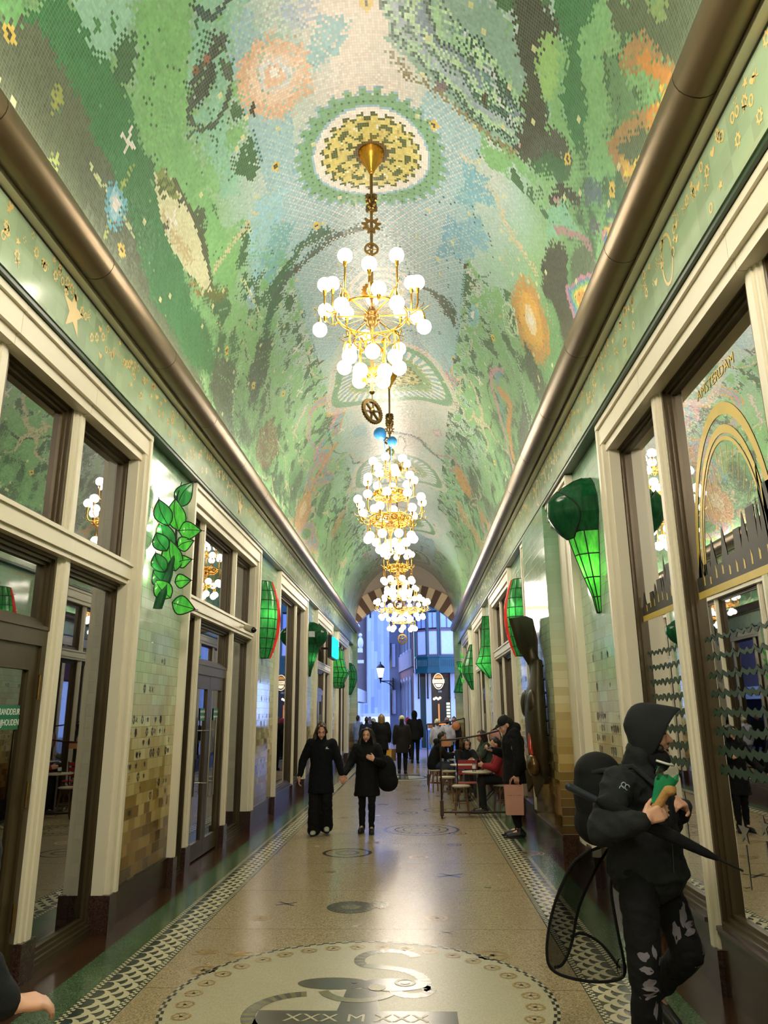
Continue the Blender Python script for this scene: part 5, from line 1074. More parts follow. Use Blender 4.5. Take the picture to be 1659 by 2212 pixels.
# ------------------------------------------------------------------ fish fountain
def fish():
    root = thing('fish_fountain', 'tall dark bronze fish fountain standing head down on the tiled pier, red mouth', 'fountain', (0,0,0))
    bz = simple('fish_bronze', '#3d3423', .42, .55, var=.25, scale=6)
    y = 10.62; m = MB()
    prof = [(2.5,.13,.07,0),(2.3,.19,.09,0),(2.05,.30,.12,0),(1.8,.37,.14,0),(1.5,.39,.14,0),(1.25,.37,.13,0),(1.02,.31,.11,0),(.86,.2,.08,0)]
    rings = []
    for z, wy, wx, xc in prof:
        xc = 2.185 - wx; rings.append([(xc - wx*math.cos(a), y + wy*math.sin(a), z) for a in np.linspace(0, 2*PI, 21)[:-1]])
    m.loft(rings)
    m.cap((2.1,y+.04,2.3), (2.06,y+.1,2.62), .10, .07, 12)
    m.ell((2.03,y+.05,1.85), (.12,.24,.34), 14)
    m.solid('body', bz, root, .018, 8)
    t = MB()
    fan = [(2.02,-.06,2.42),(1.86,-.18,2.66),(1.74,-.34,3.06),(1.86,-.1,3.1),(2.0,.12,3.14),(2.12,.3,3.12),(2.16,.2,2.8),(2.12,.06,2.42)]
    t.prism([(a-.02, y+.12+b*.9, c) for a, b, c in fan], (.05,.0,.0)); t.build('tail_fin', bz, root)
    for dy, xx in ((-.17, 1.99), (.2, 1.95)):
        e = MB(); e.ell((xx, y+dy, 1.9), (.075,.13,.19), 16); e.build('eye', bz, root)
    mo = MB(); mo.tube([(1.99,y-.1,1.66),(1.94,y-.16,1.48),(1.92,y-.2,1.32),(1.95,y-.22,1.18)], [.02,.035,.035,.02], 8); mo.build('red_lip', simple('red_enamel', '#a8321f', .25, var=.1), root)
    lj = MB(); lj.ell((1.95,y-.22,1.10), (.09,.12,.15), 14); lj.build('jaw', simple('lip_bronze', '#5b4526', .25, .7), root)
    for dy, ang in ((-.2, -.3), (.2, .3)):
        f = MB(); f.prism([(2.05,y+dy,1.1),(1.90,y+dy+ang*.3,1.0),(1.93,y+dy+ang*.5,.72),(2.02,y+dy+ang*.3,.86),(2.1,y+dy,1.04)], (.03,.012,0)); f.build('pectoral_fin', bz, root)
    for z in np.linspace(.95, 2.4, 9):
        b = MB(); b.ell((2.15, y-.16-.14*math.sin((z-.8)*1.8), z), .018, 8); b.build('bolt', M['blackmetal'], root)
fish()

# ------------------------------------------------------------------ small fittings on the walls
def security_camera():
    root = thing('security_camera', 'small white bullet security camera on the cream transom, left side', 'camera', (0,0,0))
    m = MB(); m.cap((-2.2,11.38,3.08), (-2.07,11.22,3.03), .05, .055, 12); m.build('housing', simple('camera_white', '#b9b09a', .4), root)
    m = MB(); m.ell((-2.05,11.195,3.025), (.045,.045,.045), 12); m.build('lens', M['eye'], root)
    m = MB(); m.tube([(-2.31,11.42,3.1),(-2.2,11.37,3.085)], .02, 8); m.build('bracket', M['cream'], root)
security_camera()
def door_sign(s, x, y, z, w, h, label, sz):
    root = thing('door_sign', label, 'sign', (0,0,0), 0, 'green fire door stickers')
    m = MB(); m.box(s*x, s*(x+.002), y-w/2, y+w/2, z-h/2, z+h/2); m.build('sticker', M['signgreen'], root)
    for k, tx in enumerate(('BRANDDEUR', 'VRIJHOUDEN')):
        text_mesh(tx, sz, M['white'], 'lettering', frame_M((s*(x-.0015), y, z + (.21-.42*k)*h*1.05), (0, 1 if s < 0 else -1, 0), (0,0,1)), root, .0005, .86)
door_sign(-1, 2.445, 5.21, 1.785, .30, .165, 'large green fire door sticker on the bronze door nearest the viewer', .06)
door_sign(-1, 2.445, 10.06, 1.79, .22, .16, 'small green fire door sticker on the near leaf of the double door', .042)
door_sign(-1, 2.445, 10.72, 1.79, .22, .16, 'small green fire door sticker on the far leaf of the double door', .042)
root = thing('neon_sign', 'glowing turquoise light box above the far left shop door', 'sign', (0,0,0))
m = MB(); m.box(-2.1, -1.98, 21.25, 22.6, 3.32, 3.95); m.build('box', M['blackmetal'], root)
m = MB()
for k in range(9): m.tube([(-1.96, 21.32+k*.15, 3.36), (-1.96, 21.34+k*.15, 3.9)], .045, 6)
m.build('neon_tubes', emit('neon_turquoise', '#19d9e0', 3.2), root)
m = MB(); m.box(-2.36, -2.1, 21.9, 21.96, 3.6, 3.66); m.build('bracket', M['blackmetal'], root)

# gilded window picture on the big right-hand pane: arc of light over a spired skyline, and waves below
def window_decal():
    root = thing('window_decal', 'gold arc and dark spired skyline sticker on the large right-hand pane', 'window sticker', (0,0,0))
    x = 2.472; yl, yr = 4.02, 5.42   # far edge is yr
    gold = simple('gold_film', '#c9ab4a', .4, .2); dark = simple('brown_film', '#241c12', .5); wave = simple('wave_film', '#243c2e', .5); lilac = simple('grey_film', '#77706a', .5)
    def band(r0, r1, nm, cy=4.75, cz=2.72, ky=.62, kz=1.08):
        m = MB(); n = 40
        for k in range(n):
            a, b = PI*k/n, PI*(k+1)/n
            m.poly([(x, cy+ky*r0*math.cos(a), cz+kz*r0*math.sin(a)), (x, cy+ky*r1*math.cos(a), cz+kz*r1*math.sin(a)), (x, cy+ky*r1*math.cos(b), cz+kz*r1*math.sin(b)), (x, cy+ky*r0*math.cos(b), cz+kz*r0*math.sin(b))])
        m.build(nm, gold, root)
    band(.92, 1.0, 'outer_arc'); band(.80, .855, 'middle_arc'); band(.755, .782, 'inner_arc')
    m = MB()
    for k in range(13):
        a = PI*(.12 + .76*k/12); m.obox((x, 4.75+.62*.64*math.cos(a), 2.72+1.08*.64*math.sin(a)), (.0005,0,0), (0,.002,0), (0,.04*math.cos(a),.1*math.sin(a)))
    m.build('rays', gold, root)
    for base, hmul, y0, y1 in ((2.62, 1.0, yl, yr), (2.62, .75, 5.82, 6.78)):
        m = MB(); rng = random.Random(4); y = y0; pts = [(x, y0, base)]
        while y < y1-.03:
            w = .05 + rng.random()*.07; near = 1 - (y-y0)/(y1-y0); h = (.14 + .26*rng.random()*(.5+near) + .3*near*near)*hmul
            if rng.random() < .45: pts += [(x, y, base+h*.55), (x, y+w*.5, base+h*1.25), (x, y+w, base+h*.5)]
            else: pts += [(x, y, base+h*.7), (x, y+w, base+h*.7)]
            y += w + .004
        pts += [(x, y1, base+.1*hmul), (x, y1, base)]
        pts = [p for p in pts if p[1] <= y1+.001]
        # cut into columns so that every quad stays simple
        top = pts[1:-1]
        for a, b in zip(top, top[1:]):
            if b[1]-a[1] > 1e-4: m.poly([(x,a[1],base),(x,b[1],base),b,a])
        m.build('skyline', dark, root)
        g = MB(); g.poly([(x,y0,base-.05),(x,y1,base-.05),(x,y1,base),(x,y0,base)])
        for k in range(int((y1-y0)/.11)):
            yy = y0+.04+k*.11; zz = base+.02+.05*rng.random(); g.poly([(x-.001,yy,zz),(x-.001,yy+.022,zz),(x-.001,yy+.022,zz+.05+.05*rng.random()),(x-.001,yy,zz+.05)])
        g.build('lit_windows', gold, root)
        for q in range(8):
            w_ = MB()
            zz = 2.28 - q*.125; n = int((y1-y0)/.035); th = .012 + .0022*q
            for k in range(n):
                a, b = y0+k*.035, y0+(k+1)*.035
                f = lambda v: zz + .016*math.sin(v*2*PI/.105) + .006*math.sin(v*2*PI/.045)
                w_.poly([(x,a,f(a)-th),(x,b,f(b)-th),(x,b,f(b)+th),(x,a,f(a)+th)])
            w_.build('wave_print', wave, root)
    for yy, zz, r in ((5.15,1.05,.09),(4.85,1.12,.07),(4.6,1.0,.1),(6.2,1.1,.1),(6.5,1.0,.08)):
        g = MB(); g.poly([(x, yy+(r if k % 2 == 0 else r*.4)*math.sin(PI*k/5), zz+(r if k % 2 == 0 else r*.4)*math.cos(PI*k/5)) for k in range(10)])
        g.poly([(x,yy-.006,zz-.34),(x,yy+.006,zz-.34),(x,yy+.01,zz-.08),(x,yy-.01,zz-.08)])
        g.build('star_print', lilac, root)
    text_mesh('AMSTERDAM', .11, gold, 'lettering', frame_M((x, 4.70, 3.98), (0,-1,0), (0,0,1)), root, .0005)
window_decal()
# ------------------------------------------------------------------ street beyond the arch
def street():
    m = MB(); m.box(-14, 14, 31.7, 80, -.2, -.01); 
    t = NT('street'); p = t.pos(); br = t.n('ShaderNodeTexBrick'); t.l(p, br.inputs['Vector']); br.inputs['Scale'].default_value = 5
    br.inputs['Color1'].default_value = (*lin('#7a5a58'), 1); br.inputs['Color2'].default_value = (*lin('#8f7f86'), 1); br.inputs['Mortar'].default_value = (*lin('#4a4650'), 1)
    o = m.build('ground', t.done(t.bsdf(br.outputs[0], .35))); struct(o)
street()
def brickmat(name, c1, c2, scale=6):
    t = NT(name); p = t.pos(); mp = t.n('ShaderNodeMapping'); mp.inputs['Rotation'].default_value = (PI/2, 0, 0); t.l(p, mp.inputs[0])
    sp = t.n('ShaderNodeSeparateXYZ'); t.l(p, sp.inputs[0]); cb = t.n('ShaderNodeCombineXYZ')
    t.l(t.math('ADD', sp.outputs[0], sp.outputs[1]), cb.inputs[0]); t.l(sp.outputs[2], cb.inputs[1])
    br = t.n('ShaderNodeTexBrick'); t.l(cb.outputs[0], br.inputs['Vector']); br.inputs['Scale'].default_value = scale
    br.inputs['Color1'].default_value = (*lin(c1), 1); br.inputs['Color2'].default_value = (*lin(c2), 1); br.inputs['Mortar'].default_value = (*lin('#8a7f7a'), 1); br.inputs['Mortar Size'].default_value = .012
    return t.done(t.bsdf(br.outputs[0], .8))
M['brick'] = brickmat('red_brick', '#6b3a35', '#7d4740'); M['brickdark'] = brickmat('dark_brick', '#4a4048', '#574a50')
M['stone'] = simple('pale_stone', '#b9bcc6', .7, var=.1, scale=2); M['teal'] = simple('teal_paint', '#0b4a52', .4, var=.15, scale=3); M['purple'] = simple('plum_paint', '#6b4a5c', .5)
M['winglass'] = simple('window_dark', '#20242c', .08, 0, spec=.8)
M['curtain'] = simple('net_curtain', '#b8c0e0', .8, var=.15, scale=6)
def modern():
    root = thing('office_building', 'pale modern building with vertical stone strips at the end of the street', 'building', (0,0,0))
    t = NT('striped_cladding'); p = t.pos(); sp = t.n('ShaderNodeSeparateXYZ'); t.l(p, sp.inputs[0])
    u = t.math('MULTIPLY', sp.outputs[0], 4.2); wn = t.n('ShaderNodeTexWhiteNoise', noise_dimensions='2D'); cb = t.n('ShaderNodeCombineXYZ')
    t.l(t.math('FLOOR', u), cb.inputs[0]); t.l(t.math('FLOOR', t.math('ADD', t.math('MULTIPLY', sp.outputs[2], .5), t.math('MULTIPLY', t.math('FLOOR', u), .37))), cb.inputs[1]); t.l(cb.outputs[0], wn.inputs['Vector'])
    g = t.math('LESS_THAN', t.math('FRACT', u), .1)
    col = t.ramp(wn.outputs['Value'], [(0, lin('#7b88a2')), (1, lin('#a4aec4'))]); col = t.mix(t.math('MULTIPLY', g, .5), col, lin('#6f7c98'))
    m = MB(); m.box(-6.5, -1.22, 55, 60, 1.65, 24); m.build('facade', t.done(t.bsdf(col, .6)), root)
    m = MB(); m.box(-6.5, -1.2, 54.7, 55, 1.5, 1.72); m.build('canopy', M['stone'], root)
    for k in range(6):
        m = MB(); x = -6.3+k*.86; m.box(x, x+.66, 55.2, 55.3, 0, 1.5); m.build('shop_window', emit('shop_window_%d' % k, '#bcd0ff', 1.3), root)
    m = MB(); m.box(-6.5, -1.22, 55.3, 56, -.0, 1.5); m.build('ground_floor', M['brickdark'], root)
    for x, z in ((-2.95,8.6),(-1.5,5.4)):
        m = MB(); m.box(x, x+.12, 54.98, 55.02, z, z+.5); m.build('vent_slot', M['winglass'], root)
modern()
def arched(mb, x0, x1, y, z0, z1, mi=0, rise=.25):
    n = 10; pts = [(x0,y,z0),(x1,y,z0)] + [((x0+x1)/2 + (x1-x0)/2*math.cos(PI*k/n), y, z1 + rise*math.sin(PI*k/n)) for k in range(n+1)]
    mb.poly(pts, mi)
def brickhouse():
    # facade runs obliquely back to the left; built flat and turned
    root = thing('brick_house', 'dark red brick house with arched windows and a banded frieze', 'building', (.28, 40.2, 0), math.radians(-82.3))
    L = 6.2
    W = MB(); W.box(-L, 0, 0, .06, 0, 16); W.build('wall', M['brick'], root)
    for z, h in ((4.15,.9),(8.0,.45)):
        b = MB(); b.box(-L-.05, .05, -.09, .05, z, z+h); b.build('frieze_band', simple('frieze_stone', '#7d7078', .7, var=.3, scale=9), root)
    for x in (-1.2, -2.6, -4.0, -5.4):
        for z0, z1, wd in ((1.0, 3.1, 1.0), (5.2, 7.2, .9)):
            f = MB(); arched(f, x-wd/2-.12, x+wd/2+.12, -.03, z0-.1, z1, 0, .62); f.build('window_surround', simple('grey_stone', '#8e93a6', .7), root)
            g = MB(); arched(g, x-wd/2, x+wd/2, -.05, z0, z1, 0, .45); g.build('window', simple('window_brown', '#2d1c1c', .3), root)
    d = MB(); d.box(-2.8, -2.45, -.06, 0, 0.4, 1.9); d.build('wall_poster', simple('poster', '#8796b6', .6, var=.5, scale=30), root)
brickhouse()
def greyhouse():
    root = thing('grey_house', 'narrow grey house between the pale building and the brick house', 'building', (0,0,0))
    m = MB(); m.box(-1.2, -.5, 46.5, 52, 0, 18); m.build('wall', simple('grey_render', '#6d7690', .8, var=.15, scale=1), root)
    for z in (1.7, 4.5, 7.3):
        g = MB(); g.box(-1.06, -.84, 46.46, 46.52, z, z+1.4); g.build('window', simple('window_pale', '#a9bbe6', .3), root)
        g = MB(); g.box(-1.14, -1.06, 46.40, 46.52, z-.05, z+1.45); g.build('shutter', M['winglass'], root)
greyhouse()
def corner():
    root = thing('corner_house', 'corner shop house with teal bay window over a white ground floor', 'building', (0,0,0))
    m = MB(); m.box(.35, 4.5, 39.6, 46, 3.6, 18); m.build('upper_wall', M['brick'], root)
    # octagonal bay, three faces
    prof = [(.42,39.6),(.48,39.0),(1.05,38.55),(1.62,38.4),(2.5,38.5),(2.62,39.6)]
    def pr(z0, z1, grow, nm, mat):
        q = MB(); c = (1.55, 39.2); q.prism([(c[0]+(x-c[0])*(1+grow), c[1]+(y-c[1])*(1+grow), z0) for x, y in prof], (0,0,z1-z0)); return q.build(nm, mat, root)
    pr(3.72, 3.95, .08, 'bay_base', M['teal']); pr(3.95, 4.55, .0, 'bay_apron', M['teal']); pr(4.5, 4.6, .05, 'bay_sill', M['teal']); pr(4.6, 6.9, -.06, 'bay_core', M['winglass']); pr(6.9, 7.3, .04, 'bay_head', M['teal']); pr(7.3, 9.5, -.02, 'bay_upper', M['teal'])
    for (x, y) in prof[:-1]:
        p = MB(); p.box(x-.05, x+.05, y-.05, y+.06, 4.55, 6.95); p.build('bay_post', M['teal'], root)
    for (xa, ya), (xb, yb) in zip(prof[1:-1], prof[2:-1]):
        n = Vector((yb-ya, -(xb-xa), 0)).normalized()*-1
        n = Vector((-(yb-ya), xb-xa, 0)).normalized()
        if n.y > 0: n = -n
        def P(t, z, o=.0): return (xa+(xb-xa)*t + n.x*o, ya+(yb-ya)*t + n.y*o, z)
        for z0, z1, nm, mt in ((4.66, 5.85, 'curtained_window', M['curtain']), (6.02, 6.8, 'top_light', simple('sky_glass', '#8fa6dc', .15))):
            q = MB(); q.poly([P(.14,z0,.012),P(.86,z0,.012),P(.86,z1,.012),P(.14,z1,.012)]); q.build(nm, mt, root)
        q = MB()
        for a, b, c, d in ((.08,.14,4.6,6.85),(.86,.92,4.6,6.85),(.08,.92,5.85,5.93),(.08,.92,4.6,4.66),(.47,.53,6.02,6.8)):
            q.add([P(a,c,-.02),P(b,c,-.02),P(b,c,.04),P(a,c,.04),P(a,d,-.02),P(b,d,-.02),P(b,d,.04),P(a,d,.04)], [(0,3,2,1),(4,5,6,7),(0,1,5,4),(1,2,6,5),(2,3,7,6),(3,0,4,7)])
        q.build('window_frame', M['purple'], root)
        q = MB()
        for k in range(7): q.obox(P(.14+.72*k/6, 4.22, .01), (.02,0,0), (0,.02,0), (0,0,.16))
        q.build('apron_slats', M['teal'], root)
    # white ground floor with piers, dark entrance, blue plinth
    for x0, x1 in ((.30,.62),(.92,1.2),(2.2,2.8)):
        p = MB(); p.box(x0, x1, 39.3, 39.9, .9, 3.75); p.build('white_pier', simple('white_plaster', '#c3c9d8', .6, var=.05), root)
        p = MB(); p.box(x0-.03, x1+.03, 39.25, 39.9, 0, .9); p.build('blue_plinth', simple('slate_plinth', '#4a6a90', .6, var=.1), root)
    p = MB(); p.box(.62, .92, 39.7, 39.8, 0, 3.75); p.build('dark_window', M['teal'], root)
    p = MB(); p.box(1.2, 2.2, 39.75, 39.85, 0, 3.75); p.build('shop_entrance', simple('shop_dark', '#120f12', .3), root)
    for x in (.55, 1.02, 2.15, 2.45):
        b = MB(); b.tube([(x,39.25,2.55),(x,39.2,3.2),(x,38.9,3.6),(x,38.65,3.72)], .035, 6); b.ell((x,39.25,2.5), .05, 8); b.build('iron_bracket', M['blackmetal'], root)
    lamp = emit('shop_lamp', '#ffd9a8', 6)
    for x, z in ((1.35,2.55),(1.45,2.6),(1.56,2.55),(1.66,2.6)):
        b = MB(); b.ell((x, 39.68, z-.1), .06, 8); b.build('shop_lamp', lamp, root)
    b = MB(); b.box(1.55, 1.62, 39.70, 39.74, 1.2, 2.2); b.box(1.4, 1.9, 39.70, 39.74, 1.15, 1.22); b.build('lit_shelf', emit('lit_shelf', '#ff9d5c', .9), root)
    for k in range(6):
        b = MB(); z = 1.35+k*.16; b.box(1.98, 2.16, 39.66, 39.72, z, z+.11); b.build('lit_poster', emit('lit_poster_%d' % k, '#d9f0d0', 1.4), root)
    s = thing('shop_sign', 'oval backlit cheese shop sign hanging under the teal bay', 'sign', (0,0,0))
    cy = 38.5; cx, cz = 1.56, 3.3
    def oval(rx, rz, y, nm, mt):
        o = MB(); o.prism([(cx+rx*math.cos(a), y, cz+rz*math.sin(a)) for a in np.linspace(0, 2*PI, 33)[:-1]], (0,.04,0)); return o.build(nm, mt, s)
    sg = emit('sign_cream', '#ffe6bd', 1.6); sd = simple('sign_brown', '#2a1712', .5); so = emit('sign_amber', '#e8a860', .9)
    oval(.27, .40, cy, 'rim', sg); oval(.235, .36, cy-.02, 'face', sd)
    o = MB(); o.box(cx-.30, cx+.30, cy-.06, cy-.03, cz-.09, cz+.09); o.build('name_band', sg, s)
    o = MB(); o.prism([(cx+.19*math.cos(a), cy-.05, cz+.13+.18*math.sin(a)) for a in np.linspace(.1, PI-.1, 14)], (0,.03,0)); o.build('emblem', so, s)
    o = MB(); o.prism([(cx+.17*math.cos(a), cy-.05, cz-.13+.17*math.sin(a)) for a in np.linspace(PI, 2*PI, 14)], (0,.03,0)); o.build('lower_emblem', sg, s)
    text_mesh('CHEESE', .14, sd, 'lettering', frame_M((cx, cy-.065, cz), (1,0,0), (0,0,1)), s, .003)
    o = MB(); o.tube([(cx, cy+.0, cz+.4), (cx, cy, 3.75)], .015, 6); o.build('hanger', M['blackmetal'], s)
    text_mesh('180', .14, M['white'], 'house_number', frame_M((1.66, 39.72, 2.82), (1,0,0), (0,0,1)), root, .003)
corner()
def leftpier():
    root = thing('stone_building', 'dark brick and stone building with a carved bracket outside the arch on the left', 'building', (0,0,0))
    m = MB(); m.box(-7, -2.32, 35.5, 42, 2.9, 16); m.build('upper_wall', M['brickdark'], root)
    m = MB(); m.box(-7, -2.3, 35.4, 42, 2.3, 2.9); m.build('string_course', M['stone'], root)
    for k in range(3):
        m = MB(); x = -2.34-k*.55; m.box(x-.2, x, 35.4, 36, 0, 2.3); m.build('pilaster', simple('blue_stone', '#74839f', .7, var=.1), root)
    m = MB(); m.box(-7, -2.5, 35.7, 42, 0, 2.3); m.build('dark_opening', M['winglass'], root)
    m = MB(); m.box(-2.34, -2.05, 35.45, 35.7, 4.05, 4.2); m.ell((-2.2,35.5,5.0), (.14,.14,.3), 10); m.ell((-2.2,35.45,5.36), (.09,.09,.1), 10); m.box(-2.36,-2.1,35.4,35.7,4.55,4.75); m.build('carved_figure', M['stone'], root)
    for z in (5.7, 6.4): 
        m = MB(); m.box(-7, -2.26, 35.35, 36, z, z+.18); m.build('cornice', M['stone'], root)
leftpier()
def streetlamp():
    root = thing('street_lamp', 'classic lantern on a scrolled iron bracket fixed to the grey house', 'street lamp', (0,0,0))
    c = (-1.72, 45.6); P = lambda x, z: (x, c[1], z)
    m = MB(); m.tube([P(-.95,3.62),P(-1.72,3.62)], .03, 6); m.tube([P(-.95,3.2),P(-1.1,3.42),P(-1.4,3.55),P(-1.65,3.6)], .022, 6); m.tube([P(-1.1+.09*math.cos(a), 3.46+.09*math.sin(a)) for a in np.linspace(0, 5.5, 12)], .018, 5); m.box(-1.0,-.94,c[1]-.05,c[1]+.95,3.15,3.8); m.build('bracket', M['blackmetal'], root)
    m = MB(); m.lathe([(.12,3.82),(.23,4.38)], (*c,0), 6, 0, smooth=False); m.build('glass', emit('street_lamp_light', '#fff0d8', 3.5), root)
    m = MB(); m.lathe([(.27,4.38),(.22,4.5),(.1,4.6),(.03,4.66),(.05,4.72),(.0,4.78)], (*c,0), 10); m.lathe([(.03,3.5),(.06,3.65),(.05,3.72),(.13,3.8),(.13,3.83)], (*c,0), 10); m.build('cap', M['blackmetal'], root)
streetlamp()
# ------------------------------------------------------------------ people
V3 = Vector
def hand_mb(mb, w, d, back, side, L=.175, curl=.5, thumb_out=.7, spread=1.0):
    """palm with five bent fingers from wrist w along d; back = outward normal of the hand's back; side = +1/-1 thumb side"""
    w, d, back = V3(w), V3(d).normalized(), V3(back); back = (back - d*back.dot(d)).normalized()
    t = d.cross(back)*side                       # towards the thumb
    mb.cap(w - d*.02, w + d*.03, .024, .028, 10, 0, 1.2, t)
    c = w + d*L*.30
    for k in (-1, -.33, .33, 1): mb.cap(w + d*.025 + t*k*.018, w + d*L*.5 + t*k*.029, .017, .0145, 8)
    for k, ln in ((1, .40), (.33, .46), (-.33, .42), (-1, .33)):
        p = w + d*L*.5 + t*k*.029*spread; dd = d.copy(); seg = L*ln/2.4
        for q, r in enumerate((.0105, .0095, .0085)):
            ang = curl*(.55 + .35*q); dd = (Matrix.Rotation(ang*(-1 if True else 1), 3, back.cross(dd) if False else dd.cross(back)) @ dd).normalized()
            n = p + dd*seg*(1.1 if q == 0 else .85); mb.cap(p, n, r, r*.92, 8); p = n
    p = w + d*L*.12 + t*.024; dd = (d*.75 + t*thumb_out - back*.25).normalized()
    for q, r in enumerate((.015, .0115, .010)):
        n = p + dd*L*(.22 if q == 0 else .17); mb.cap(p, n, r, r*.9, 8); p = n; dd = (dd + d*.25 - back*.18*curl - t*.15).normalized()

def person(label, loc, H, rotz, P=None, coat=None, pants=None, shoes=None, hair=None, hat=None, skin='skin', vox=.012, face=True, head_dir=(0,-1,0), hood=None, hands=True, cat='person', curl=.5, up=(0,0,1), extra=None):
    """P overrides joints (metres, local; the figure looks along -y, its left is +x)"""
    root = thing('person', label, cat, loc, rotz)
    s = H/1.7
    J = dict(head=(0,-.02*s,1.585*s), neck=(0,0,1.45*s), chest=(0,.0,1.26*s), waist=(0,0,1.08*s), pel=(0,.01,.93*s),
             sL=(.175*s,.01,1.39*s), sR=(-.175*s,.01,1.39*s), eL=(.235*s,.03,1.12*s), eR=(-.235*s,.03,1.12*s), wL=(.25*s,-.05,.88*s), wR=(-.25*s,-.05,.88*s),
             hL=(.095*s,.01,.90*s), hR=(-.095*s,.01,.90*s), kL=(.10*s,-.02,.49*s), kR=(-.10*s,-.02,.49*s), aL=(.10*s,.02,.085*s), aR=(-.10*s,.02,.085*s), tL=None, tR=None)
    J.update(P or {})
    J = {k: (V3(v) if v is not None else None) for k, v in J.items() if not k.startswith('hand')}
    hd = V3(head_dir).normalized(); upv = V3(up).normalized(); hx = hd.cross(upv)*-1; hx = upv.cross(hd)
    hx.normalize(); hu = hd.cross(hx).normalized()
    if hu.z < 0: hu = -hu
    HR = Matrix((hx, -hd, hu)).transposed()       # local head axes: x = its left, y = back, z = up
    if HR.determinant() < 0: HR = Matrix((-hx, -hd, hu)).transposed()
    h = J['head']; W = lambda x, y, z: h + HR @ V3((x*s, y*s, z*s))
    for sd in 'LR':
        if J['t'+sd] is None:
            k, a = J['k'+sd], J['a'+sd]; J['t'+sd] = a + V3((.015 if sd == 'L' else -.015, -.155*s, -.055*s))
    # body: one continuous surface
    b = MB()
    b.ell(W(0,.012,.03), (.074*s,.092*s,.098*s), 18, 0, HR); b.cap(W(0,-.035,-.03), W(0,-.045,-.085), .058*s, .034*s, 12)
    b.ell(W(0,-.05,-.02), (.055*s,.042*s,.075*s), 14, 0, HR)
    if face:
        b.cap(W(0,-.088,.012), W(0,-.112,-.026), .009*s, .0155*s, 8); b.cap(W(-.014,-.095,-.03), W(.014,-.095,-.03), .0085*s, .0085*s, 6)
        b.cap(W(-.035,-.083,.03), W(.035,-.083,.03), .010*s, .010*s, 8); b.cap(W(0,-.082,-.085), W(0,-.088,-.09), .018*s, .015*s, 8)
        for q in (-1, 1):
            b.ell(W(q*.078,.02,-.005), (.012*s,.022*s,.034*s), 10, 0, HR); b.ell(W(q*.04,-.066,-.03), (.02*s,.02*s,.022*s), 10, 0, HR)
        b.cap(W(-.02,-.090,-.056), W(.02,-.090,-.056), .0075*s, .0075*s, 6)
    b.cap(W(0,.01,-.06), J['neck'], .052*s, .058*s, 12); b.cap(J['neck'], J['chest'], .062*s, .115*s, 14)
    for q in 'LR':
        b.cap(J['chest'] + (J['s'+q]-J['chest'])*.25, J['s'+q] + V3((0,0,-.01)), .09*s, .055*s, 12)
        b.cap(J['s'+q], J['e'+q], .05*s, .038*s, 12); b.cap(J['e'+q], J['w'+q], .038*s, .025*s, 12)
        b.cap(J['pel'], J['h'+q], .11*s, .09*s, 12); b.cap(J['h'+q], J['k'+q], .085*s, .052*s, 12); b.cap(J['k'+q] , J['a'+q], .052*s, .035*s, 12)
        b.cap(J['a'+q], J['t'+q], .034*s, .026*s, 10)
        d = (J['w'+q]-J['e'+q]).normalized(); sg = 1 if q == 'L' else -1
        hp = (P or {}).get('hand'+q)
        if hands:
            if hp: hand_mb(b, J['w'+q], hp[0], hp[1], hp[2], .185*s, hp[3])
            else: hand_mb(b, J['w'+q], d, (sg,0,0) if abs(d.x) < .8 else (0,0,1), 1 if q == 'L' else -1, .18*s, curl)
        else: b.cap(J['w'+q], J['w'+q] + d*.15*s, .03*s, .03*s, 8)
    b.cap(J['chest'], J['waist'], .13*s, .115*s, 14, 0, 1.25, (1,0,0)); b.cap(J['waist'], J['pel'], .115*s, .125*s, 14, 0, 1.25, (1,0,0))
    body = b.solid('body', M[skin], root, vox, 3, .4)
    if face:
        e = MB()
        for q in (-1, 1): e.ell(W(q*.031,-.0795,.012), (.0135*s,.008*s,.0065*s), 10, 0, HR)
        e.build('eyes', M['eye'], root)
        e = MB()
        for q in (-1, 1): e.cap(W(q*.018,-.092,.036), W(q*.046,-.080,.038), .0045*s, .003*s, 6)
        e.build('eyebrows', M['hair_dark'], root)
        e = MB(); e.cap(W(-.02,-.0955,-.055), W(.02,-.0955,-.055), .0058*s, .0058*s, 8); e.build('lips', M['lip'], root)
    if pants:
        mt, r0, r1, zc = pants
        m = MB(); m.cap(J['waist']*.3 + J['pel']*.7, J['pel'], .11*s, .118*s, 14, 0, 1.2, (1,0,0))
        for q in 'LR':
            m.cap(J['pel'], J['h'+q], .112*s, .10*s, 12); m.cap(J['h'+q], J['k'+q], .098*s, r0, 14)
            e = J['k'+q] + (J['a'+q]-J['k'+q])*zc; m.cap(J['k'+q], e, r0, r1, 14)
        tro = m.solid('trousers', M[mt], root, max(vox, .012), 4)
        if vox < .012: wrinkle(tro, .009, 9, 3)
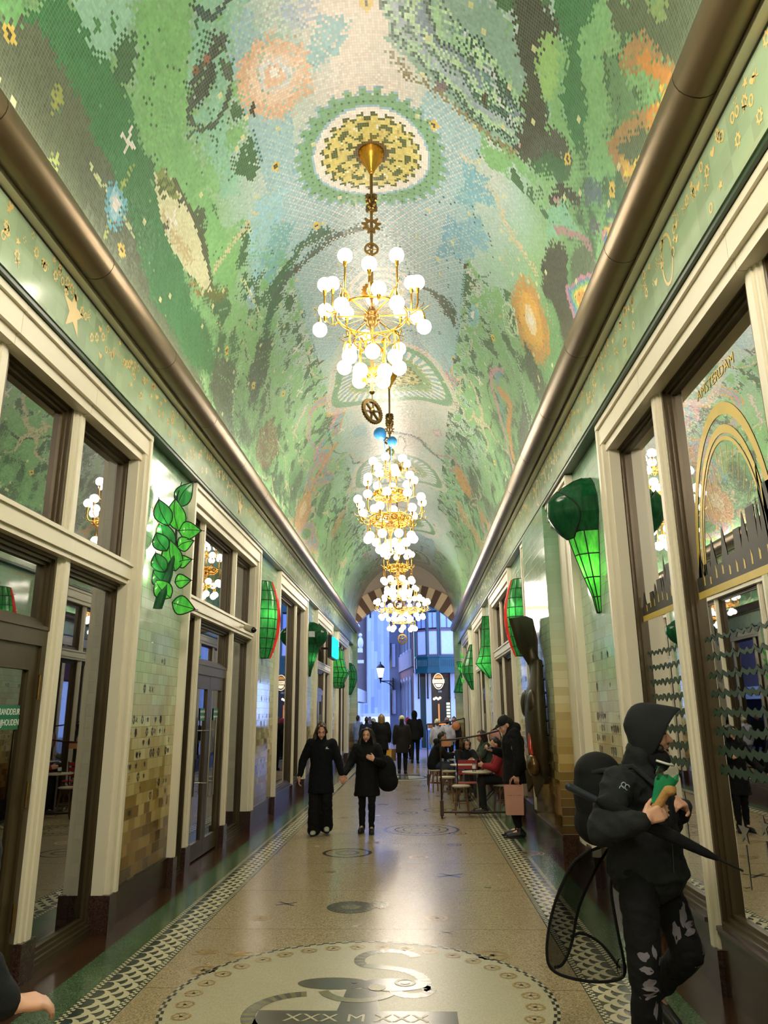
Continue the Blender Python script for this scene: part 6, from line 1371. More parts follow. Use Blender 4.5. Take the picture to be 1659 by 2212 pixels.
    if shoes:
        for q in 'LR':
            a, t = J['a'+q], J['t'+q]; d = (t-a); d.z = 0 if abs(d.z) < .1 else d.z; d.normalize(); m = MB()
            base = V3((0,0,-.035*s))
            m.cap(a + base - d*.05*s, a + base*1.0 + d*.03*s, .045*s, .046*s, 12); m.cap(a + base, t + V3((0,0,.0)), .047*s, .040*s, 12, 0, 1.1, d.cross(V3((0,0,1)))); m.cap(a + V3((0,0,.03)), a + base, .044*s, .048*s, 12)
            o = m.solid('shoe', M[shoes], root, .012, 4)
            sl = MB(); up_ = V3((0,0,1)); n = d.cross(up_)
            zs = min(a.z, t.z) - .075*s if t.z > .04 else .0
            pts = []
            for k in range(16):
                x = 2*PI*k/16; pts.append(V3((0,0,0)) + (a+t)*.5 + d*math.cos(x)*((t-a).length*.5+.07*s) + n*math.sin(x)*.047*s)
            lo = min(a.z-.085*s, t.z-.045*s)
            sl.prism([(p.x, p.y, max(lo, .002)) for p in pts], (0,0,.022)); sl.build('sole', M['sole'] if 'sole' in M else M['blackmetal'], o)
    if coat:
        mt, hem, flare, loose = coat[:4]
        m = MB(); g = .022*loose
        m.cap(J['neck'] + V3((0,0,-.015)), J['chest'], .075*s+g*.4, .125*s+g, 16); m.cap(J['chest'], J['waist'], .132*s+g, .122*s+g, 16, 0, 1.25, (1,0,0))
        m.cap(J['waist'], J['pel'], .122*s+g, .132*s+g, 16, 0, 1.25, (1,0,0))
        for q in 'LR':
            m.cap(J['chest'] + (J['s'+q]-J['chest'])*.3, J['s'+q], .10*s+g*.6, .068*s+g*.5, 14); m.cap(J['s'+q], J['e'+q], .066*s+g*.6, .052*s+g*.8, 14)
            m.cap(J['e'+q], J['w'+q] - (J['w'+q]-J['e'+q]).normalized()*.012, .052*s+g*.8, .036*s+g*.5, 14)
        # skirt of the coat down to the hem
        c = J['pel']; rings = []
        zt = J['waist'].z
        for k in range(7):
            t = k/6; z = zt + (hem-zt)*t; rx = (.152+.06*flare*t)*s + g; ry = (.118+.06*flare*t)*s + g
            cc = J['waist'].lerp(J['pel'], min(1, (zt-z)/max(.05, zt-J['pel'].z)))
            rings.append([(cc.x + rx*math.cos(a), cc.y + ry*math.sin(a), z) for a in np.linspace(0, 2*PI, 25)[:-1]])
        m.loft(rings)
        if coat[4:] and coat[4] == 'collar':
            m.cap(J['neck'] + V3((0,0,.0)), J['neck'] + V3((0,-.02,.05)), .082*s, .075*s, 14)
        if coat[4:] and coat[4] == 'hooddown':
            m.ell(J['neck'] + HR @ V3((0,.06,.02)), (.13*s,.11*s,.085*s), 14, 0, HR)
            m.cap(J['neck'], J['neck'] + V3((0,0,.04)), .085*s, .08*s, 14)
        cname = coat[5] if len(coat) > 5 else 'coat'
        co = m.solid(cname, M[mt], root, max(vox, .011), 4)
        if vox < .012: wrinkle(co, .012 if cname == 'jacket' else .007, 7.5, len(label))
    if hood:
        # drawn-up hood with an opening in front of the face
        m = MB(); n = 22; K = 9
        for k in range(K):
            t = k/(K-1)
            for i in range(n):
                a = 2*PI*i/n; c = math.cos(a); sn = math.sin(a)
                zf = .5 + .5*c                                     # 1 crown, 0 below the chin
                yf = .035 - .195*zf**.8 - .02*max(0, c)**6         # slanting edge: brim forward, throat back
                yb = .135 - .03*(1-zf)
                y = yf + (yb-yf)*t
                u = (y-.0)/.135; r = math.sqrt(max(.0, 1 - max(0, u)**2.4)) if k < K-1 else .0
                rx = .098*(1 - .12*max(0, -u)); rz = (.142 if c > 0 else .165)*(1 - .16*max(0, -u)*(c > 0))
                m.v.append(tuple(W(rx*sn*max(r, .03), y, .018 + rz*c*max(r, .03) + (.012 if c > 0 else 0))))
        for k in range(K-1):
            for i in range(n):
                j_ = (i+1) % n; m.f.append([k*n+i, k*n+j_, (k+1)*n+j_, (k+1)*n+i]); m.m.append(0); m.sm.append(True)
        m.f.append([(K-1)*n+i for i in range(n)]); m.m.append(0); m.sm.append(True)
        o = m.build('hood', M[hood], root); sd = o.modifiers.new('thick', 'SOLIDIFY'); sd.thickness = .012; sd.offset = 0
        ss = o.modifiers.new('soft', 'SUBSURF'); ss.levels = ss.render_levels = 1
    if hair:
        mt, style = hair; m = MB()
        m.ell(W(0,.04,.05), (.083*s,.084*s,.092*s), 16, 0, HR)
        m.cap(W(0,-.035,.108), W(0,.05,.115), .025*s, .04*s, 10)
        if style == 'long':
            for q in (-1, 1):
                pts = [(q*.07,.0,.08),(q*.10,.02,-.02),(q*.125,.02,-.12),(q*.135,.0,-.22),(q*.125,-.03,-.30)]
                for a, c in zip(pts, pts[1:]): m.cap(W(*a), W(*c), .042*s, .048*s, 10)
                m.cap(W(q*.045,-.035,.11), W(q*.09,.0,.02), .022*s, .028*s, 8)
            m.cap(W(0,.06,.0), W(0,.085,-.25), .09*s, .11*s, 12)
        elif style == 'pony':
            m.ell(W(0,.085,.10), (.035*s,.035*s,.03*s), 10); m.cap(W(-.03,.09,.06), W(-.09,.05,-.10), .05*s, .05*s, 10); m.cap(W(-.09,.05,-.10), W(-.13,.0,-.26), .05*s, .03*s, 10)
            for q in (-1, 1): m.cap(W(q*.05,-.05,.09), W(q*.08,.0,-.01), .022*s, .025*s, 8)
        elif style == 'bob':
            m.cap(W(0,.07,.02), W(0,.07,-.12), .085*s, .07*s, 12)
            for q in (-1, 1): m.cap(W(q*.08,.0,.04), W(q*.085,.02,-.11), .035*s, .035*s, 10)
        else:
            m.cap(W(0,.07,.02), W(0,.06,-.05), .07*s, .055*s, 10)
        m.solid('hair', M[mt], root, max(.009, vox*.8), 2, .4)
    if hat:
        mt, kind = hat; m = MB()
        if kind == 'beanie': m.ell(W(0,.02,.06), (.098*s,.108*s,.105*s), 16, 0, HR); m.cap(W(0,.02,.03), W(0,.02,.06), .1*s, .1*s, 16)
        else:
            m.ell(W(0,.015,.065), (.09*s,.104*s,.085*s), 16, 0, HR); m.cap(W(-.04,-.11,.055), W(.04,-.11,.055), .02*s, .02*s, 8); m.ell(W(0,-.12,.045), (.075*s,.085*s,.014*s), 14, 0, HR)
        m.solid('hat', M[mt], root, .011, 2, .4)
    return root, J, W
M['sole'] = simple('shoe_sole', '#1a1a1a', .7)
M['sneaker'] = simple('white_sneaker', '#b9b6a6', .6, var=.1)
M['shoe_black'] = simple('black_shoe', '#101012', .5, var=.3)
M['hair_blond'] = simple('blond_hair', '#8a6b45', .5, var=.35, scale=60)
M['hair_red'] = simple('auburn_hair', '#2e1414', .45, var=.4, scale=40)
M['hat_white'] = simple('cream_knit', '#d8cfae', .9, var=.2, scale=60); M['hat_grey'] = simple('grey_knit', '#8f93a0', .9, var=.2, scale=60)
M['cloth_brown'] = simple('dark_brown_cloth', '#17110e', .9, var=.3, scale=12); M['cloth_lb'] = simple('light_blue_fleece', '#8f9fcf', .85, var=.25, scale=9)
M['jeans'] = simple('pale_jeans', '#9aa8cf', .85, var=.2, scale=14); M['denim'] = simple('blue_denim', '#27344e', .85, var=.25, scale=14)
M['cloth_blue'] = simple('dark_blue_cloth', '#14203f', .85, var=.3); M['cloth_pink'] = simple('raspberry_cloth', '#b3285c', .8, var=.2); M['cloth_pale'] = simple('pale_fleece', '#c4bfd2', .9, var=.15); M['cloth_mauve'] = simple('mauve_knit', '#a38490', .9, var=.2)
M['cloth_olive'] = simple('olive_fleece', '#3f4a37', .9, var=.25); M['cloth_red'] = simple('red_jersey', '#8f1420', .8, var=.2)

# the couple walking hand in hand
def couple():
    r1, J, W = person('woman with a ponytail in a long black coat and white sneakers, looking down', (-1.10, 12.1, 0), 1.655, .08,
        P=dict(head=(.0,-.05,1.515), sL=(.165,0,1.34), sR=(-.165,0,1.34), eL=(.275,.0,1.06), wL=(.32,-.05,.875), eR=(-.285,.03,1.08), wR=(-.325,-.03,.86), handL=((.25,-.1,-1),(0,-1,.2),1,.7), aL=(.085,.10,.12), tL=(.10,-.05,.075), kL=(.09,-.03,.49)),
        coat=('cloth_navy', .60, .6, .8, 'collar'), pants=('cloth_black', .088, .105, 1.02), shoes='sneaker', hair=('hair_brown', 'pony'), head_dir=(.05,-.93,-.36), vox=.0085)
    m = MB()
    for k in range(3): m.tube([(.085+.0115*k*1.0, -.232-.004*k, 1.262), (.078+.012*k, -.232, 1.278), (.10+.002*k, -.23, 1.292-.006*k)], .004, 5)
    m.box(.075, .125, -.222, -.215, 1.258, 1.264)
    m.build('chest_logo', M['white'], r1)
    r2, J, W = person('woman with long dark wavy hair in a black knee coat, tights and boots', (-.40, 12.35, 0), 1.54, -.06,
        P=dict(sL=(.16,.0,1.255), sR=(-.16,0,1.255), eR=(-.26,-.03,1.02), wR=(-.33,-.22,.875), handR=((-.15,-.1,-1),(0,-1,.2),-1,.6), eL=(.25,-.03,1.02), wL=(.15,-.24,1.08), handL=((-.75,-.2,.45),(0,-1,.3),1,1.1), aR=(-.075,.0,.085), aL=(.085,-.10,.085), kL=(.085,-.10,.45), kR=(-.075,-.03,.45)),
        coat=('cloth_black', .53, .85, 1.15, 'collar'), pants=('cloth_black', .056, .043, 1.06), shoes='shoe_black', hair=('hair_dark', 'long'), head_dir=(-.02,-1,-.03), vox=.0085)
    b = thing('shoulder_bag', 'large soft black bag hanging from the dark-haired woman', 'bag', (0,0,0))
    m = MB(); m.ell((-.10,12.44,.86), (.17,.12,.28), 16); m.ell((-.06,12.44,.74), (.16,.12,.16), 14); m.solid('bag_body', M['cloth_black'], b, .015, 5)
    m = MB(); m.tube([(-.16,12.40,1.1),(-.22,12.3,1.25),(-.25,12.33,1.30),(-.2,12.45,1.2),(-.12,12.5,1.05)], .014, 6); m.build('strap', M['cloth_char'], b)
couple()
def waiting_man():
    r, J, W = person('man in black parka and cap bent over a phone by the fish fountain', (1.87, 11.87, 0), 1.80, -PI/2,
        P=dict(head=(0,-.10,1.585), neck=(0,-.02,1.49), eR=(-.26,-.10,1.16), wR=(-.13,-.29,1.22), handR=((.3,-.8,.1),(0,-.3,-1),-1,.9), eL=(.28,.05,1.10), wL=(.25,.0,.90), handL=((0,-.05,-1),(1,0,0),1,1.2),
               kL=(.09,-.05,.5), kR=(-.08,.03,.5)),
        coat=('cloth_black', .76, .55, 1.6, 'hooddown', 'parka'), pants=('cloth_black', .082, .058, .78), shoes='shoe_black', hair=('hair_dark', 'short'), hat=('cloth_char', 'cap'), head_dir=(0,-.85,-.5), vox=.009)
    m = MB(); m.lathe([(0,0),(.035,0),(.035,.006),(0,.006)], (.262,-.03,1.27), 14, 0, (1,0,0)); m.build('sleeve_badge', simple('badge', '#6b6b60', .5), r)
    p = thing('phone', 'dark smartphone in the raised hand of the capped man', 'phone', (0,0,0))
    m = MB(); m.obox((1.50,11.98,1.255), (.07,0,.02), (0,.036,0), (-.0015,0,.005)); m.build('case', M['blackmetal'], p)
    m = MB(); m.obox((1.4975,11.98,1.2615), (.064,0,.0183), (0,.032,0), (-.0002,0,.0006)); m.build('screen', emit('phone_screen', '#7f8796', .5), p)
    b = thing('paper_bag', 'pink paper shopping bag with black lettering held by the capped man', 'bag', (0,0,0))
    pk = simple('pink_paper', '#c58f7c', .75, var=.08, scale=7, bump=.3)
    x0, x1, y0, y1, z0, z1 = 1.68, 1.95, 11.55, 11.68, .34, .75
    m = MB(); m.add([(x0+.01,y0+.01,z0),(x1-.01,y0+.01,z0),(x1-.01,y1,z0),(x0+.01,y1,z0),(x0,y0,z1),(x1,y0,z1),(x1,y1,z1),(x0,y1,z1),(x1+.012,(y0+y1)/2,z1),(x1-.02,(y0+y1)/2,z0+.1),(x0-.012,(y0+y1)/2,z1)], [(0,3,2,1),(0,1,5,4),(2,3,7,6),(1,9,5),(9,8,5),(1,2,9),(9,2,6),(9,6,8),(3,0,4),(3,4,10),(3,10,7)])
    m.build('bag_body', pk, b)
    for yy in (y0+.004, y1-.004):
        m = MB(); m.tube([(1.76,yy,z1-.03),(1.77,yy,z1+.06),(1.80,(yy+11.62)/2,z1+.1),(1.85,(yy+11.62)/2,z1+.1),(1.88,yy,z1+.06),(1.89,yy,z1-.03)], .005, 5); m.build('handle', pk, b)
    text_mesh('THE STING', .045, M['blackmetal'], 'lettering', frame_M((1.81, y0+.004, .62), (1,0,.02), (0,0,1)), b, .0008, .95)
waiting_man()
# hooded man in the foreground
def hooded_man():
    o = V3((1.66, 4.5, 0)); L = lambda x, y, z: V3((x,y,z)) - o
    fw = V3((.9,-.43,0))
    r, J, W = person('hooded man in black jacket and ripped jeans, snack in hand, by the right wall', tuple(o), 1.80, 0,
        P=dict(head=L(1.735,4.49,1.66), neck=L(1.665,4.50,1.50), chest=L(1.64,4.50,1.30), waist=L(1.65,4.49,1.10), pel=L(1.66,4.5,.94),
            sR=L(1.50,4.33,1.42), sL=L(1.74,4.68,1.42), eR=L(1.37,4.22,1.19), wR=L(1.555,4.13,1.255), eL=L(1.88,4.74,1.17), wL=L(1.90,4.52,1.27),
            handR=((.92,-.05,.32),(.1,-1,.1),-1,1.15), handL=((-.35,-.75,.35),(.6,.3,.2),-1,.8),
            hR=L(1.58,4.42,.90), hL=L(1.74,4.58,.90), kR=L(1.56,4.36,.50), aR=L(1.555,4.43,.085), tR=L(1.68,4.36,.04), kL=L(1.86,4.58,.52), aL=L(1.74,4.90,.23), tL=L(1.83,4.82,.08)),
        coat=('cloth_char', .915, .5, 1.3, 'collar', 'jacket'), pants=('cloth_black', .082, .066, .93), shoes='shoe_black', hood='cloth_char', skin='skin2', head_dir=(.98,-.18,-.02), vox=.0065)
    # beard
    m = MB(); m.cap(W(-.045,-.045,-.065), W(.045,-.045,-.065), .027, .027, 8); m.cap(W(0,-.083,-.078), W(0,-.082,-.10), .018, .012, 8); m.cap(W(-.026,-.095,-.041), W(.026,-.095,-.041), .006, .006, 8)
    m.solid('beard', M['hair_dark'], r, .007, 2, .4)
    m = MB(); m.cap(W(0,.02,-.10), W(0,-.035,-.125), .082, .074, 14); m.solid('neck_warmer', M['cloth_black'], r, .009, 4)
    m = MB(); m.tube([W(-.075,-.02,-.125), W(-.07,-.07,-.14), W(-.03,-.108,-.15), W(.02,-.11,-.15)], .007, 6); m.build('mask_edge', M['white'], r)
    m = MB()
    for dx, dz in ((0,0),(.018,-.012),(-.012,-.018)): m.tube([L(1.50+dx+.012*math.cos(a), 4.226, 1.415+dz+.014*math.sin(a)) for a in np.linspace(0, 4.6, 9)], .0028, 5)
    m.build('chest_logo', simple('logo_grey', '#8b98a8', .5), r)
    m = MB(); m.tube([L(1.735,4.318,1.41), L(1.75,4.31,1.38)], .004, 5); m.tube([L(1.74,4.32,1.40), L(1.75,4.31,1.1), L(1.74,4.30,.97)], .0025, 4); m.build('zip', simple('zip_grey', '#3a3f48', .4, .5), r)
    m = MB(); m.box(-.15, .13, -.245, -.05, .905, .935)
    sh = MB(); rg = [(.0 + .165*math.cos(a), -.0 + .155*math.sin(a)) for a in np.linspace(0, 2*PI, 25)[:-1]]
    sh.loft([[(x, y, .895) for x, y in rg], [(x*1.02, y*1.02, .925) for x, y in rg]]); sh.build('shirt_hem', simple('shirt_blue', '#5f6f86', .8), r)
    # rips in the jeans: bare skin patches lying on the cloth, with frayed white threads
    rip = simple('ripped_skin', '#6f6974', .7, var=.2); k = 0
    from mathutils.bvhtree import BVHTree
    tr = [c for c in r.children if c.name.startswith('trousers')][0]
    bv = BVHTree.FromPolygons([v.co for v in tr.data.vertices], [tuple(p.vertices) for p in tr.data.polygons])
    cam_l = V3((.4,0,1.8)) - o
    rng = random.Random(5)
    for x, y, z, w, h in [(1.80,4.4,.745,.022,.05),(1.825,4.4,.70,.04,.016),(1.83,4.4,.665,.035,.016),(1.755,4.4,.66,.022,.045),(1.905,4.45,.55,.028,.075),(1.83,4.5,.40,.02,.02),(1.82,4.5,.30,.03,.016),
                          (1.545,4.3,.58,.026,.02),(1.60,4.3,.60,.012,.03),(1.555,4.3,.515,.03,.016),(1.565,4.3,.46,.034,.026),(1.56,4.3,.40,.05,.016),(1.57,4.3,.43,.04,.012),(1.62,4.3,.56,.012,.025),(1.58,4.3,.34,.012,.04),(1.57,4.3,.185,.035,.012),(1.57,4.3,.145,.035,.014)]:
        t = L(x, y, z); d = (t-cam_l).normalized(); hit, n, _, _ = bv.ray_cast(cam_l, d)
        if hit is None: continue
        m = MB(); u = V3((0,0,1)) - n*n.z; u.normalize(); v = n.cross(u); a0 = (rng.random()-.5)*.7
        pts = []
        for q in range(12):
            a = 2*PI*q/12; x_, z_ = w*math.cos(a)*(.8+.5*rng.random()), h*math.sin(a)*(.6+.8*rng.random())
            p0 = hit + n*.05 + v*(x_*math.cos(a0)-z_*math.sin(a0)) + u*(x_*math.sin(a0)+z_*math.cos(a0))
            h2 = bv.ray_cast(p0, -n, .2)[0]; pts.append((h2 if h2 is not None else p0 - n*.05) + n*.003)
        m.v = [tuple(hit + n*.0045)] + [tuple(p) for p in pts]
        for q in range(12): m.f.append([0, 1+q, 1+(q+1) % 12]); m.m.append(0); m.sm.append(True)
        m.build('rip', rip, r)
    m = MB(); a_, k_ = J['aL'], J['kL']; m.cap(a_ + (k_-a_)*.0, a_ + (k_-a_)*.28, .044, .046, 12); m.solid('sock', simple('grey_sock', '#a8a4b4', .9, var=.1), r, .008, 2)
    # backpack
    b = thing('backpack', 'full black backpack worn by the hooded man', 'backpack', (0,0,0))
    m = MB(); c = V3((1.66,4.5,0)) - fw*.23
    m.ell(c + V3((0,0,1.33)), (.15,.17,.24), 16); m.ell(c + V3((0,0,1.18)) - fw*.02, (.14,.16,.13), 14); m.ell(c + V3((0,0,1.44)) , (.14,.15,.13), 14)
    m.solid('bag_body', M['cloth_black'], b, .014, 6)
    m = MB()
    for q in (-1, 1):
        l = V3((.43,.9,0))*q*.13; m.tube([c + l + V3((0,0,1.46)), V3((1.66,4.5,1.50)) + l*1.15, V3((1.66,4.5,1.36)) + fw*.16 + l*1.1, V3((1.66,4.5,1.2)) + fw*.17 + l*1.05], .016, 6)
    m.build('strap', M['cloth_char'], b)
    # umbrella pushed under the arm
    u = thing('umbrella', 'long furled black umbrella tucked under the arm of the hooded man', 'umbrella', (0,0,0))
    a, e = V3((1.205,4.20,1.41)), V3((2.06,4.20,1.00)); d = (e-a).normalized(); P = lambda t: a + (e-a)*t
    m = MB(); m.tube([P(-.0), P(.16)], [.021,.018], 10); m.ell(P(.0), .021, 10); m.build('grip', simple('grip_blue', '#101c28', .6, var=.2), u)
    m = MB(); m.tube([P(.16), P(.2), P(.35), P(.6), P(.8), P(.86)], [.012,.03,.036,.036,.022,.012], 9); m.build('folded_canopy', M['cloth_black'], u)
    m = MB(); m.tube([P(.86), P(1.0)], [.007,.006], 7); m.build('tip', M['blackmetal'], u)
    # snack
    s = thing('snack', 'pastry in a torn green and clear wrapper in the hooded man\'s hand', 'snack', (0,0,0))
    m = MB(); m.cap((1.63,4.155,1.30), (1.685,4.12,1.40), .026, .03, 12); m.ell((1.70,4.11,1.405), (.04,.03,.035), 10); m.solid('pastry', simple('pastry', '#b98a50', .7, var=.3, scale=30, bump=.4), s, .007, 2)
    wr = simple('wrapper_green', '#1f8a5c', .35, var=.35, scale=18); m = MB(); rings = []
    for t, rr in ((0,.032),(.3,.038),(.6,.047),(.85,.056),(1,.058)):
        cc = V3((1.645,4.15,1.335)).lerp(V3((1.70,4.11,1.465)), t)
        rings.append([cc + V3((rr*math.cos(x)*(1+.08*math.sin(5*x)), rr*.7*math.sin(x), .018*t*math.sin(3*x+1))) for x in np.linspace(0, 2*PI, 19)[:-1]])
    m.loft(rings, 0, True, True, False); m.build('wrapper', wr, s)
    m = MB(); c0 = V3((1.70,4.11,1.47)); rings = []
    for t, rr in ((0,.06),(.5,.07),(1,.058)): rings.append([c0 + V3((rr*math.cos(x), rr*.6*math.sin(x), .04*t + .012*math.sin(4*x))) for x in np.linspace(0, 2*PI, 15)[:-1]])
    m.loft(rings, 0, True, True, False); m.build('clear_film', M['clear'], s)
    # collapsed mesh laundry basket
    n = thing('mesh_basket', 'collapsed black pop-up mesh basket dangling beside the hooded man', 'basket', (0,0,0))
    outer = [(1.56,4.60,1.06),(1.44,4.60,1.05),(1.30,4.65,.97),(1.21,4.70,.81),(1.15,4.75,.63),(1.12,4.75,.46),(1.16,4.75,.37),(1.34,4.75,.325),(1.51,4.75,.335),(1.55,4.74,.40),(1.52,4.72,.62),(1.50,4.68,.85)]
    inner = [(1.50,4.70,1.02),(1.44,4.80,.89),(1.35,4.90,.67),(1.30,4.95,.46),(1.23,4.88,.375),(1.17,4.80,.38)]
    low = [(1.30,4.95,.50),(1.39,5.05,.49),(1.50,5.05,.43),(1.56,4.90,.35)]
    def smooth(pts, closed=False):
        out = []; N = len(pts)
        for i in range(N if closed else N-1):
            p0, p1, p2, p3 = [V3(pts[(i+k) % N] if closed else pts[min(max(i+k, 0), N-1)]) for k in (-1,0,1,2)]
            for q in range(5):
                t = q/5; out.append(.5*((2*p1) + (p2-p0)*t + (2*p0-5*p1+4*p2-p3)*t*t + (3*p1-p0-3*p2+p3)*t**3))
        if not closed: out.append(V3(pts[-1]))
        return out
    for pts, cl in ((outer, True), (inner, False), (low, False)):
        m = MB(); m.tube(smooth(pts, cl), .0085, 7, closed=cl); m.build('rim', M['cloth_black'], n)
    t = NT('black_mesh'); tr = t.n('ShaderNodeBsdfTransparent'); df = t.n('ShaderNodeBsdfDiffuse'); df.inputs[0].default_value = (.012,.013,.012,1); mx = t.n('ShaderNodeMixShader'); mx.inputs[0].default_value = .6
    t.l(tr.outputs[0], mx.inputs[1]); t.l(df.outputs[0], mx.inputs[2]); M['mesh'] = t.done(mx)
    so = smooth(outer, True); c = V3((1.33,4.86,.66)); m = MB()
    m.v = [tuple(c)] + [tuple(p) for p in so]; N = len(so)
    for i in range(N): m.f.append([0, 1+i, 1+(i+1) % N]); m.m.append(0); m.sm.append(True)
    m.build('mesh_panel', M['mesh'], n)
    si = smooth(inner); m = MB(); k = len(si); sub = so[5:5+k] if len(so) >= 5+k else so[:k]
    m.loft([sub[:k], si[:len(sub)]], 0, True, False, False); m.build('mesh_wall', M['mesh'], n)
    m = MB(); m.ell((1.53,4.73,.40), (.03,.02,.05), 10); m.build('clear_tag', M['clear'], n)
hooded_man()
# passer-by just outside the frame on the left, one hand swinging into view
person('passer-by at the left edge, only a bare swinging hand in view', (-1.20, 2.55, 0), 1.72, PI*.94,
    P=dict(eR=(-.27,.10,1.13), wR=(-.35,-.0,.955), handR=((-.6,-.9,-.12),(-.2,.2,1),-1,.5)), coat=('cloth_char', .85, .3, 1.0, 'collar'), pants=('denim', .075, .06, .95), shoes='shoe_black', hair=('hair_dark', 'short'), skin='skin2', face=True, vox=.009)
# people farther in
def walker(label, x, y, H, rz, coat, pants, hair=None, hat=None, hood=None, hem=.75, loose=1.2, shoes='shoe_black', P=None, flare=.4):
    return person(label, (x, y, 0), H, rz, P=P or dict(kR=(-.09,-.10,.48), aR=(-.09,-.02,.085), kL=(.09,.02,.48), aL=(.09,.12,.12)), coat=(coat, hem, flare, loose, 'collar'), pants=(pants, .07, .055, .95), shoes=shoes, hair=hair, hat=hat, hood=hood, vox=.016)
walker('person in a dark brown coat and cream knitted hat walking away', -.05, 23.6, 1.66, PI, 'cloth_brown', 'cloth_black', ('hair_dark','short'), ('hat_white','beanie'), hem=.60)
walker('person in a black hooded jacket walking away towards the arch', .33, 28.3, 1.80, PI*.97, 'cloth_black', 'cloth_black', None, None, 'cloth_black', hem=.82, loose=1.8)
walker('broad blond person in a black jacket seen from behind', -.74, 25.0, 1.72, PI*1.02, 'cloth_black', 'cloth_black', ('hair_blond','bob'), hem=.62, loose=2.4)
walker('person in a light blue fleece and pale jeans outside the arch on the left', -1.95, 30.9, 1.66, PI*.8, 'cloth_lb', 'jeans', ('hair_dark','short'), hem=.72, shoes='sneaker')
walker('person in a dark blue hooded jacket just inside the arch', -1.42, 28.0, 1.62, PI, 'cloth_blue', 'cloth_black', ('hair_dark','short'), hem=.7)
walker('person in a grey knitted hat and dark coat beside the blond walker', -1.12, 27.0, 1.56, PI*.9, 'cloth_char', 'cloth_black', ('hair_dark','short'), ('hat_grey','beanie'), hem=.6)
walker('person in a raspberry red hood near the arch', .06, 30.6, 1.55, PI*1.1, 'cloth_pink', 'cloth_black', None, None, 'cloth_pink', hem=.7)
walker('person in a pale fleece and white hat standing beyond the glass screens', 1.08, 25.2, 1.54, PI*1.05, 'cloth_pale', 'jeans', ('hair_blond','short'), ('hat_white','beanie'), hem=.7, shoes='sneaker')
walker('person in a mauve knitted hat and pale coat beyond the glass screens', 1.46, 26.4, 1.58, PI*.95, 'cloth_pale', 'cloth_char', ('hair_dark','short'), ('cloth_mauve','beanie'), hem=.7)
walker('person in a dark jacket standing far right outside the arch', 1.82, 29.0, 1.6, -.3, 'cloth_char', 'cloth_black', ('hair_dark','short'), hem=.75)
m_ = thing('shopping_bag', 'bright yellow shopping bag carried by the blond walker', 'bag', (0,0,0))
q = MB(); q.add([(-.66,24.95,.12),(-.44,24.95,.14),(-.44,25.07,.14),(-.66,25.07,.12),(-.56,24.97,.66),(-.42,24.97,.66),(-.42,25.05,.66),(-.56,25.05,.66)], [(0,3,2,1),(4,5,6,7),(0,1,5,4),(1,2,6,5),(2,3,7,6),(3,0,4,7)]); q.build('bag_body', simple('yellow_plastic', '#dca21a', .5), m_)
q = MB(); q.tube([(-.53,25,.66),(-.5,25,.78),(-.45,25,.66)], .008, 5); q.build('handle', M['white'], m_)
m_ = thing('paper_bag', 'small brown paper bag beside the yellow shopping bag', 'bag', (0,0,0))
q = MB(); q.prism([(-.42,24.7,.3),(-.27,24.7,.3),(-.27,24.8,.3),(-.42,24.8,.3)], (.01,0,.36)); q.build('bag_body', simple('kraft', '#7a5a3a', .8), m_)
q = MB(); q.tube([(-.38,24.75,.66),(-.34,24.75,.74),(-.3,24.75,.66)], .006, 5); q.build('handle', M['white'], m_)
# ------------------------------------------------------------------ terrace behind glass screens
M['wood'] = simple('bent_wood', '#7a4f2e', .45, var=.3, scale=12); M['seatpale'] = simple('pale_seat', '#c9bca0', .5, var=.1); M['redslat'] = simple('red_slats', '#a81c2c', .4, var=.1)
def stool(first=[None]):
    root = thing('stool', '', 'stool', (0,0,0), 0, 'bentwood stools on the terrace')
    m = MB(); m.lathe([(0,.46),(.15,.462),(.168,.475),(.168,.492),(.15,.50),(0,.50)], (0,0,0), 22); m.build('seat', M['seatpale'], root)
    for k in range(4):
        a = PI/4 + k*PI/2; c, s = math.cos(a), math.sin(a)
        m = MB(); m.tube([(.12*c,.12*s,.47),(.135*c,.135*s,.3),(.175*c,.175*s,0.0)], .014, 8); m.build('leg', M['wood'], root)
    m = MB(); ring_mb(m, (0,0,.2), .14, .009, 24); m.build('stretcher', M['wood'], root)
    m = MB()
    for k in range(4):
        a = PI/4 + k*PI/2; b = a + PI/2
        pts = [(.13*(math.cos(a)*(1-t)+math.cos(b)*t), .13*(math.sin(a)*(1-t)+math.sin(b)*t), .30 + .15*math.sin(PI*t)) for t in np.linspace(0, 1, 9)]
        m.tube(pts, .008, 6)
    m.build('bentwood_braces', M['wood'], root)
    return root
st = stool()
spots = [(1.20,14.4,'pale-seated bentwood stool nearest the viewer, in front of the first glass-topped table'),(1.14,17.9,'pale-seated bentwood stool behind the first screen beside the passage'),(.95,20.4,'bentwood stool by the second glass screen'),(1.02,16.3,'bentwood stool between the red chairs and the passage'),(.82,18.3,'bentwood stool under the guest with the olive hood'),(2.02,18.3,'bentwood stool under the auburn-haired guest'),(1.45,17.42,'bentwood stool under the dark-haired guest bent over the table'),(1.97,14.62,'bentwood stool under the guest in red')]
for k, (x, y, lb) in enumerate(spots):
    o = st if k == 0 else copy_tree(st)
    o.location = (x, y, 0); o.rotation_euler.z = k*.5; o['label'] = lb
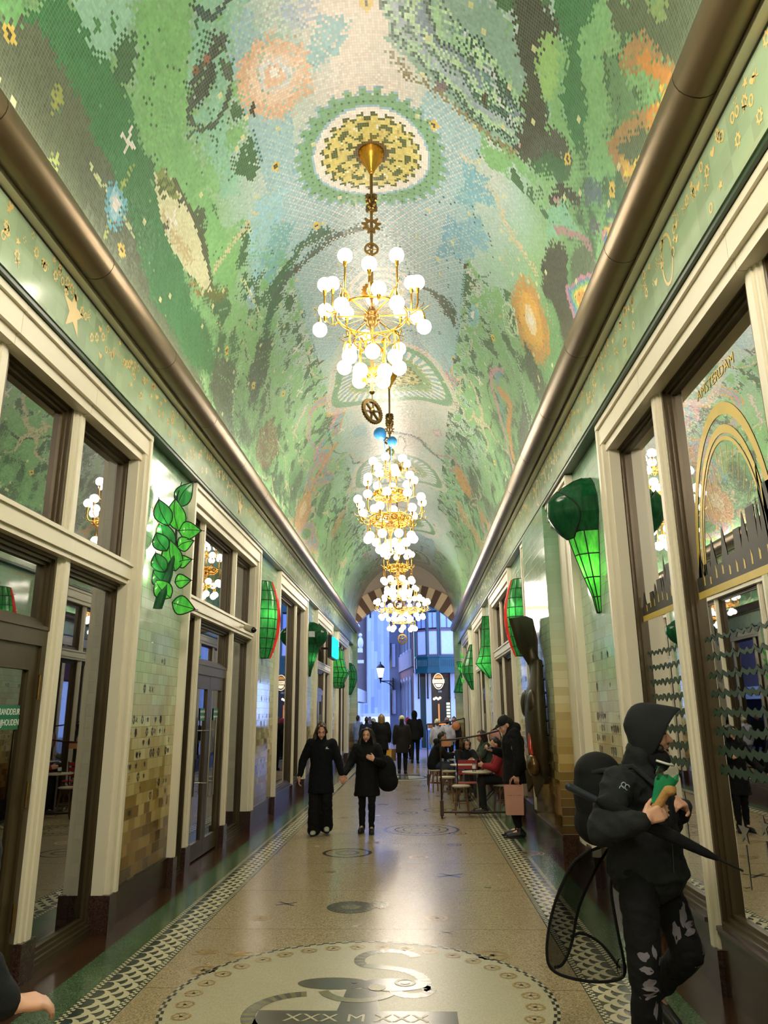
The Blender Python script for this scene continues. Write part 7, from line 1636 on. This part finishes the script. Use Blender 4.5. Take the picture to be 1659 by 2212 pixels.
def table():
    root = thing('cafe_table', '', 'table', (0,0,0), 0, 'round terrace tables')
    m = MB(); m.lathe([(0,.695),(.27,.695),(.285,.705),(.285,.718),(.27,.722),(0,.722)], (0,0,0), 28); m.build('tabletop', M['seatpale'], root)
    m = MB(); m.tube([(0,0,.02),(0,0,.7)], .022, 10); m.build('leg', M['steel'], root)
    m = MB(); m.lathe([(0,0),(.2,0),(.2,.012),(.06,.03),(.02,.05),(0,.05)], (0,0,0), 24); m.build('base', M['blackmetal'], root)
    return root
tb = table()
for k, (x, y, lb) in enumerate([(1.52,14.62,'round terrace table with the drinks bottle, nearest the viewer'),(1.38,16.55,'round terrace table in front of the red chairs'),(1.42,18.3,'round terrace table beside the second screen')]):
    o = tb if k == 0 else copy_tree(tb); o.location = (x, y, 0); o['label'] = lb
def chair():
    root = thing('bistro_chair', '', 'chair', (0,0,0), 0, 'red slatted bistro chairs')
    m = MB()
    for k in range(5): m.box(-.2, .2, -.19+k*.08, -.13+k*.08, .44, .455)
    m.build('seat', M['redslat'], root)
    m = MB()
    for z in (.62,.72,.82): m.box(-.21, .21, .19+(z-.45)*.18, .205+(z-.45)*.18, z, z+.065)
    m.build('backrest', M['redslat'], root)
    for s in (-1, 1):
        m = MB(); m.tube([(s*.2,.28,.9),(s*.2,.19,.45),(s*.2,-.2,0)], .012, 6); m.build('leg', M['blackmetal'], root)
        m = MB(); m.tube([(s*.18,-.19,.45),(s*.18,.24,0)], .012, 6); m.build('leg', M['blackmetal'], root)
    return root
ch = chair()
for k, (x, y, rz, lb) in enumerate([(1.38,15.45,PI,'red slatted bistro chair with its back to the viewer, nearer the first screen'),(1.98,16.2,PI*.5,'red slatted bistro chair standing against the right wall')]):
    o = ch if k == 0 else copy_tree(ch); o.location = (x, y, 0); o.rotation_euler.z = rz; o['label'] = lb
b = thing('bottle', 'small clear drinks bottle on the nearest terrace table', 'bottle', (1.46,14.55,.722))
m = MB(); m.lathe([(0,0),(.033,0),(.035,.02),(.035,.13),(.02,.17),(.013,.19),(.013,.2)], (0,0,0), 14); m.build('bottle_body', M['clear'], b)
m = MB(); m.lathe([(.0355,.05),(.0355,.11)], (0,0,0), 14); m.build('bottle_label', M['white'], b)
m = MB(); m.lathe([(.015,.2),(.015,.22),(0,.22)], (0,0,0), 10); m.build('cap', M['white'], b)
def screen(label, y, x0, x1, z0, z1, sticker):
    root = thing('glass_screen', label, 'screen', (0,0,0), 0, 'glass windscreens of the terrace')
    n = 12; top = [(x0+(x1-x0)*k/n, y, z0 + (z1-z0)*((k/n)**1.7)) for k in range(n+1)]
    m = MB(); m.tube([(x0,y,.02),top[0]], .014, 8); m.tube([(x1,y,.02),top[-1]], .014, 8); m.tube(top, .016, 8); m.tube([(x0,y,.1),(x1,y,.1)], .016, 8); m.build('frame', simple('screen_frame', '#2b211b', .4, .4), root)
    g = MB()
    for a, c in zip(top, top[1:]): g.poly([(a[0],y,.1),(c[0],y,.1),c,a])
    g.build('pane', M['clear'], root)
    m = MB(); m.box(x0-.03, x0+.03, y-.10, y+.10, .05, .30); m.build('foot', simple('foot_wood', '#3a2418', .5), root)
    for dy in (-.08, .08):
        m = MB(); m.lathe([(0,-.012),(.034,-.012),(.036,0),(.034,.012),(0,.012)], (x0, y+dy, .036), 14, 0, (1,0,0)); m.build('wheel', M['blackmetal'], root)
    if sticker == 'plate':
        m = MB(); m.box(x0+.02, x0+.19, y-.006, y-.002, z0-.11, z0-.01); m.build('price_plate', simple('orange_plate', '#b8784e', .5, var=.25, scale=40), root)
    else:
        m = MB(); m.box(x0+.02, x0+.14, y-.006, y-.002, z0-.1, z0-.01); m.build('price_plate', simple('orange_plate2', '#b8784e', .5), root)
        m = MB(); m.lathe([(0,0),(.105,0),(.105,.003),(0,.003)], (1.40,y-.008,1.45), 28, 0, (0,1,0)); m.build('round_sticker', simple('orange_sticker', '#d98a62', .5, var=.05), root)
    return root
screen('glass windscreen on wheels nearest the viewer, rising towards the right wall', 13.87, .82, 2.12, 1.31, 1.53, 'plate')
screen('second glass windscreen with a round orange sticker', 19.5, .67, 1.62, 1.50, 1.64, 'round')
rs = thing('round_sign', 'round pink sign with a dark rim on the cream post behind the capped man', 'sign', (0,0,0))
m = MB(); m.lathe([(0,0),(.17,0),(.17,.015),(0,.015)], (2.13,17.0,1.25), 30, 0, (-.75,-.66,0)); m.build('disc', simple('pink_disc', '#c48a80', .5, var=.04), rs)
m = MB(); q = Vector((0,0,1)).rotation_difference(Vector((-.75,-.66,0))); m.tube([Vector((2.13,17.0,1.25)) + q @ Vector((.175*math.cos(a), .175*math.sin(a), .008)) for a in np.linspace(0, 2*PI, 31)[:-1]], .01, 6, closed=True); m.build('rim', M['blackmetal'], rs)
m = MB(); m.tube([(2.14,17.02,1.25),(2.28,17.05,1.25)], .012, 6); m.build('bracket', M['blackmetal'], rs)
# guests seated at the tables
def sitter(label, x, y, rz, H, coat, pants, hair, hood=None, lean=.0):
    s = H/1.7
    P = dict(head=(0,-.10-lean,1.18*s), neck=(0,-.04-lean*.8,1.05*s), chest=(0,-.01-lean*.5,.86*s), waist=(0,.02,.68*s), pel=(0,.04,.56*s), sL=(.18,-.02-lean*.6,.98*s), sR=(-.18,-.02-lean*.6,.98*s),
             eL=(.22,-.14-lean,.76*s), eR=(-.22,-.14-lean,.76*s), wL=(.08,-.33-lean,.80*s), wR=(-.08,-.33-lean,.80*s), hL=(.09,.0,.55*s), hR=(-.09,.0,.55*s), kL=(.13,-.40,.54*s), kR=(-.13,-.40,.54*s), aL=(.12,-.36,.085), aR=(-.12,-.36,.085))
    P = {k: (v if k in ('aL','aR') else (v[0], v[1], v[2]+.05)) for k, v in P.items()}
    return person(label, (x, y, 0), H, rz, P=P, coat=(coat, .55, .1, 1.2, 'hooddown' if hood else 'collar'), pants=(pants, .075, .06, .95), shoes='shoe_black', hair=hair, vox=.013, head_dir=(0,-.95,-.3))
sitter('seated person in a black coat with an olive hood, back to the passage', .82, 18.3, PI*.55, 1.66, 'cloth_black', 'denim', ('hair_dark','short'), True, .1)
sitter('seated woman with auburn hair facing the passage', 2.02, 18.3, -PI*.45, 1.70, 'cloth_olive', 'cloth_black', ('hair_red','bob'))
sitter('seated person with dark hair bent over the table behind the first screen', 1.45, 17.42, PI*.1, 1.5, 'cloth_char', 'denim', ('hair_dark','bob'), False, .1)
sitter('seated person in a red top by the right wall, partly behind the capped man', 1.97, 14.62, -PI*.5, 1.64, 'cloth_red', 'cloth_char', ('hair_dark','short'))
# balloons
for (x, z, r, lb, tilt) in ((-.17,6.76,.12,'larger round blue balloon tied to the second chandelier, left of its rod',-.5),(.05,6.60,.095,'smaller blue balloon tied to the second chandelier, against its rod',.15)):
    b = thing('balloon', lb, 'balloon', (x, 12.72, z), 0, 'blue balloons')
    m = MB(); ax = Vector((tilt,0,1)).normalized(); m.lathe([(.0,-r*1.22),(r*.25,-r*1.1),(r*.62,-r*.8),(r*.9,-r*.35),(r,.05*r),(r*.92,r*.45),(r*.62,r*.82),(r*.3,r*.98),(0,r*1.02)], (0,0,0), 22, 0, ax); m.lathe([(.004,-r*1.2),(.02,-r*1.38),(0,-r*1.36)], (0,0,0), 10, 0, ax); m.build('skin', simple('blue_rubber', '#3f8fe0', .3, var=.06), b)
    m = MB(); m.tube([ax*-r*1.3, Vector((-x*.5, .1, -.3)), Vector((-x, .17, -.38))], .006, 5); m.build('string', simple('blue_ribbon', '#2f7fd0', .5), b)
# ------------------------------------------------------------------ light, sky, camera
WARM = (1.0, .89, .73)
for s in (-1, 1):
    # lamps hidden behind the tube cornice, washing the vault
    area('cove_light', (s*2.02, 11.2, 5.36), .08, 40.0, 175, WARM, (PI, s*.35, 0))
for yy in (1.3, -4.5):
    # the chandeliers that hang over and behind the viewer
    point('chandelier_light', (0, yy, 5.2), 380, WARM, .45)
wd = bpy.data.worlds.new('dusk'); SC.world = wd; wd.use_nodes = True
wt = wd.node_tree; wt.nodes.clear()
wo = wt.nodes.new('ShaderNodeOutputWorld'); wb = wt.nodes.new('ShaderNodeBackground')
tc = wt.nodes.new('ShaderNodeTexCoord'); sx = wt.nodes.new('ShaderNodeSeparateXYZ'); cr = wt.nodes.new('ShaderNodeValToRGB')
wt.links.new(tc.outputs['Generated'], sx.inputs[0]); wt.links.new(sx.outputs[2], cr.inputs[0])
cr.color_ramp.elements[0].position = 0; cr.color_ramp.elements[0].color = (.26, .40, .92, 1)
cr.color_ramp.elements[1].position = .6; cr.color_ramp.elements[1].color = (.34, .50, 1.0, 1)
wt.links.new(cr.outputs[0], wb.inputs[0]); wb.inputs[1].default_value = 4.6
wt.links.new(wb.outputs[0], wo.inputs[0])

cd = bpy.data.cameras.new('camera'); cam = bpy.data.objects.new('camera', cd); COL.objects.link(cam)
R_ = Vector((0.999083, 0.042144, -0.007578)); D_ = Vector((-0.018369, 0.261960, -0.964904)); F_ = Vector((-0.038680, 0.964158, 0.262494))
cam.matrix_world = Matrix(((R_.x,-D_.x,-F_.x,.4),(R_.y,-D_.y,-F_.y,0),(R_.z,-D_.z,-F_.z,1.8),(0,0,0,1)))
cd.sensor_fit = 'HORIZONTAL'; cd.sensor_width = 36; cd.lens = 36*1590/1659; cd.clip_end = 300; cd.clip_start = .05
SC.camera = cam
SC.view_settings.view_transform = 'Standard'; SC.view_settings.look = 'None'; SC.view_settings.exposure = .48
cy = SC.cycles
cy.max_bounces = 5; cy.diffuse_bounces = 2; cy.glossy_bounces = 3; cy.transmission_bounces = 4; cy.transparent_max_bounces = 8
cy.sample_clamp_indirect = 6; cy.caustics_reflective = False; cy.caustics_refractive = False
cy.use_denoising = True
cy.use_adaptive_sampling = True; cy.adaptive_threshold = .08
